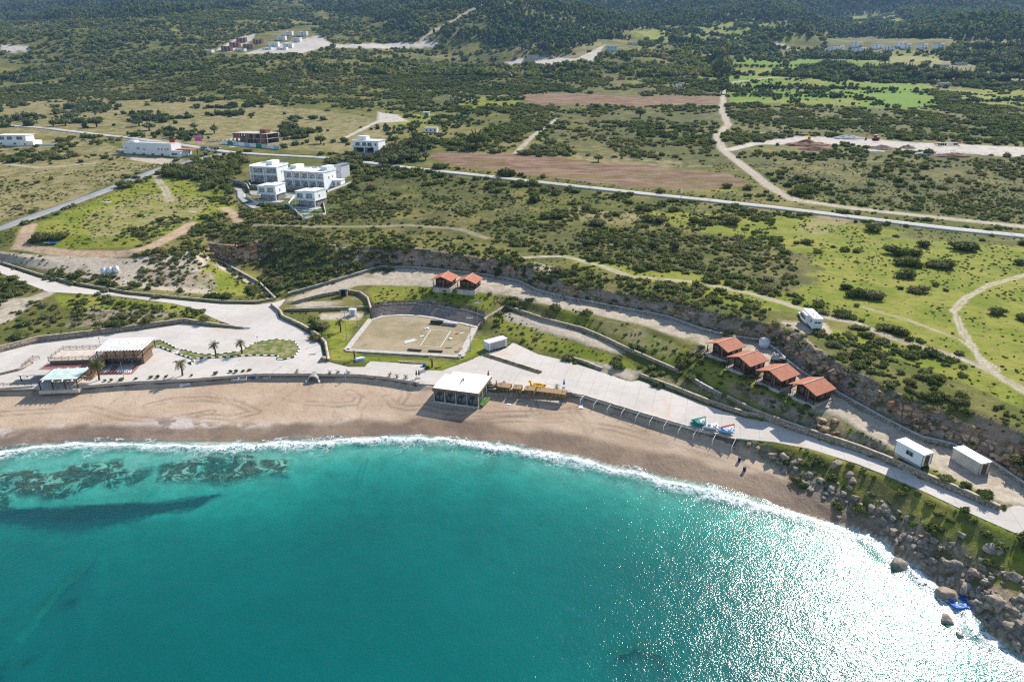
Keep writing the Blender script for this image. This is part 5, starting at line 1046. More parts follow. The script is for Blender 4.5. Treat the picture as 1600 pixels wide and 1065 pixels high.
# white pipe frames standing along the right sea wall
def frames():
    wl = resample(WALLW['beach_right'], 3.05); off = offset(wl, -2.2)
    for i, (a, b) in enumerate(zip(wl, off)):
        if i % 1: continue
        x, y, z = a; gx_, gy_ = b[0], b[1]; g = hz(gx_, gy_); r = root('pipe_frame', 'pale pipe frame leaning from the sea wall down to the sand', 'frame', (x, y, g), 0, 'pipe frames along the right sea wall')
        dx, dy = gx_ - x, gy_ - y; MB().path([(0, 0, z - g + .05), (dx, dy, 1.25), (dx, dy, -.3)], .07, 6).build('pipe', WHITE2, r)
frames()
# planter hedge on the plaza
def planter():
    a = unproj(757, 554, 3.6); b = unproj(845, 582, 3.6); ang = math.atan2(b[1] - a[1], b[0] - a[0]); L = math.dist(a, b); r = root('planter_strip', 'long narrow planter with small yellowish shrubs across the plaza', 'planter', (*a, 3.6), ang); boxes('kerb', WOODL, r, (0, L, -.55, -.4, -.2, .25), (0, L, .4, .55, -.2, .25)); boxes('soil', paint('planter_soil', (.17, .13, .07), .95), r, (0, L, -.4, .4, -.2, .16)); return r, L
PLANTER = planter()
# ------------------------------------------------------------------ buildings further inland
def block(name, label, cat, px, py, rz, boxes_, wins=(), group=None, mats=None, roofs=(), extra=(), zoff=0, xyz=None):
    x, y, z = xyz or hit(px, py); r = root(name, label, cat, (x, y, z + zoff), rz, group)
    for nm, mt, bs in boxes_: boxes(nm, mt, r, *bs)
    for w_ in wins: win(r, *w_)
    for nm, mt, bs in roofs: boxes(nm, mt, r, *bs)
    return r
def ang_px(a, b): A, B_ = hit(*a), hit(*b); return math.atan2(B_[1] - A[1], B_[0] - A[0])
def hole(x0, x1, y, z0, z1): return (x0, x1, y - .04, y + .3, z0, z1)
rz = ang_px((0, 229), (55, 227)) * .3 - .1
block('modern_villa', 'white modern building with large upper windows at the left edge', 'building', 22, 228, rz, [('wall', WHITE, ((-16, 14, 0, 9, -2.5, 3.2), (-11, 9, .8, 9, 3.2, 6.8), (14, 34, 2, 2.4, -2, 1.2))), ('terrace', PALEC, ((14, 36, 2.4, 12, -2, .3),))],
      [('f', -8, .75, 3.9, 3.6, 2.2), ('f', -2.5, .75, 3.9, 3.6, 2.2), ('f', 4.5, .75, 3.9, 4.2, 2.2), ('f', -9, -.03, .8, 2.2, 1.4), ('f', 1, -.03, .8, 2.2, 1.4), ('f', 8, -.03, .6, 1.2, 1.2)], None, None, [('roof', WHITE2, ((-11.6, 9.6, .3, 9.4, 6.8, 7.15), (-16.2, -11.1, -.2, 9.2, 3.2, 3.5)))])
rz = -.28
def long_white():
    A = hit(194, 239.5); B_ = hit(287, 244.5); L = math.dist(A[:2], B_[:2]); rz = math.atan2(B_[1] - A[1], B_[0] - A[0]); L = min(L, 46); r = root('long_white_building', 'long white two storey building with small square windows beside the main road', 'building', (A[0], A[1], min(A[2], B_[2])), rz); D = 9
    boxes('wall', WHITE, r, (0, L * .82, 0, D, -3, 7.2), (L * .82, L, -2.5, D - 1, -3, 3.4)); boxes('parapet', WHITE2, r, (-.2, L * .82 + .2, -.2, .3, 7.2, 7.7), (-.2, L * .82 + .2, D - .3, D + .2, 7.2, 7.7), (L * .1, L * .2, 1, 5, 7.2, 8.6))
    boxes('roof', PALEC, r, (.1, L * .82 - .1, .3, D - .3, 7.2, 7.35), (L * .82, L + .3, -2.7, D - .8, 3.4, 3.65)); boxes('tile_canopy', TILEF, r, (L * .86, L * 1.1, 1, 9, 3.9, 4.2)); boxes('canopy_post', WOOD, r, (L * 1.08, L * 1.09, 1.2, 1.4, -2, 3.9), (L * 1.08, L * 1.09, 8.5, 8.8, -2, 3.9)); boxes('red_sign', REDP, r, (L * .70, L * .79, 5.5, 5.8, 7.7, 9.2))
    for u, z in ((2.5, 3.6), (11, 3.6), (12.3, 3.6), (16, 3), (27, 3.4), (29.5, 3.4), (32, 3.2), (34, 3.6)): win(r, 'f', u, -.03, z, 1.1, 1.1)
    for u in range(4): win(r, 'f', 8 + u * 7, -.03, -.2, 2.2, 1.6)
    win(r, 'f', L * .9, -2.53, .8, 4.2, 1.5); boxes('shed', GREYC, r, (-8, -1, 2, 6, -3, 2.2)); return r
long_white()
def frame_building(label, px, py, rz, n, bay, stories, dep, mat):
    x, y, z = hit(px, py); r = root('unfinished_building', label, 'building', (x, y, z), rz, None); H = 3.3; L = n * bay
    for s in range(stories + 1): boxes('floor_slab', PALEC if s == stories else GREYC, r, (-.4, L + .4, -.6, dep + .4, s * H - .12, s * H + .14))
    rr = random.Random(px)
    for s in range(stories):
        for i in range(n + 1):
            for yy in (0, dep - .4): boxes('column', GREYC, r, (i * bay - .22, i * bay + .22, yy - .22, yy + .22, s * H + .14, (s + 1) * H - .12))
        for i in range(n):
            boxes('brick_infill', mat, r, (i * bay + .25, i * bay + bay * rr.choice((.3, .42, .9)), .1 + rr.choice((0, 2)), .35 + 2, s * H + .14, (s + 1) * H - .12))
        boxes('brick_infill', mat, r, (.25, L - .25, dep - .5, dep - .2, s * H + .14, (s + 1) * H - .12))
    boxes('stair_hut', mat, r, (L * .72, L * .9, 3, 8, stories * H + .14, stories * H + 2.6)); boxes('foundation', GREYC, r, (-.5, L + .5, -.5, dep + .5, -4, -.12)); return r
frame_building('unfinished brick building with two open storeys behind printed hoarding', 366, 223, ang_px((366, 223), (415, 226)), 5, 5.6, 2, 13, BRICK_RED)
rz = ang_px((347, 226), (418, 231)); 
def hoarding():
    A = hit(347, 225); B_ = hit(437, 234); L = math.dist(A[:2], B_[:2]); r = root('site_hoarding', 'white construction hoarding with teal and green printed panels along the road', 'hoarding', A, math.atan2(B_[1] - A[1], B_[0] - A[0])); n = 10
    for i in range(n): boxes('panel', [WHITE2, TEAL, GREENT, WHITE2, LBLUE][i % 5], r, (L * i / n + .03, L * (i + 1) / n - .03, -.06, .06, -2.5 + (B_[2] - A[2]) * i / n, 2.3 + (B_[2] - A[2]) * i / n))
    q = root('zigzag_wall', 'low brick foundation wall with stepped piers beside the unfinished building', 'wall', hit(326, 222), .3); 
    for i in range(8): boxes('pier', OFFW, q, (i * 2.6, i * 2.6 + 1.4, 0, .8, -1.5, 1.8)); 
    boxes('base', ORNG if False else PAVB, q, (0, 22, .2, .6, -1.5, .7))
    q = root('pink_sign', 'pink advertising sign on a white post at the road junction', 'sign', hit(312, 231), -.2); MB().tube((0, 0, -.5), (0, 0, 5), .2).build('post', WHITE2, q); boxes('panel', PINK, q, (-2.6, 2.6, -.15, .15, 4.2, 7.4)); boxes('edge', WHITE2, q, (-2.7, 2.7, -.12, .12, 7.4, 7.6))
    x, y, z = hit(1064, 310); q = root('road_sign', 'white roadside panel on two posts beside the straight main road', 'sign', (x, y, z), 1.0); boxes('panel', WHITE2, q, (-.9, .9, -.06, .06, 1.6, 4.2)); boxes('band', TEAL, q, (-.9, .9, -.075, -.06, 1.6, 2.4)); 
    for s in (-.7, .7): boxes('post', GREYM, q, (s - .06, s + .06, -.06, .06, -.4, 1.6))
hoarding()
for i in range(7):
    px, py = 318 + i * 4.2, 232.5 + (i % 3) * .7; x, y, z = hit(px, py); car(['grey', 'dark blue', 'white', 'black', 'silver', 'dark', 'pale'][i] + ' car in the row parked at the road junction' if i else 'grey car nearest the pink sign at the road junction', x, y, z + .1, .9 + .1 * i, [GREYM, BLUE, WHITE2, CARD, GREYM, CARD, CANV][i])
x, y, z = hit(300, 245.5); car('grey car waiting on the side road by the long white building', x, y, z + .1, .5, GREYM)
def modern_house():
    x, y, z = hit(552, 238); rz = ang_px((552, 238), (590, 240)); r = root('modern_house', 'white two storey house with dark garage under big upper windows', 'house', (x, y, z), rz)
    boxes('wall', WHITE, r, (0, .6, 0, 11, -1, 3.4), (7.6, 8.2, 0, 11, -1, 3.4), (14.6, 18, 0, 11, -1, 3.4), (0, 18, 8, 11, -1, 3.4), (0, 18, 0, 11, 3.4, 7.2), (2, 8, 4, 9, 7.2, 9.6)); boxes('roof', WHITE2, r, (-.3, 18.3, -.4, 11.3, 7.2, 7.55), (1.8, 8.2, 3.8, 9.2, 9.6, 9.85)); boxes('garage_recess', DARK, r, (.6, 7.6, 5, 5.3, -.9, 3.4), (8.2, 14.6, 5, 5.3, -.9, 3.4)); boxes('balcony', RAILG, r, (.2, 13, -1.0, -.9, 3.5, 4.4)); boxes('balcony_slab', WHITE, r, (.2, 13, -1.0, 0, 3.3, 3.5))
    for u in (3.6, 8.2, 12.0): win(r, 'f', u, -.03, 3.9, 3.0, 2.5)
    win(r, 'l', 4, -.03, 4.2, 2.4, 1.8); win(r, 'f', 16.2, -.03, 4.4, 1.4, 1.6)
modern_house()
VWHITE = paint('bright_white_render', (.90, .90, .89), .7, .03, .5, dirt=.06)
BGLASS = NT('reflecting_villa_glass'); _q = BGLASS.obj(); BGLASS = BGLASS.pbr(BGLASS.mix(BGLASS.ramp(BGLASS.noise(_q, .7, 2), .4, .6), (.16, .18, .20, 1), (.40, .41, .42, 1)), .1, None, .5)  # bright interiors are painted into the pane colour as pale grey
# ---- the white villa estate
def estate():
    global GLASS
    G0 = GLASS; GLASS = BGLASS; _estate(); GLASS = G0
def _estate():
    def unit_block(label, fl, frr, dep, h, units, cat, name, roof_boxes):
        A = hit(*fl); B_ = hit(*frr); L = math.dist(A[:2], B_[:2]); rz = math.atan2(B_[1] - A[1], B_[0] - A[0]); z = max(A[2], B_[2]); r = root(name, label, cat, (A[0], A[1], z), rz); w_ = L / units
        boxes('wall', VWHITE, r, (0, L, .9, dep, -3, h), *[(k * w_ - .18, k * w_ + .18, -.5, .9, -2, h) for k in range(units + 1)]); boxes('roof', VWHITE, r, (-.3, L + .3, -.6, dep + .2, h, h + .35)); boxes('floor_slab', WHITE2, r, (.18, L - .18, -.5, .9, h * .48, h * .48 + .3)); boxes('parapet', WHITE, r, (-.3, L + .3, dep - .1, dep + .2, h + .35, h + 1.0), (-.3, 0, -.3, dep - .1, h + .35, h + .9), (L, L + .3, -.3, dep - .1, h + .35, h + .9), *[(k * w_ - .1, k * w_ + .1, 0, dep - .1, h + .35, h + .8) for k in range(1, units)])
        for b in roof_boxes: boxes('roof_hut', WHITE, r, (b[0] * L, b[1] * L, dep * .35, dep - .2, h + .35, h + 2.4))
        for k in range(units):
            u = (k + .5) * w_; win(r, 'f', u, .87, .15, w_ * .78, h * .42); win(r, 'f', u, .87, h * .48 + .4, w_ * .72, h * .38); boxes('balcony_rail', RAILG, r, (k * w_ + .2, (k + 1) * w_ - .2, -.48, -.44, h * .48 + .3, h * .48 + 1.2))
        for v in (dep * .4, dep * .7): win(r, 'r', v, L + .03, h * .55, .9, 1.4)
        return r
    unit_block('two unit white block at the left of the walled villa estate', (394, 284), (435, 286), 12, 8.0, 2, 'apartment block', 'white_duplex', [(.45, .7)])
    unit_block('long white terrace of five joined houses in the villa estate', (447, 292), (508, 297), 12, 8.2, 5, 'terrace of houses', 'white_terrace_houses', [(.04, .2), (.82, .98)])
    def villa(label, fl, frr, dep, pool_px):
        A = hit(*fl); B_ = hit(*frr); L = max(10, math.dist(A[:2], B_[:2])); rz = math.atan2(B_[1] - A[1], B_[0] - A[0]); z = A[2]; r = root('pool_villa', label, 'villa', (A[0], A[1], z), rz)
        boxes('upper_wall', VWHITE, r, (0, L * .44, .4, dep, 3.3, 6.8), (L * .44, L, -.2, dep, 3.3, 7.3)); boxes('lower_wall', STONEG, r, (.5, L - .3, 1.8, dep, -2, 3.3)); boxes('slab', WHITE2, r, (-.1, L + .1, -.6, dep, 3.05, 3.3)); boxes('roof', WHITE2, r, (-.2, L * .44, .1, dep + .2, 6.8, 7.1), (L * .44, L + .2, -.5, dep + .2, 7.3, 7.6))
        win(r, 'f', L * .22, .37, 3.9, L * .3, 2.3); win(r, 'f', L * .72, -.23, 3.9, L * .34, 2.5); win(r, 'f', L * .3, 1.77, .2, L * .36, 2.5); win(r, 'f', L * .72, 1.77, .2, L * .36, 2.5); win(r, 'r', dep * .4, L + .03, 4.2, 1, 1.5)
        boxes('balcony_rail', RAILG, r, (.2, L - .2, -.56, -.5, 3.3, 4.2)); boxes('column', WHITE, r, (0, .3, -.5, -.2, -1, 3.05), (L - .3, L, -.5, -.2, -1, 3.05))
        boxes('terrace', PALEC, r, (-1, L + 3, -4.6, 1.8, -2.2, .12)); p = boxes('pool', POOL, r, (2, L + 1.6, -7.6, -4.7, -2.2, .02)); boxes('pool_rim', WHITE2, p, (1.7, L + 1.9, -7.9, -7.62, -2.2, .1), (1.7, 1.98, -7.62, -4.62, -2.2, .1), (L + 1.62, L + 1.9, -7.62, -4.62, -2.2, .1))
        boxes('lawn', LAWN, r, (-4, -1.02, -8, 4, -2, .06)); boxes('lawn', LAWN, r, (L + 3.02, L + 8, -8, 5, -2, .06))
        return r
    villa('left white pool villa at the front of the walled estate', (404, 313), (431, 315), 9, None); villa('right white pool villa in the pointed corner of the walled estate', (463, 322), (494, 325), 9, None)
    A = hit(515, 291); r = root('garden_house', 'small white garden house right of the long terrace', 'house', (A[0], A[1], A[2]), -.2); boxes('wall', VWHITE, r, (0, 6.5, 0, 5, -2, 3)); boxes('roof', WHITE2, r, (-.3, 6.8, -.4, 5.3, 3, 3.3)); win(r, 'f', 2, -.03, .6, 2.4, 1.8); win(r, 'f', 5, -.03, .6, 1.4, 1.8)
    A = hit(524, 279); r = root('annex_house', 'narrow white annex with grey gable behind the long terrace', 'house', (A[0], A[1], A[2]), -.3); boxes('wall', paint('pale_grey_render', (.60, .61, .63), .7), r, (0, 4, 0, 9, -2, 7)); boxes('roof', GREYM, r, (-.3, 4.3, -.3, 9.3, 7, 7.3)); win(r, 'f', 2, -.03, 3, 1.6, 1.6)
    def pw(label, pts, h, th, mat):
        W = []
        for p in pts: x, y, z = hit(*p); W.append((x, y, z + h))
        wall(W, th, mat, label, 6)
    pw('white boundary wall zigzagging along the front of the villa estate', [(385, 308), (402, 319), (451, 321), (474, 344), (509, 336), (506, 323), (503, 315), (512, 301), (551, 286)], 1.3, .35, paint('pale_wall_render', (.66, .63, .58), .8) )
    pw('grey stone retaining wall below the long white terrace', [(437, 296), (470, 299), (512, 304)], 2.4, .5, STONEG); pw('grey stone retaining wall below the left white block', [(386, 286), (392, 295), (436, 297)], 2.0, .5, STONEG); pw('grey wall rising beside the villa estate driveway', [(364, 287), (374, 288), (386, 293), (390, 301)], 2.0, .4, STONEG); pw('short white wall between the two pool villas', [(451, 320), (460, 307)], 1.2, .3, paint('pale_wall_render', (.66, .63, .58), .8))
    ribbon('estate_driveway', [(358, 289), (370, 293), (376, 299), (377, 308), (385, 316), (400, 326)], 4.2, M_ROAD, .14)
    tag(drape('estate_yard', [hit(x, y) for x, y in ((389, 299), (436, 300), (512, 306), (505, 316), (462, 312), (392, 305))], lambda x, y: hz(x, y) + .25, M_ROAD, 2.5, .6), kind='structure')
    for i, (px, py) in enumerate(((441, 309), (446, 307), (474, 336), (480, 335))): x, y, z = hit(px, py); r = root('garden_lounger', ['grey paved bed on the lawn between the villas', 'second grey bed near the short white wall', 'white sun lounger on the pointed lawn', 'white sun lounger right beside the first on the lawn'][i], 'lounger', (x, y, z + .1), .3); boxes('seat', WHITE2 if i > 1 else GREYC, r, (-1, 1, -.5, .5, .2, .35)); boxes('leg', GREYM, r, (-.9, -.8, -.4, .4, -.4, .2), (.8, .9, -.4, .4, -.4, .2))
    tag(drape('villa_lawn', [hit(x, y) for x, y in ((456, 320), (474, 341), (507, 334), (503, 322), (499, 317), (462, 316))], lambda x, y: hz(x, y) + .2, LAWN, 2.5, .6), kind='structure')
estate()
# ---- small houses
def small_house(label, px, py, rz, L, D, H, roofc, wallc=None, n=2, name='small_house', group=None, stories=1):
    x, y, z = hit(px, py); r = root(name, label, 'house', (x, y, z), rz, group); boxes('wall', wallc or WHITE, r, (-L / 2, L / 2, 0, D, -3, H)); boxes('roof', roofc, r, (-L / 2 - .3, L / 2 + .3, -.4, D + .3, H, H + .35))
    for s in range(stories):
        for k in range(n): win(r, 'f', -L / 2 + L * (k + .5) / n, -.03, .8 + s * H / stories, L / n * .42, min(1.6, H / stories * .5))
    win(r, 'r', D * .5, L / 2 + .03, .9, 1.2, 1.3); return r
small_house('small white bungalow with flat grey roof among the fields', 673, 207, -.1, 9.5, 6, 3.2, PALEC, None, 3)
small_house('small white farm shed on the green terrace', 666, 180, 0, 5.5, 3.5, 2.4, WHITE2, None, 1); small_house('white van like shed above the green terraces', 710, 158.5, .3, 4.5, 3, 2.2, WHITE2, None, 1); small_house('tiny white hut with red roof left of the cypress lane', 1061, 137, 0, 7, 5, 4, TILEF, None, 1)
small_house('low white shed at the foot of the right hand hills', 1257, 86, 0, 9, 6, 3.4, PALEC, None, 2)
# unfinished estate on the left hill
HILL = [(10, 422), (250, 400), (355, 352), (440, 292), (530, 372), (645, 312), (425, 405), (945, 270), (1032, 208), (1130, 290), (1212, 210), (850, 350), (1025, 365), (765, 388), (950, 388)]
HL = ['small unfinished house, leftmost of the hillside estate', 'unfinished red block house, second from the left on the hillside estate', 'unfinished block house above the second one on the hillside estate', 'unfinished dark house in the back row left of the hillside estate', 'unfinished red house in the front row middle of the hillside estate', 'unfinished red house in the centre of the hillside estate', 'low unfinished shell at the wood edge of the hillside estate', 'white shell house in the middle of the upper slope of the hillside estate', 'white house in the back row left of the last one', 'large white house in the right half of the hillside estate', 'white house at the top right end of the hillside estate', 'white house in the front row centre of the hillside estate', 'large white house in the front row right by the quarry', 'low white shell at the wood edge, left of two', 'low white shell at the wood edge, right of two']
def hill_proto(wm, low):
    r = empty('hillside_house'); H = 3.2 if low else 6.6
    boxes('wall', wm, r, (-6.5, -1.2, 0, 9, -4, H), (-1.2, 5.8, 1.8, 9, -4, H - .4)); boxes('roof', PALEC if wm is BRICK_RED else WHITE2, r, (-6.8, -1, -.3, 9.2, H, H + .35), (-1, 6.2, 1.2, 9.2, H - .4, H - .05)); boxes('column', PALEC, r, (5.2, 5.7, -.4, .1, -3, H - .4)); boxes('column', PALEC, r, (-1.2, -.7, -.4, .1, -3, H - .4))
    for s in range(1 if low else 2):
        for u, v in ((-4, -.03), (1, 1.77), (4, 1.77)): win(r, 'f', u, v, .9 + s * 3.2, 1.3, 1.3, DARK, GLASS)
    boxes('side_block', BRICK_RED if wm is BRICK_RED else WHITE, r, (5.8, 7.6, 3, 9, -4, H + .6)); return r
HP = {}
for (x, y), lab in zip(HILL, HL):
    px, py = 320 + x / 8, 30 + y / 8; low = 'low' in lab or 'small' in lab; wm = BRICK_RED if 'red' in lab or 'dark' in lab or 'block' in lab else WHITE; k = (wm.name, low)
    if k not in HP: HP[k] = hill_proto(wm, low); o = HP[k]
    else: o = copytree(HP[k])
    X, Y, Z = hit(px, py); o.location = (X, Y, Z + .3); o.rotation_euler = (0, 0, -.28 + .1 * math.sin(x)); s = 1.15; o.scale = (s, s, s); tag(o, lab, 'house', 'houses of the hillside estate')
# quarry pad buildings
r = small_house('grey unfinished concrete house on the pale quarry pad', 832, 93.5, -.05, 20, 12, 7.5, GREYC, GREYC, 5, 'concrete_shell', None, 2)
small_house('pale blue and white house at the top right of the bare field', 956, 80.5, .1, 17, 11, 8, WHITE2, paint('pale_blue_render', (.50, .58, .66), .7), 3, 'hill_house', None, 2); small_house('low pale house right of the pale blue one', 989, 70.5, 0, 17, 8, 4, PALEC, OFFW, 4)
def villa_right(label, px, py, W, roof):
    x, y, z = hit(px, py); r = root('hill_villa', label, 'villa', (x, y, z), .1, 'villas on the right hillside'); boxes('wall', WHITE, r, (-W / 2, 0, 0, 10, -4, 7), (0, W / 2, 1.5, 10, -4, 6.2)); 
    m_ = MB(); m_.side([(1, 6.2), (10.5, 6.2), (5.8, 8.6)], 0.02, W / 2 + .5) if roof else m_.box(0.02, W / 2 + .4, 1, 10.4, 6.2, 6.6); m_.build('tile_roof' if roof else 'flat_roof', TILEF if roof else WHITE2, r); boxes('roof', TILEF if roof else WHITE2, r, (-W / 2 - .3, -.02, -.3, 10.3, 7, 7.4)); boxes('terrace', PALEC, r, (-W / 2 - 4, W / 2 + 8, -5, 1.4, -5, -.3))
    for s in (0, 1): win(r, 'f', -W / 4, -.03, .7 + s * 3.3, 2.6, 1.8); win(r, 'f', W / 4, 1.47, .7 + s * 3, 2.4, 1.7)
for i, (x0, x1, yb_, rf) in enumerate(((95, 190, 185, 0), (160, 245, 175, 1), (320, 425, 140, 1), (335, 470, 198, 1), (525, 620, 160, 0), (640, 730, 180, 0), (755, 850, 140, 0), (805, 890, 158, 1), (975, 1050, 160, 1), (1130, 1210, 158, 1))):
    villa_right(['flat roofed white villa at the left end of the right hillside row', 'small red roofed villa tucked right of the leftmost flat one', 'red roofed villa in the back row left of the right hillside', 'low wide red roofed villa in front of the trees on the right hillside', 'white villa with small terrace left of the row centre', 'low villa with turquoise pool terrace at the row centre', 'tall flat white villa behind a red roofed one', 'red roofed villa in front of the tall flat white one', 'red roofed villa standing second from the right end', 'red roofed villa at the right end of the hillside row'][i], 1280 + (x0 + x1) / 2 / 6.154, 50 + yb_ / 6.154, (x1 - x0) / 6.154 * 1.15, rf)
small_house('white farmhouse with red roof below the right hill villas', 1504, 121.5, -.2, 18, 10, 7, TILEF, None, 3, 'farmhouse', None, 2); small_house('white shed among farm trees left of the farmhouse', 1472, 118, .2, 8, 7, 6, WHITE2, None, 2); small_house('long low white greenhouse roof above the farmhouse', 1476, 105, .5, 20, 5, 3, WHITE2, OFFW, 3); small_house('grey roofed barn above the farmhouse', 1504, 101.5, .1, 14, 8, 3.5, PALEC, OFFW, 3); small_house('pale roofed barn in the farm yard', 1492, 92, .4, 15, 7, 3.4, WHITE2, OFFW, 3); small_house('low cream shed below the farm trees', 1478, 134, 0, 12, 8, 3.4, OFFW, OFFW, 3)
# ---- earth moving machines and heaps on the strip of gravel
def machine(kind, label, px, py, rz):
    x, y, z = hit(px, py); r = root(kind, label, kind.replace('_', ' '), (x, y, z + .1), rz)
    if kind == 'flatbed_trailer':
        boxes('bed', PALEC, r, (-8, 7, -1.4, 1.4, 1.1, 1.5)); boxes('headboard', ORNG, r, (7, 7.4, -1.4, 1.4, 1.1, 3.2)); boxes('ramp', ORNG, r, (-9.5, -8, -1.3, 1.3, .5, 1.2))
        for xx in (-6, -4.5, -3, 5):
            for s in (-1, 1): MB().tube((xx, s * .9, .5), (xx, s * 1.4, .5), .55, None, 12).build('wheel', BLACK, r)
    else:
        for s in (-1, 1): MB().box(-2.2, 2.2, s * 1.5 - .35, s * 1.5 + .35, 0, .95, bev=.2).build('track', BLACK, r)
        c = YELL if kind == 'bulldozer' else paint('machine_red', (.42, .09, .05), .5); boxes('body', c, r, (-2.2, 1.2, -1.3, 1.3, .95, 2.1)); cb = boxes('cab', c, r, (-.6, 1.1, -1, .4 if kind != 'bulldozer' else 1, 2.1, 3.5)); boxes('window', GLASS, cb, (1.1, 1.14, -.8, .3, 2.4, 3.3), (-.4, .9, -1.04, -1.0, 2.4, 3.3)); boxes('cab_roof', WHITE2 if kind != 'bulldozer' else c, cb, (-.7, 1.2, -1.1, .5, 3.5, 3.65))
        if kind == 'excavator': MB().path([(1.2, .6, 2), (4.2, .6, 4.6), (6.8, .6, 3.2), (6.6, .6, 1)], .28, 6).build('boom', c, r); boxes('bucket', DARK, r, (6.0, 7.2, .0, 1.2, .1, 1.1))
        else: boxes('blade', c, r, (2.4, 2.8, -2, 2, .1, 1.5)); boxes('push_arm', DARK, r, (.5, 2.4, -1.85, -1.6, .5, .8), (.5, 2.4, 1.6, 1.85, .5, .8))
machine('bulldozer', 'yellow bulldozer on top of the red soil heap', 1263, 222, -.6); machine('excavator', 'red digger with raised arm on the gravel strip', 1368, 219, 2.9); machine('flatbed_trailer', 'long flatbed trailer with orange ends parked on the gravel strip', 1482, 226.5, .05)
def heap(label, px, py, rx, ry, h, mat):
    x, y, z = hit(px, py); n, m_ = 28, 12; V = [(0, 0, h)]; F3 = []
    for i in range(1, m_ + 1):
        for j in range(n):
            a = j / n * 2 * math.pi; s = i / m_; V.append((math.cos(a) * rx * s, math.sin(a) * ry * s, max(-1.0, h * (1 - s) ** 1.15 + (vnoise(math.cos(a) * s * 4 + px, math.sin(a) * s * 4) - .5) * h * .45 - (.6 if i == m_ else 0))))
    F4 = [(1 + i * n + j, 1 + i * n + (j + 1) % n, 1 + (i + 1) * n + (j + 1) % n, 1 + (i + 1) * n + j) for i in range(m_ - 1) for j in range(n)]; F3 = [(0, 1 + j, 1 + (j + 1) % n) for j in range(n)]
    me = npmesh('soil_heap', V, [f[::-1] for f in F4], [f[::-1] for f in F3], [mat], True); b = bmesh.new(); b.from_mesh(me); bmesh.ops.recalc_face_normals(b, faces=b.faces); b.to_mesh(me); b.free(); o = link('soil_heap', me); o.location = (x, y, z); tag(o, label, 'heap')
SOILR = paint('red_brown_soil', (.24, .125, .08), .95, .25, .4, bump=.5); GRAV = paint('pale_gravel', (.47, .44, .41), .95, .2, .6, bump=.5); SOILB = paint('brown_soil', (.27, .19, .14), .95, .25, .4, bump=.5)
for a in (('red soil heap with the bulldozer on it', 1262, 226, 17, 9, 3.2, SOILR), ('second red soil heap right of the bulldozer', 1278, 233, 14, 6, 2.4, SOILR), ('white gravel heap behind the bulldozer', 1325, 216, 13, 6, 2.6, GRAV), ('brown soil heap below the red digger', 1376, 232, 13, 6, 2.6, SOILB), ('small brown heap between the digger and the trailer', 1418, 231, 6, 5, 2.4, SOILB), ('red brown heap below the flatbed trailer', 1486, 244, 16, 5, 2.4, SOILR), ('grey stone heap below the gravel strip', 1452, 240, 17, 6, 1.6, GRAV), ('grey stone heap left of the gravel strip centre', 1352, 236, 14, 5, 1.4, GRAV), ('pale stone heap at the left end of the gravel strip', 1212, 208, 13, 4, 1.6, GRAV), ('sandy heap on the quarry pad beside the concrete house', 864, 92, 11, 9, 5.5, SOILB)): heap(*a)
# odd loose things
for px, py, lab, c in ((84, 381, 'crumpled blue tarpaulin beside the long bush on the field', BLUE), (1508, 945, 'bright blue tarpaulin spread between the boulders at the water', BLUE), (1327, 492, 'white sheet lying on the grass near the caravan', WHITE), (76, 381, 'white rubbish bags left of the blue tarpaulin', WHITE)):
    x, y, z = hit(px, py); s = 2.6 if px > 1500 else 1.6 if px < 100 else .8; n = 14; V = []; sd = px
    for i in range(n):
        for j in range(n): u, v = i / (n - 1) - .5, j / (n - 1) - .5; V.append((u * 2 * s + .3 * (vnoise(u * 5 + sd, v * 5) - .5), v * 1.2 * s + .3 * (vnoise(u * 4, v * 4 + sd) - .5), .12 + .5 * vnoise(u * 7 + sd, v * 7) * (1 if px > 1500 else .7)))
    F = [(i * n + j, i * n + n + j, i * n + n + j + 1, i * n + j + 1) for i in range(n - 1) for j in range(n - 1)]; o = link('tarpaulin', npmesh('tarpaulin', V, F, None, [c], True)); o.location = (x, y, z + .25); tag(o, lab, 'tarpaulin'); m_ = o.modifiers.new('t', 'SOLIDIFY'); m_.thickness = .05
for px, py, lab in ((166, 207, None), (295, 300, None)): pass
for (px, py, rx, ry, h, lab) in ((166, 316, 2.6, 1.6, .5, 'grey stone heap on the left field'), (297, 331, 3.4, 1.4, .5, 'pale stone heap near the right end of the left field')): heap(lab, px, py, rx, ry, h, GRAV)

for isl, lab in zip(ISLANDS, ('black and white kerb round the small grass island behind the palm', 'black and white kerb round the big traffic island with palms')):
    W = [(*unproj(x, y, 3.6), 3.6) for x, y in isl]; r = root('striped_kerb', lab, 'kerb', (*W[0][:2], 3.5)); q = resample(W + [W[0]], 1.0)
    for ci, mt, nm in ((0, WHITE, 'white_kerb'), (1, BLACK, 'black_kerb')):
        m_ = MB()
        for i, (a_, b_) in enumerate(zip(q[:-1], q[1:])):
            if i % 2 != ci: continue
            d_ = math.dist(a_[:2], b_[:2]); m_.box(0, max(d_, .2), -.14, .14, -.1, .32, M=Matrix.Translation((a_[0] - W[0][0], a_[1] - W[0][1], 0)) @ Matrix.Rotation(math.atan2(b_[1] - a_[1], b_[0] - a_[0]), 4, 'Z'))
        m_.build(nm, mt, r)
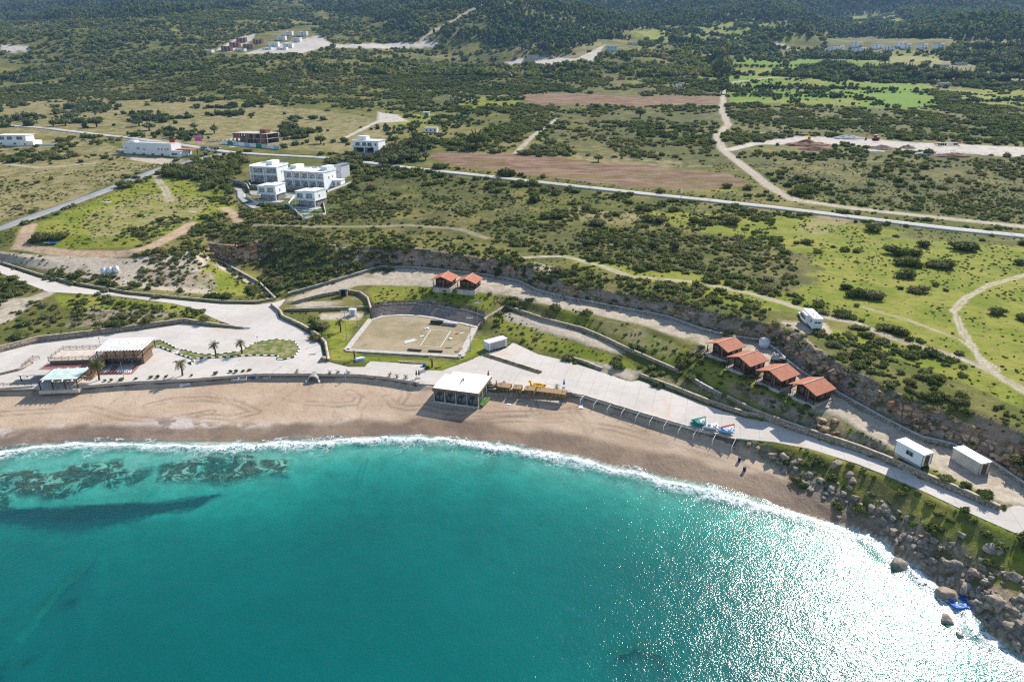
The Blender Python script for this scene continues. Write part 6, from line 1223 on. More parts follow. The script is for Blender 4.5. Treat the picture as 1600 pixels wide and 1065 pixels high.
# ------------------------------------------------------------------ foliage
def leaf_mat(name, cols, per_object):
    t = NT(name); p = t.pos()
    rnd = t.n('ObjectInfo').outputs['Random'] if per_object else t.sep(t.attr('tint'))[0]
    c = t.mix(t.ramp(rnd, 0, .5), (*cols[0], 1), (*cols[1], 1)); c = t.mix(t.ramp(rnd, .5, 1), c, (*cols[2], 1))
    c = t.mix(t.ramp(t.noise(p, .9, 3, .6), .35, .7, 0, .75), c, t.mix(1.0, c, (1.9, 1.75, 1.5, 1), 'MULTIPLY'))
    a = t.n('BsdfDiffuse', Color=c); b = t.n('BsdfTranslucent', Color=t.mix(1.0, c, (1.1, 1.25, .5, 1), 'MULTIPLY')); g = t.n('BsdfGlossy', Color=(.5, .5, .5, 1), Roughness=.45)
    m1 = t.n('MixShader', Fac=.32); t.t.links.new(a.outputs[0], m1.inputs[1]); t.t.links.new(b.outputs[0], m1.inputs[2])
    m2 = t.n('MixShader', Fac=.015); t.t.links.new(m1.outputs[0], m2.inputs[1]); t.t.links.new(g.outputs[0], m2.inputs[2]); t.t.links.new(m2.outputs[0], t.out.inputs[0]); return t.m
SHR = ((.064, .080, .028), (.108, .125, .042), (.170, .150, .084)); FOR = ((.054, .076, .038), (.080, .102, .048), (.125, .134, .070)); OLI = ((.092, .105, .058), (.135, .146, .076), (.098, .120, .042))
M_SH = leaf_mat('shrub_leaves', SHR, True); M_SHS = leaf_mat('scrub_leaves', SHR, False); M_FOS = leaf_mat('forest_leaves', FOR, False); M_TR = leaf_mat('tree_leaves', OLI, True)
M_HB = leaf_mat('herb_leaves', ((.07, .12, .02), (.10, .14, .03), (.13, .13, .05)), False); M_PALM = leaf_mat('palm_leaves', ((.07, .085, .03), (.09, .095, .035), (.12, .11, .05)), True)
BARK = paint('tree_bark', (.13, .09, .06), .95, .25, 3, bump=.5)
ICO = {}
def ico(sub):
    if sub not in ICO:
        b = bmesh.new(); bmesh.ops.create_icosphere(b, subdivisions=sub, radius=1); ICO[sub] = (np.array([v.co[:] for v in b.verts]), np.array([[v.index for v in f.verts] for f in b.faces])); b.free()
    return ICO[sub]
def crown(rg, nleaf, ls, lobes=5, flat_=.8, core=1, spread=.55, tall=0):
    """unit crown (radius about 1, standing on z=0): leaf quads over several lobes round dark cores -> verts, quads, tris"""
    V = []; Q = []; T = []; n = 0
    cs = []
    for k in range(lobes):
        a = rg.uniform(0, 6.283); r = spread * math.sqrt(rg.uniform(0, 1)); s = rg.uniform(.30, .62); cs.append((r * math.cos(a), r * math.sin(a), rg.uniform(.3, .75) * flat_ + tall * (k / lobes), s * (1 - .5 * tall * k / lobes / 2.2 if tall else 1)))
    cs[0] = (0, 0, .5 * flat_, .56)
    iv, it = ico(core)
    for c in cs:
        d = 1 + .25 * (rg.random(len(iv)) - .5); v = iv * d[:, None] * c[3] * np.array([.86, .86, .8 * flat_ + .1]); V.append(v + np.array(c[:3])); T.append(it + n); n += len(v)
    for i in range(nleaf):
        c = cs[rg.integers(lobes)]; u = rg.normal(size=3); u[2] = abs(u[2]) * .9 - .25; u /= np.linalg.norm(u); p = np.array(c[:3]) + u * c[3] * rg.uniform(.72, 1.28) * np.array([1, 1, .85 * flat_ + .12])
        nn = u + rg.normal(size=3) * .75; nn /= np.linalg.norm(nn); t1 = np.cross(nn, rg.normal(size=3)); t1 /= np.linalg.norm(t1); t2 = np.cross(nn, t1); s = ls * rg.uniform(.6, 1.3)
        V.append(np.array([p - t1 * s - t2 * s * .7, p + t1 * s - t2 * s * .5, p + t1 * s * .8 + t2 * s, p - t1 * s * .7 + t2 * s * .8])); Q.append([n, n + 1, n + 2, n + 3]); n += 4
    V = np.concatenate(V); V[:, 2] = np.maximum(V[:, 2], -.05)
    return V, np.array(Q), np.concatenate(T)
rg = np.random.default_rng(5)
NEAR = [crown(rg, 700, .088, int(rg.integers(6, 11)), .78, 1, .72) for _ in range(7)]; MID = [crown(rg, 120, .16, int(rg.integers(4, 8)), float(rg.uniform(.6, 1.0)), 1, .68) for _ in range(12)]; FAR = [crown(rg, 26, .30, 3, .85, 1, .4) for _ in range(8)]
PINE = [crown(rg, 30, .28, 4, .9, 1, .3, 1.1) for _ in range(6)]
def merged(name, tmpl, pts, mat, label=None, cat=None):
    """pts rows: x y z rx rz; one mesh of many plants that nobody could count"""
    Vs, Qs, Ts, tint, n = [], [], [], [], 0
    pts = np.asarray(pts); pick = RNG.integers(len(tmpl), size=len(pts)); ang = RNG.uniform(0, 6.283, len(pts)); tr = np.clip(RNG.random(len(pts)) * .55 + (fbm(pts[:, 0], pts[:, 1], 60, 3, 33) - .3) * 1.1, 0, 1)
    for k, (V, Q, T) in enumerate(tmpl):
        I = np.where(pick == k)[0]
        if not len(I): continue
        c, s = np.cos(ang[I])[:, None], np.sin(ang[I])[:, None]; st = RNG.uniform(.6, 1.4, len(I))[:, None]
        X = (V[None, :, 0] * c - V[None, :, 1] * s * st) * pts[I, 3][:, None] + pts[I, 0][:, None]; Y = (V[None, :, 0] * s + V[None, :, 1] * c * st) * pts[I, 3][:, None] + pts[I, 1][:, None]; Z = V[None, :, 2] * pts[I, 4][:, None] + pts[I, 2][:, None]
        m_ = len(V); Vs.append(np.stack([X, Y, Z], -1).reshape(-1, 3)); off = (n + np.arange(len(I)) * m_)[:, None, None]
        Qs.append((Q[None] + off).reshape(-1, 4)); Ts.append((T[None] + off).reshape(-1, 3)); tint.append(np.repeat(tr[I], m_)); n += len(I) * m_
    me = npmesh(name, np.concatenate(Vs), np.concatenate(Qs), np.concatenate(Ts), [mat]); tt = np.concatenate(tint); attr(me, 'tint', np.stack([tt, tt, tt], -1)); o = link(name, me); return tag(o, label, cat, None, 'stuff')
# cover of the ground by plants: (polygon in photo pixels, cover 0..1, radius factor, kind s shrub f forest t tree h herb)
COVER = [
 ([(-300, -300), (1900, -300), (1900, 1065), (-300, 1065)], .37, 1.0, 's'),
 ([(-300, -300), (640, -300), (640, 120), (560, 150), (420, 166), (300, 152), (120, 160), (-300, 176)], .69, .92, 's'),
 ([(330, -300), (1300, -300), (1300, 50), (1180, 60), (1100, 75), (1000, 62), (850, 82), (700, 62), (500, 30)], .80, .95, 'f'), ([(1280, -300), (1900, -300), (1900, 62), (1500, 64), (1300, 56)], .93, 1.1, 'f'), ([(1180, -300), (1290, -300), (1290, 25), (1180, 30)], .96, 1.1, 'f'),
 ([(-300, -300), (330, -300), (400, 10), (200, 30), (-300, 40)], .93, 1.0, 'f'), ([(560, 115), (800, 100), (900, 110), (970, 124), (900, 145), (820, 150), (640, 165)], .72, 1.1, 's'),
 ([(970, 75), (1130, 80), (1120, 145), (940, 142)], .45, 1.1, 's'), ([(820, 168), (1120, 170), (1130, 230), (1160, 262), (1000, 255), (850, 236), (800, 200)], .34, .85, 's'), ([(640, 165), (820, 165), (800, 240), (640, 240)], .52, 1.0, 's'),
 ([(1140, 165), (1640, 165), (1640, 215), (1340, 210), (1150, 222)], .62, .9, 's'), ([(1135, 238), (1640, 248), (1640, 345), (1330, 318), (1210, 285)], .50, .72, 's'),
 ([(-300, 172), (120, 160), (300, 152), (430, 166), (560, 180), (620, 200), (560, 245), (300, 225), (-300, 180)], .20, 1.0, 't'),
 ([(-300, 200), (240, 222), (250, 258), (130, 308), (0, 352), (-300, 380)], .10, .6, 's'), ([(-20, 225), (110, 222), (130, 255), (40, 262), (-20, 262)], .45, 1.0, 's'),
 ([(20, 360), (250, 272), (330, 285), (372, 325), (310, 355), (200, 386), (60, 392), (0, 400), (0, 365)], .025, .35, 's'),
 ([(250, 262), (330, 238), (392, 244), (384, 285), (360, 300), (300, 282), (255, 268)], .88, 1.0, 's'), ([(315, 284), (368, 292), (380, 320), (330, 318)], .75, 1.0, 's'), ([(370, 318), (470, 345), (540, 350), (500, 360), (380, 352)], .7, .8, 's'),
 ([(560, 250), (720, 275), (800, 300), (830, 330), (800, 385), (680, 378), (520, 372), (500, 340), (520, 310), (555, 285)], .52, .75, 's'), ([(800, 290), (1000, 310), (1200, 335), (1080, 352), (900, 345), (800, 330)], .40, .8, 's'),
 ([(800, 350), (900, 352), (1060, 366), (1200, 374), (1280, 410), (1270, 455), (1180, 448), (1050, 424), (900, 396), (800, 388)], .70, .85, 's'), ([(880, 402), (1000, 420), (1200, 462), (1240, 480), (1200, 490), (1000, 440), (900, 415)], .12, .35, 's'),
 ([(880, 424), (930, 428), (1000, 432), (1100, 445), (1160, 462), (1200, 482), (1195, 500), (1100, 480), (1000, 461), (900, 442)], .90, .8, 's'), ([(480, 360), (640, 358), (760, 376), (820, 402), (760, 402), (640, 383), (520, 383)], .62, .7, 's'),
 ([(1200, 335), (1700, 385), (1700, 620), (1600, 600), (1500, 552), (1400, 520), (1290, 480), (1240, 430)], .035, .3, 's'),
 ([(1260, 505), (1330, 528), (1400, 545), (1480, 560), (1525, 575), (1530, 590), (1460, 600), (1420, 598), (1370, 585), (1300, 558)], .84, .8, 's'), ([(1380, 590), (1480, 620), (1600, 620), (1700, 660), (1700, 720), (1540, 672), (1440, 630)], .78, .7, 's'), ([(1530, 575), (1600, 605), (1600, 640), (1480, 615)], .1, .3, 's'),
 ([(330, 330), (460, 348), (540, 384), (560, 420), (530, 438), (460, 456), (430, 432), (420, 400), (380, 376), (340, 370)], .93, .9, 's'),
 ([(-300, 478), (80, 465), (180, 466), (290, 480), (330, 492), (290, 494), (200, 503), (110, 512), (0, 532), (-300, 560)], .62, .8, 's'), ([(90, 462), (280, 476), (390, 512), (300, 484)], .5, .3, 'h'),
 ([(205, 420), (255, 395), (300, 372), (325, 385), (318, 420), (300, 445), (250, 448), (215, 442)], .93, .9, 's'), ([(20, 385), (210, 400), (210, 430), (60, 418), (0, 405)], .16, .45, 's'), ([(290, 415), (345, 415), (400, 462), (330, 465), (270, 452)], .22, .5, 'h'),
 ([(180, 375), (280, 338), (300, 345), (260, 372), (215, 390)], .93, .7, 's'),
 ([(580, 450), (680, 445), (780, 462), (775, 490), (700, 474), (580, 472)], .85, .45, 'h'), ([(640, 440), (700, 450), (690, 470), (640, 468)], .85, .6, 's'),
 ([(768, 492), (805, 492), (880, 530), (990, 570), (1010, 582), (940, 570), (845, 545), (775, 518)], .80, .55, 'h'), ([(775, 498), (850, 530), (830, 545), (780, 520)], .8, .6, 's'),
 ([(860, 482), (960, 505), (1080, 545), (1055, 568), (960, 525), (860, 492)], .55, .45, 's'), ([(1070, 575), (1110, 560), (1190, 592), (1270, 632), (1300, 640), (1265, 662), (1200, 642), (1130, 612)], .80, .7, 's'), ([(1075, 572), (1110, 562), (1150, 590), (1140, 612), (1090, 595)], .9, .5, 's'),
 ([(1265, 640), (1325, 652), (1400, 690), (1560, 782), (1520, 765), (1400, 712), (1290, 668)], .65, .45, 'h'),
 ([(1170, 690), (1280, 706), (1400, 752), (1600, 842), (1640, 930), (1540, 925), (1440, 830), (1340, 790), (1240, 735)], .80, .6, 'h'), ([(1185, 695), (1280, 709), (1400, 756), (1600, 846), (1640, 915), (1540, 890), (1440, 815), (1340, 765), (1240, 730)], .78, .62, 's'), ([(1300, 730), (1500, 835), (1600, 875), (1580, 890), (1450, 820), (1330, 760)], .35, .5, 's'),
 ([(1120, 505), (1230, 540), (1300, 580), (1400, 630), (1540, 690), (1560, 705), (1440, 672), (1330, 618), (1240, 565), (1180, 522)], .34, .5, 's'), ([(860, 446), (1100, 486), (1150, 512), (1000, 480), (860, 452)], .2, .35, 's'),
 ([(1140, 92), (1420, 92), (1462, 140), (1468, 168), (1380, 170), (1250, 162), (1140, 160)], .10, .7, 't'), ([(1200, 106), (1290, 104), (1480, 114), (1480, 132), (1300, 128), (1210, 120)], .62, 1.0, 't'), ([(1110, 90), (1128, 88), (1140, 142), (1128, 145)], .98, 1.1, 't'), ([(1145, 136), (1400, 138), (1340, 148), (1150, 150)], .45, .8, 't'), ([(1100, 72), (1230, 75), (1400, 90), (1400, 96), (1200, 88), (1100, 84)], .9, 1, 't'),
 ([(1455, 140), (1480, 150), (1640, 192), (1640, 212), (1540, 195), (1470, 165)], .9, 1.2, 's'), ([(1440, 80), (1620, 70), (1620, 135), (1480, 140), (1460, 110)], .45, 1.1, 't'), ([(1480, 142), (1640, 140), (1640, 165), (1510, 165)], .14, .8, 's'), ([(1390, 82), (1470, 84), (1470, 104), (1385, 100)], .1, .8, 's'),
 ([(975, 50), (1180, 30), (1290, 66), (1180, 74), (1000, 64)], .30, 1.1, 't'), ([(1330, 24), (1400, 18), (1420, 40), (1330, 46)], .18, 1.1, 's'), ([(570, 175), (800, 178), (800, 200), (680, 212), (590, 205)], .22, .7, 't'), ([(700, 148), (820, 150), (830, 168), (640, 172)], .2, .8, 't'), ([(580, 236), (660, 225), (668, 250), (600, 256)], .92, 1.3, 't'),
 ([(400, 18), (560, 20), (600, 40), (470, 45)], .35, 1, 's'), ([(640, 18), (770, 15), (760, 50), (650, 45)], .55, 1, 's'), ([(830, 96), (925, 98), (940, 112), (820, 108)], .7, 1.2, 's'),
]
NOVEG = ZP['red'] + ZP['pale'] + [[(655, 238), (1000, 250), (1175, 282), (1150, 296), (1000, 292), (760, 268), (655, 252)], [(360, 285), (392, 246), (450, 244), (525, 258), (555, 272), (552, 288), (512, 302), (508, 338), (474, 345), (448, 322), (400, 322)],
    [(190, 215), (305, 222), (310, 246), (190, 248)], [(-50, 200), (75, 200), (75, 230), (-50, 230)], [(340, 185), (440, 185), (440, 236), (320, 236)], [(545, 203), (598, 203), (598, 242), (545, 242)], [(1215, 480), (1300, 488), (1325, 512), (1240, 520)], [(505, 485), (770, 485), (770, 575), (505, 570)],
    [(425, 478), (480, 456), (560, 432), (640, 420), (700, 424), (820, 446), (1000, 487), (1110, 518), (1225, 545), (1310, 600), (1440, 682), (1610, 760), (1660, 860), (1590, 800), (1450, 728), (1300, 650), (1210, 606), (1110, 548), (1000, 508), (820, 466), (700, 452), (600, 446), (480, 468)],
    [(420, 465), (580, 448), (580, 486), (440, 490)], [(795, 488), (850, 501), (975, 546), (960, 552), (850, 518)], [(40, 372), (100, 372), (100, 388), (40, 388)], [(150, 412), (195, 410), (195, 432), (150, 432)], [(330, 80), (372, 58), (480, 40), (522, 70), (470, 86), (335, 86)], [(1290, 60), (1490, 60), (1490, 81), (1290, 82)], [(1485, 105), (1520, 105), (1520, 124), (1485, 124)],
    [(930, 62), (1000, 62), (1000, 82), (930, 84)], [(655, 195), (690, 195), (690, 209), (655, 209)]]
def ok_ground(X, Y, px, py):
    bad = inpoly(X, Y, SEAPOLY) | (dline(X, Y, SHW) < 3) | inpoly(X, Y, PW) | ((py > 572) & (zone('sand', X, Y, px, py, .1) > .3))
    for p in NOVEG: bad |= inpoly(px, py, p)
    for line, wd, _ in ROADS: bad |= dline(X, Y, line) < wd / 2 + 1.6
    for line, wd, ty in TRACKS: bad |= dline(X, Y, [hit(*q)[:2] for q in line]) < np.maximum(wd, Y * .006) * .42 + 1
    for k, W in WALLW.items(): bad |= dline(X, Y, [q[:2] for q in W]) < .9
    return ~bad
def layer(y0, y1, cell, clump, seed):
    rg_ = np.random.default_rng(seed); out = []
    ny = int((y1 - y0) / cell); Yc = y0 + (np.arange(ny) + .5) * cell; P = []
    for y in Yc:
        h = .80 * y + 40; x = np.arange(-h, h, cell); P.append(np.stack([x + rg_.uniform(-.5, .5, len(x)) * cell, y + rg_.uniform(-.5, .5, len(x)) * cell], -1))
    P = np.concatenate(P); X, Y = P[:, 0], P[:, 1]; Z = height(X, Y); px, py = proj(X, Y, Z); k = (px > -90) & (px < 1690) & (py > -70) & (py < 1065); X, Y, Z, px, py = (a[k] for a in (X, Y, Z, px, py))
    cov = np.zeros(len(X)); sf = np.ones(len(X)); kd = np.full(len(X), 's')
    j = (fbm(X, Y, clump * 2, 3, 90) - .5) * 9000 / np.maximum(Y, 120)
    for poly, c, s, kk in COVER: m_ = inpoly(px + j, py + j * .4, poly); cov[m_] = c; sf[m_] = s; kd[m_] = kk
    n = fbm(X, Y, clump, 4, seed) * .72 + rg_.random(len(X)) * .26; rk = np.argsort(np.argsort(n)) / len(n)
    acc = (rk < cov) & ok_ground(X, Y, px, py)
    r = cell * .62 * sf * rg_.uniform(.38, 1.2, len(X)) * (1 + .4 * (rk < cov * .5))
    return [a[acc] for a in (X, Y, Z, px, py, r, kd)]
LN = layer(88, 345, 2.3, 11, 101); LM = layer(345, 950, 4.3, 26, 102); LF = layer(950, 3300, 9.5, 70, 103)
shr = []; herb = []; trees = []; forest = []
for (X, Y, Z, px, py, r, kd), lv in ((LN, 0), (LM, 1), (LF, 2)):
    for i in range(len(X)):
        k = kd[i]; row = (X[i], Y[i], Z[i] - .12 * r[i], r[i], px[i], py[i], lv)
        if k == 'h': herb.append(row)
        elif k == 't' : trees.append(row)
        elif k == 'f': forest.append(row)
        else: shr.append(row)
# shrubs placed one by one in the open fields: photo pixel of the foot, width in pixels
def px1(lst, ox, oy, q=4): return [(ox + x / q, oy + y / q, w / q) for x, y, w in lst]
SPOT = px1([(650, 395, 125), (985, 495, 105), (1230, 520, 165), (800, 422, 42), (1340, 448, 44), (1600, 475, 70), (800, 548, 130), (890, 552, 130), (820, 610, 120), (900, 615, 120), (865, 690, 150), (1050, 625, 130), (1130, 628, 130), (945, 782, 125), (1430, 912, 110), (1570, 605, 85), (1600, 950, 95), (560, 815, 150), (660, 822, 150), (500, 760, 90),
            (245, 472, 78), (555, 522, 66), (410, 488, 38), (310, 525, 60), (480, 515, 70), (180, 465, 44), (1040, 730, 60), (1110, 758, 36), (830, 748, 40), (550, 855, 50), (350, 905, 70)], 1200, 266) \
     + px1([(260, 452, 130), (370, 445, 130), (320, 450, 110), (215, 460, 70), (835, 388, 72), (880, 298, 48), (1005, 326, 58), (880, 418, 84), (853, 58, 50), (1290, 312, 80), (600, 290, 36), (540, 350, 34), (960, 110, 26), (1340, 420, 60)], 0, 266) \
     + px1([(1010, 268, 85), (1355, 322, 95), (1390, 355, 130), (900, 622, 100), (800, 640, 72), (850, 335, 110), (910, 338, 100), (220, 312, 110), (290, 314, 100), (1140, 345, 90), (1200, 347, 90), (540, 360, 110), (800, 262, 90), (850, 264, 80), (935, 235, 84), (1345, 118, 64), (1470, 128, 72), (735, 216, 60), (740, 165, 60), (665, 170, 80), (1005, 306, 30), (800, 365, 36), (640, 290, 60), (150, 215, 110), (470, 260, 80)], 800, 266)
sh_i = []
for px, py, w in SPOT:
    x, y, z = hit(px, py - w * .16); d = y * cp_ - (z - CH) * sp_; sh_i.append((x, y, z - .1, w / 2 * d / CF * .93, px, py))
cand = sorted([s for s in shr if s[6] < 2 and 120 < s[5] < 900], key=lambda s: -s[3] / (s[1] + 40))
cset = set(); n_ind = 290 - len(sh_i)
for s in cand[:n_ind]: cset.add(s[:2]); sh_i.append((s[0], s[1], s[2], s[3], s[4], s[5]))
rest = [s for s in shr if s[:2] not in cset]
AREA = [([(1240, 335), (1700, 380), (1700, 625), (1300, 500)], 'on the bright green field at right'), ([(1230, 495), (1700, 600), (1700, 760), (1400, 680), (1240, 560)], 'along the cliff top at right'), ([(780, 285), (1300, 330), (1300, 470), (1000, 430), (780, 390)], 'in the belt above the cliff'),
        ([(460, 245), (800, 280), (800, 410), (460, 400)], 'in the scrub right of the villa estate'), ([(320, 320), (560, 345), (560, 460), (320, 460)], 'on the steep ravine slope left of the cliff'), ([(200, 230), (400, 230), (400, 330), (240, 330)], 'in the thicket left of the villa estate'),
        ([(-100, 240), (380, 270), (380, 400), (-100, 400)], 'on the left field above the concrete road'), ([(180, 370), (345, 370), (345, 460), (180, 460)], 'on the bank above the concrete road bend'), ([(-100, 440), (400, 470), (400, 530), (-100, 560)], 'on the bank above the yard wall'),
        ([(1050, 530), (1320, 610), (1320, 680), (1050, 620)], 'on the slope below the four red cabins'), ([(560, 430), (1080, 470), (1080, 600), (560, 520)], 'on the slopes round the arena'), ([(1140, 680), (1700, 780), (1700, 1000), (1200, 760)], 'on the rocky bank below the road at right'), ([(1120, 200), (1700, 220), (1700, 360), (1180, 320)], 'between the gravel strip and the main road'),
        ([(600, 150), (1140, 150), (1200, 330), (600, 280)], 'in the scrubland behind the main road'), ([(-100, 150), (620, 150), (620, 250), (-100, 270)], 'on the pale meadow at upper left')]
IND = []
for V, Q, T in NEAR: IND.append(npmesh('shrub', V, Q, T, [M_SH]))
q80 = np.quantile([s[3] for s in sh_i], [.25, .7])
for i, (x, y, z, r, px, py) in enumerate(sh_i):
    o = link('shrub', IND[i % len(IND)]); o.location = (x, y, z); f = RNG.uniform(.72, 1.05); o.scale = (r, r * RNG.uniform(.85, 1.15), r * f); o.rotation_euler = (0, 0, RNG.uniform(0, 6.28))
    where = 'on the far hillside'
    for p, t_ in AREA:
        if inpoly(np.array([px]), np.array([py]), p)[0]: where = t_; break
    sz = 'small' if r < q80[0] else 'broad' if r > q80[1] else 'middling'; sh = 'upright' if f > .95 else 'low spreading' if f < .8 else 'rounded'
    tag(o, f'{sz} {sh} dark green shrub {where}', 'shrub', 'shrubs ' + where)
# trees with trunks: the nearest as things, the rest woodland
TPROTO = []
for V, Q, T in [crown(rg, 420, .11, 6, .75, 1, .6) for _ in range(4)]: TPROTO.append(npmesh('crown', V * np.array([1, 1, .95]), Q, T, [M_TR]))
tk = MB(); tk.tube((0, 0, -.3), (.05, .02, .8), .14, .10, 8); tk.tube((.05, .02, .8), (.45, .1, 1.5), .08, .04, 6); tk.tube((.05, .02, .8), (-.35, -.2, 1.5), .08, .04, 6); tk.tube((.05, .02, .8), (0, .35, 1.6), .07, .03, 6); tko = tk.build('trunk', BARK); TRK = tko.data; bpy.data.objects.remove(tko)
_g = np.random.default_rng(31)
for row_, st_, r_ in (([(1140, 105), (1292, 104)], 6, 3.6), ([(1140, 117), (1260, 121), (1400, 126)], 5, 4.2), ([(1142, 137), (1290, 139), (1402, 141)], 6, 3.2), ([(1148, 150), (1345, 153)], 6, 3.4), ([(1300, 110), (1470, 118)], 5, 4.4), ([(1500, 160), (1600, 158)], 5, 3), ([(980, 86), (1100, 84)], 7, 4), ([(1110, 92), (1140, 144)], 3, 3.6)):
    for q in resample([(*a_, 0) for a_ in row_], st_):
        x, y, z = hit(q[0] + _g.uniform(-2, 2), q[1] + _g.uniform(-.8, .8)); trees.append((x, y, z, r_ * _g.uniform(.6, 1.3), q[0], q[1], 2))
trees.sort(key=lambda s: -s[3] / (s[1] + 60)); 
TREE_EX = px1([(735, 480, 90), (880, 490, 85), (1010, 495, 95), (640, 470, 70), (450, 470, 80), (540, 460, 85)], 800, 266) + px1([(335, 790, 70), (410, 785, 75), (455, 750, 90), (605, 795, 80), (870, 790, 80), (935, 815, 80), (1000, 840, 60), (1075, 860, 55), (1215, 810, 60), (1145, 860, 60), (1340, 835, 70), (1270, 840, 40), (155, 760, 50)], 0, 0) + px1([(1090, 930, 60), (1060, 1000, 70), (1380, 930, 140), (1245, 890, 60), (790, 1040, 80), (880, 1010, 130), (960, 990, 90), (620, 980, 60)], 400, 0) + px1([(1235, 905, 60), (540, 1010, 60), (800, 735, 70), (525, 680, 50), (1290, 480, 46), (1310, 590, 50), (1340, 585, 55), (1275, 450, 40)], 800, 0)
tr_i = []
for px, py, w in TREE_EX:
    x, y, z = hit(px, py); d = y * cp_ - (z - CH) * sp_; tr_i.append((x, y, z, w / 2 * d / CF, px, py))
n_t = 170
for s in trees[:n_t]: tr_i.append(s[:6])
TA = [([(-100, 140), (330, 140), (330, 250), (-100, 260)], 'on the pale meadow at the upper left'), ([(330, 140), (640, 150), (680, 270), (330, 270)], 'near the road and the unfinished building'), ([(1130, 70), (1300, 70), (1300, 180), (1130, 180)], 'on the left half of the bright terraces'), ([(1300, 70), (1480, 70), (1480, 180), (1300, 180)], 'on the right half of the bright terraces'), ([(1440, 60), (1700, 60), (1700, 200), (1440, 200)], 'round the farm at the upper right'), ([(780, 330), (1300, 330), (1300, 480), (780, 420)], 'in the belt above the cliff'), ([(640, 140), (1130, 60), (1130, 280), (640, 280)], 'among the fields in the middle distance')]
for i, (x, y, z, r, px, py) in enumerate(tr_i):
    where = 'on the far slope'
    for p, t_ in TA:
        if inpoly(np.array([px]), np.array([py]), p)[0]: where = t_; break
    f = RNG.uniform(.85, 1.25); lane = 1108 < px < 1142 and 85 < py < 148
    o = root('field_tree', f"{'tall dark' if lane or f > 1.13 else 'round' if f > .97 else 'low spreading'} {'bigger' if r > 3.2 else 'smaller'} tree {'beside the dirt track lane' if lane else where}", 'tree', (x, y, z), RNG.uniform(0, 6.28), 'trees beside the lane' if lane else 'trees ' + where)
    zz = 2.0 if lane else f; o.scale = (r, r, r * zz * .95); c = link('crown', TPROTO[i % 4], o); c.location = (0, 0, .45); c.scale = (.98, .98, .9); link('trunk', TRK, o)
restt = trees[n_t:]
CLIFFSH = []
# ------------------------------------------------------------------ boulders and cliff rocks
def rock_mat():
    t = NT('boulder_rock'); p = t.pos(); a = t.noise(p, .9, 7, .7, .4); b = t.noise(t.map(p, (1, 1, 2.4)), 2.4, 5, .7); oi = t.n('ObjectInfo').outputs['Random']
    c = t.mix(t.ramp(a, .32, .68), (.17, .14, .11, 1), (.46, .40, .325, 1)); c = t.mix(t.ramp(b, .55, .72, 0, .6), c, (.10, .085, .07, 1)); c = t.mix(t.ramp(oi, .6, 1, 0, .5), c, (.40, .27, .18, 1)); c = t.mix(t.ramp(t.noise(p, .5, 5), .6, .7, 0, .5), c, (.09, .09, .05, 1))
    return t.pbr(c, .9, t.bump(t.math('ADD', a, t.math('MULTIPLY', b, .5)), .9, .3), .06)
M_ROCK = rock_mat()
def rock_v(seed):
    """broken block: convex hull of a few points, faces split and roughened"""
    g = np.random.default_rng(seed); bm = bmesh.new()
    for k in range(15):
        n = g.normal(size=3); n /= np.linalg.norm(n); n = np.sign(n) * np.abs(n) ** .7; n *= g.uniform(.85, 1.1) / max(1e-3, np.abs(n).max() ** .5); bm.verts.new(n * np.array([1.05, .85, .75]))
    r = bmesh.ops.convex_hull(bm, input=bm.verts[:]); bmesh.ops.delete(bm, geom=[q for q in r['geom_interior'] if isinstance(q, bmesh.types.BMVert)], context='VERTS')
    bmesh.ops.subdivide_edges(bm, edges=bm.edges[:], cuts=1, use_grid_fill=True, fractal=.10, seed=seed); bmesh.ops.subdivide_edges(bm, edges=bm.edges[:], cuts=1, use_grid_fill=True, fractal=.08, seed=seed + 1); bmesh.ops.triangulate(bm, faces=bm.faces[:]); bm.verts.index_update(); bm.normal_update()
    v = np.array([q.co[:] for q in bm.verts]); f = np.array([[q.index for q in p.verts] for p in bm.faces]); bm.free(); return v, f
ROCKS = [rock_v(200 + i) for i in range(9)]; RM = [npmesh('boulder', v, None, t_, [M_ROCK]) for v, t_ in ROCKS]
BIG = px1([(675, 500, 118), (795, 470, 58), (790, 512, 52), (920, 660, 142), (1025, 630, 125), (905, 775, 112), (975, 838, 62), (1165, 685, 124), (1240, 800, 90), (1275, 890, 84), (1150, 800, 70), (1110, 755, 52), (640, 315, 72), (600, 250, 60), (445, 140, 72), (385, 118, 56), (470, 172, 46), (510, 115, 42), (530, 190, 62), (680, 345, 46), (765, 430, 66), (845, 460, 58), (955, 510, 116), (1060, 530, 92), (1110, 575, 70), (990, 330, 60), (840, 360, 70), (790, 370, 66), (725, 345, 52), (640, 245, 60), (575, 200, 50), (1150, 420, 120), (1270, 560, 100), (1290, 660, 90), (360, 232, 34)], 1200, 740, 3.28) \
    + px1([(830, 872, 84), (970, 940, 52), (1060, 985, 82), (900, 880, 92), (1225, 930, 92), (1295, 985, 92), (1320, 1030, 92), (740, 820, 62), (680, 790, 50), (1000, 900, 60), (1130, 1020, 60), (860, 900, 40)], 1000, 500)
nb = 0
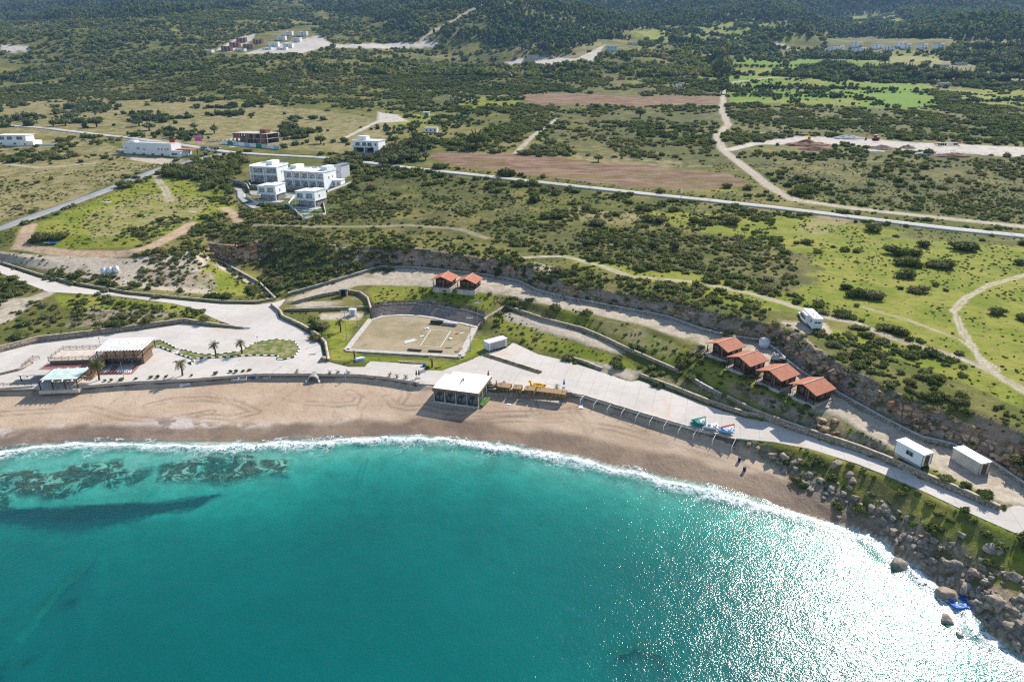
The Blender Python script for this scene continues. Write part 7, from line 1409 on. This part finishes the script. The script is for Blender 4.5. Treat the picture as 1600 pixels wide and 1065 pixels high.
for i, (px, py, w) in enumerate(BIG):
    inw = inpoly(np.array([unproj(px, py, 0)[0]]), np.array([unproj(px, py, 0)[1]]), SEAPOLY)[0]
    x, y, z = (*unproj(px, py - w * .2, 0), 0.0) if inw else hit(px, py - w * .2); d = y * cp_ - (z - CH) * sp_; r = w / 2 * d / CF * .78; o = link('boulder', RM[i % 9]); o.location = (x, y, (z if not inw else -.2) + r * .25); o.scale = (r, r * .85, r * .85); o.rotation_euler = (RNG.uniform(-.3, .3), RNG.uniform(-.3, .3), RNG.uniform(0, 6.28))
    lab = {0: 'big dark boulder standing alone in the water below the headland', 3: 'largest boulder at the waterline left of the blue tarpaulin', 4: 'large rounded boulder behind the blue tarpaulin', 5: 'dark boulder in the sea below the largest one', 6: 'smallest boulder in the sea at the end of the row', 2: 'small dark boulder in the water beside the lone big one', 7: 'broad boulder right of the blue tarpaulin'}.get(i)
    tag(o, lab or ('grey brown boulder on the shore of the rocky headland' if i < 35 else 'pale boulder on the bank at the back of the beach'), 'boulder', None if lab else ('boulders of the rocky headland' if i < 35 else 'boulders behind the beach'))
g = np.random.default_rng(9); cnt = 0
while cnt < 190:
    px, py = g.uniform(1150, 1620), g.uniform(690, 1040)
    if not inpoly(np.array([px]), np.array([py]), [(1175, 708), (1250, 720), (1330, 755), (1420, 800), (1520, 860), (1600, 900), (1620, 1040), (1560, 1000), (1520, 945), (1440, 885), (1385, 842), (1320, 800), (1240, 750)])[0]: continue
    if py < np.interp(px, [1150, 1250, 1340, 1440, 1540, 1640], [690, 728, 762, 812, 885, 920]) and g.random() < .9: continue
    x, y, z = hit(px, py); r = g.uniform(.25, .8) * (1.5 if g.random() < .15 else 1); o = link('boulder', RM[cnt % 9]); o.location = (x, y, z + r * .1); o.scale = (r, r * g.uniform(.7, 1), r * g.uniform(.6, .9)); o.rotation_euler = (g.uniform(-.5, .5), g.uniform(-.5, .5), g.uniform(0, 6.28)); tag(o, 'small loose rock among the stones of the rocky headland', 'boulder', 'small rocks of the headland'); cnt += 1
# cliff: blocky ledges of rock along the cliff line, one terrain mesh
CL = [[(325, 379, 13.5), (345, 381, 13.5), (370, 384, 13), (400, 378, 14)], CLIFF]
Vs, Ts, n = [], [], 0; g = np.random.default_rng(12)
def hsh(*k): return random.Random(str(k)).random()
for li, line in enumerate(CL):   # continuous layered face with ledges and vertical joints
    W = resample(world_line(line), .5); Wi = offset(W, 1.0); NL = 22; P = []
    for i, (a, b) in enumerate(zip(W, Wi)):
        ix, iy = b[0] - a[0], b[1] - a[1]; u = i * .5; D = 1.3 + 2.6 * float(vnoise(u * .045, 5.5 + li)); low = 1.6 * max(0, float(vnoise(u * .06, 41.0 + li)) - .45)
        xb, yb_ = a[0] - ix * D, a[1] - iy * D; zb = min(hz(xb, yb_) - .25, a[2] - 1.0); zt = a[2] + .12 - low
        tilt = float(vnoise(u * .03, 8.0)) * 1.6
        P.append((a[0] + ix * 2.6, a[1] + iy * 2.6, min(hz(a[0] + ix * 2.6, a[1] + iy * 2.6), zt) - .35))
        for l in range(NL + 1):
            s = l / NL; q = s * 5.2 + tilt; k = int(q); wdt = 1.6 + 3.4 * hsh(li, k, 'w'); jn = int(u / wdt + hsh(li, k)); off = -.35 + D * s ** (.7 + .8 * float(vnoise(u * .08, 3.0))) + (hsh(li, k, jn) - .5) * 1.7 + (float(fbm(u, s * 9 + li * 50, 1.6, 3, 7)) - .5) * .9 - .35 * (1 if abs(q - k) < .16 else 0)
            if l == 0: off = min(off, .2)
            P.append((a[0] - ix * off + (float(vnoise(u * 1.1, s * 7)) - .5) * .3, a[1] - iy * off, zt + (zb - zt) * s + (float(vnoise(u * .9, s * 6 + 20)) - .5) * .28 * (s < .95)))
    m_ = NL + 2; P = np.array(P); ii = np.arange(len(W) - 1)[:, None] * m_ + np.arange(m_ - 1)[None, :]
    Qd = np.stack([ii, ii + 1, ii + m_ + 1, ii + m_], -1).reshape(-1, 4); Vs.append(P); Ts.append(np.concatenate([Qd[:, [0, 1, 2]], Qd[:, [0, 2, 3]]]) + n); n += len(P)
    for i in range(0, len(W)):
        a, b = W[i], Wi[i]; ix, iy = b[0] - a[0], b[1] - a[1]
        if g.random() < .30:   # fallen blocks at the foot
            o_ = g.uniform(1.4, 4.2); x, y = a[0] - ix * o_, a[1] - iy * o_; v, t_ = ROCKS[g.integers(9)]; s = g.choice([.3, .5, .8, 1.2], p=[.4, .3, .2, .1]); an = g.uniform(0, 6.28); c_, s_ = math.cos(an), math.sin(an)
            q = v * np.array([s * 1.3, s, s * .7]); q = np.stack([q[:, 0] * c_ - q[:, 1] * s_, q[:, 0] * s_ + q[:, 1] * c_, q[:, 2]], -1) + np.array([x, y, hz(x, y) + s * .2]); Vs.append(q); Ts.append(t_ + n); n += len(q)
        if g.random() < .19: o_ = g.uniform(-1.5, 3.2); s = g.uniform(.4, 1.25); zz = a[2] - .1 - max(0, o_) * 1.15; CLIFFSH.append((a[0] - ix * (o_ + .4), a[1] - iy * (o_ + .4), max(zz, hz(a[0] - ix * o_, a[1] - iy * o_)) - .1, s, 0, 0, 0))
for k in range(420):   # broken ledges on the bank under the cliff and on the slopes
    px, py = g.uniform(1000, 1620), g.uniform(470, 770)
    if not inpoly(np.array([px]), np.array([py]), [(1120, 494), (1250, 535), (1350, 595), (1450, 650), (1560, 700), (1640, 735), (1640, 768), (1545, 708), (1440, 673), (1340, 621), (1250, 570), (1190, 526)])[0] and not inpoly(np.array([px]), np.array([py]), [(1255, 638), (1315, 652), (1345, 688), (1262, 664)])[0]: continue
    x, y, z = hit(px, py); v, t_ = ROCKS[g.integers(9)]; s = g.uniform(.5, 1.5); an = g.uniform(0, 6.28); c_, s_ = math.cos(an), math.sin(an); q = v * np.array([s * 1.3, s * .9, s * .7]); q = np.stack([q[:, 0] * c_ - q[:, 1] * s_, q[:, 0] * s_ + q[:, 1] * c_, q[:, 2]], -1) + np.array([x, y, z + .1]); Vs.append(q); Ts.append(t_ + n); n += len(q)
def cliff_mat():
    t = NT('cliff_rock'); p = t.pos(); a = t.noise(t.map(p, (1, 1, 2.0)), .35, 8, .72, .5); b = t.noise(p, 1.6, 5, .7)
    e = t.n('TexVoronoi', Vector=t.map(p, (1, 1, .45)), Scale=.42, _feature='DISTANCE_TO_EDGE').outputs['Distance']; c = t.mix(t.ramp(a, .34, .66), (.18, .112, .066, 1), (.66, .46, .285, 1)); c = t.mix(t.ramp(e, .12, .01, 0, .8), c, (.06, .045, .035, 1)); c = t.mix(t.ramp(t.noise(p, .11, 4, .6), .5, .62, 0, .75), c, (.36, .20, .12, 1)); c = t.mix(t.ramp(b, .55, .72, 0, .6), c, (.12, .095, .075, 1)); z = t.n('SeparateXYZ', Vector=p).outputs[2]; c = t.mix(t.ramp(z, 14.0, 15.2, 0, .3), c, (.40, .37, .33, 1))
    return t.pbr(c, .92, t.bump(t.math('ADD', a, t.math('MULTIPLY', b, .5)), .9, .4), .04)
tag(link('cliff', npmesh('cliff', np.concatenate(Vs), None, np.concatenate(Ts), [cliff_mat()])), kind='structure')
rest += CLIFFSH
A = lambda L, zf=1.0: np.array([(s[0], s[1], s[2], s[3], s[3] * zf * RNG.uniform(.75, 1.1)) for s in L])
near_ = [s for s in rest if s[6] == 0]; mid_ = [s for s in rest if s[6] == 1]; far_ = [s for s in rest if s[6] == 2]
def cat3(name, groups, mat, label=None):
    """one mesh out of plants at several distances"""
    obs = [merged(name, t_, p_, mat) for t_, p_ in groups if len(p_)]
    me0 = obs[0].data; Vs, Qs, Ts, tt, n = [], [], [], [], 0
    for o in obs:
        me = o.data; v = np.empty(len(me.vertices) * 3, np.float32); me.vertices.foreach_get('co', v); Vs.append(v.reshape(-1, 3)); c = np.empty(len(me.vertices) * 4, np.float32); me.attributes['tint'].data.foreach_get('color', c); tt.append(c.reshape(-1, 4)[:, :3])
        li = np.empty(len(me.loops), np.int32); me.loops.foreach_get('vertex_index', li); tot = np.empty(len(me.polygons), np.int32); me.polygons.foreach_get('loop_total', tot); nq = int((tot == 4).sum()); Qs.append(li[:nq * 4].reshape(-1, 4) + n); Ts.append(li[nq * 4:].reshape(-1, 3) + n); n += len(me.vertices)
    for o in obs: m_ = o.data; bpy.data.objects.remove(o); bpy.data.meshes.remove(m_)
    me = npmesh(name, np.concatenate(Vs), np.concatenate(Qs), np.concatenate(Ts), [mat]); attr(me, 'tint', np.concatenate(tt)); return tag(link(name, me), label, None, None, 'stuff')
cat3('scrub', [(MID, A(near_, .85)), (MID, A(mid_, .9)), (FAR, A(far_, .95))], M_SHS)
def split_(L): return [s for s in L if s[6] < 2], [s for s in L if s[6] == 2]
fn, ff = split_(forest); tn, tf = split_(restt)
cat3('woodland', [(PINE, A(ff, 1.15)), (MID, A(fn, 1.2)), (MID, A(tn, 1.25)), (FAR, A(tf, 1.2))], M_FOS)
# low herbs and tufts
hb = [(s[0], s[1], s[2], s[3] * .8, s[3] * .5) for s in herb if s[6] < 2]
g = np.random.default_rng(77); n = 26000; Xh = g.uniform(-300, 300, n); Yh = g.uniform(95, 420, n); Zh = height(Xh, Yh); pxh, pyh = proj(Xh, Yh, Zh); k = (pxh > -40) & (pxh < 1640) & (pyh < 960)
Xh, Yh, Zh, pxh, pyh = (a[k] for a in (Xh, Yh, Zh, pxh, pyh)); k = ok_ground(Xh, Yh, pxh, pyh) & (fbm(Xh, Yh, 14, 4, 55) < .56); Xh, Yh, Zh = Xh[k], Yh[k], Zh[k]
TUFT = [crown(rg, 16, .34, 2, .5, 1, .4) for _ in range(6)]
rr = g.uniform(.22, .62, len(Xh)) * (.7 + Yh / 500); kk = g.random(len(Xh))
dark = np.stack([Xh, Yh, Zh - .05, rr, rr * .8], -1)
cat3('low_herbs', [(TUFT, np.array(hb)), (TUFT, dark[kk < .3])], M_HB); cat3('dry_tufts', [(TUFT, dark[kk >= .3])], M_SHS)
# ------------------------------------------------------------------ palms
def palm(label, px, py, H, R_, n=22, xyz=None, tr=.24, name='palm_tree', fr=None, group=None):
    x, y, z = xyz or (*unproj(px, py, 3.6), 3.55); o = root(name, label, 'palm', (x, y, z), 0, group); rd = random.Random(int(px * 7 + py)); m_ = MB(); k = 8; pr = (0, 0, -.3)
    for i in range(1, k + 1): q = (.12 * math.sin(i * .5) * H / 4, .05 * i / k * H, H * i / k); m_.tube(pr, q, tr * (1.15 - .35 * i / k), tr * (1.05 - .35 * i / k), 9); pr = q
    m_.build('trunk', BARK, o); V = []; F = []
    for f in range(n):
        a = f * 2.399 + rd.uniform(-.2, .2); el = rd.uniform(-.35, 1.25); L = R_ * rd.uniform(.8, 1.1); p = Vector(pr); d = Vector((math.cos(a) * math.cos(el), math.sin(a) * math.cos(el), math.sin(el))); s = Vector((-math.sin(a), math.cos(a), 0)); seg = 9; P = []
        for i in range(seg + 1): P.append(p.copy()); p = p + d * (L / seg); d = (d + Vector((0, 0, -.20))).normalized()
        for i in range(1, seg):
            w_ = L * .30 * math.sin(math.pi * (.15 + .8 * i / seg))
            for sg in (-1, 1):
                for h_ in (0, .5):
                    b = P[i].lerp(P[i + 1], h_); tip = b + s * sg * w_ + (P[i + 1] - P[i]).normalized() * w_ * .5 + Vector((0, 0, -.35 * w_)); e = (P[i + 1] - P[i]).normalized() * L * .022; j = len(V); V += [tuple(b - e), tuple(b + e), tuple(tip)]; F.append((j, j + 1, j + 2))
        for i in range(seg): j = len(V); t_ = s * .03; V += [tuple(P[i] - t_), tuple(P[i] + t_), tuple(P[i + 1])]; F.append((j, j + 1, j + 2))
    link('fronds', npmesh('fronds', V, None, F, [fr or M_PALM]), o)
    if H > 2.5:
        m_ = MB(); 
        for q in range(14): a = q * .9; m_.tube((pr[0], pr[1], pr[2] - .1), (pr[0] + math.cos(a) * .35, pr[1] + math.sin(a) * .35, pr[2] - 1.1 - .1 * (q % 3)), .05, .02, 4)
        m_.build('dead_fronds', THATCH, o)
palm('tall palm tree beside the beach club stair, trunk leaning', 155, 593, 4.6, 2.5, 30); palm('short palm tree in the middle of the plaza edge right of the beach club', 285, 586, 3.4, 2.2, 26); palm('palm tree at the left of the traffic island', 337, 556, 3.3, 2.0, 24); palm('palm tree in the middle of the traffic island', 378, 552, 3.3, 2.0, 24); palm('palm tree on the lawn left of the pitch', 532, 517, 3.2, 2.0, 22, (*unproj(532, 517, 4.2), 4.0))
DEADF = leaf_mat('dry_palm_leaves', ((.25, .17, .08), (.30, .22, .11), (.22, .16, .08)), True)
palm('dead brown palm stump with dry fronds on the grass strip', 675, 573, 2.6, 1.5, 16, fr=DEADF); palm('bare palm stump at the left end of the grass strip', 554, 562, 2.4, .9, 9, fr=DEADF)
for i, (px, py) in enumerate(((464, 582), (515, 583.5), (528, 582.5), (544, 583.5), (609, 588), (620, 589.5), (634, 591), (787, 601), (870, 606))):
    palm(['first', 'second', 'third', 'fourth', 'fifth', 'sixth', 'seventh', 'eighth', 'last'][i] + ' young palm from the left along the top of the sea wall', px, py, .5, 1.0, 12, None, .12, 'young_palm', None, 'young palms along the sea wall')
pl, PL = PLANTER; hm = npmesh('planter_shrub', *MID[0], [M_TR])
rd = random.Random(3)
for i in range(22):
    o = link('planter_shrub', hm, pl); o.location = (PL * (i + .5) / 22, rd.uniform(-.1, .1), .12); s = rd.uniform(.28, .45); o.scale = (s, s, s * 1.1)
for i, (x, y) in enumerate(((655, 385), (700, 383), (760, 380), (850, 372), (945, 364), (990, 362), (1040, 359), (1440, 335), (1480, 335), (1520, 330), (1560, 325), (1350, 345), (1200, 352))):
    X, Y = unproj(x / 4, 500 + y / 4 - (2.8 if x > 1300 else 1.4), 3.6); o = link('wall_shrub', IND[i % 7]); o.location = (X, Y, 3.55); s = .42 + .1 * (i % 3); o.scale = (s, s, s * 1.3); tag(o, 'small yellowish shrub planted along the top of the sea wall', 'shrub', 'small shrubs planted along the sea wall')
# ------------------------------------------------------------------ camera, sun, sky
cam = bpy.data.cameras.new('camera'); cam.lens = 24; cam.sensor_width = 36; cam.clip_end = 20000; cam.clip_start = 1
co = bpy.data.objects.new('camera', cam); COL.objects.link(co); co.location = (0, 0, CH); co.rotation_euler = (R(90) - CP, 0, 0); sc.camera = co
SUN_AZ, SUN_EL = R(36.0), R(36.0)
sv = Vector((math.sin(SUN_AZ) * math.cos(SUN_EL), math.cos(SUN_AZ) * math.cos(SUN_EL), math.sin(SUN_EL)))
sl = bpy.data.lights.new('sun', 'SUN'); sl.energy = 4.7; sl.angle = R(.53); sl.color = (1, .95, .87)
so = bpy.data.objects.new('sun', sl); COL.objects.link(so); so.rotation_euler = sv.to_track_quat('Z', 'Y').to_euler(); so.location = (0, 0, 300)
w = bpy.data.worlds.new('World'); sc.world = w; w.use_nodes = True
nt = w.node_tree; bg = nt.nodes['Background']; sky = nt.nodes.new('ShaderNodeTexSky'); sky.sky_type = 'NISHITA'; sky.sun_disc = False
sky.sun_elevation = SUN_EL; sky.sun_rotation = SUN_AZ; sky.air_density = 1.0; sky.dust_density = .6
nt.links.new(sky.outputs[0], bg.inputs[0]); bg.inputs[1].default_value = .12
# air: far hills fade to blue
def haze():
    me_ = MB(); me_.box(-5000, 5000, -600, 5200, -15, 820)
    t = NT('haze_air'); v = t.n('VolumePrincipled', Color=(.36, .62, 1, 1), Density=HAZE, Anisotropy=.0)
    t.t.links.new(v.outputs[0], t.out.inputs['Volume'])
    o = me_.build('haze', t.m); tag(o, kind='stuff'); return o
HAZE = .000062
haze()
sc.view_settings.view_transform = 'Standard'; sc.view_settings.look = 'None'; sc.view_settings.exposure = .70; sc.view_settings.gamma = 1
sc.render.engine = 'CYCLES'; cy = sc.cycles
cy.max_bounces = 5; cy.diffuse_bounces = 2; cy.glossy_bounces = 2; cy.transparent_max_bounces = 12; cy.volume_bounces = 0; cy.transmission_bounces = 2
cy.use_denoising = False; cy.filter_width = 1.2; cy.sample_clamp_indirect = 4; cy.caustics_reflective = False; cy.caustics_refractive = False
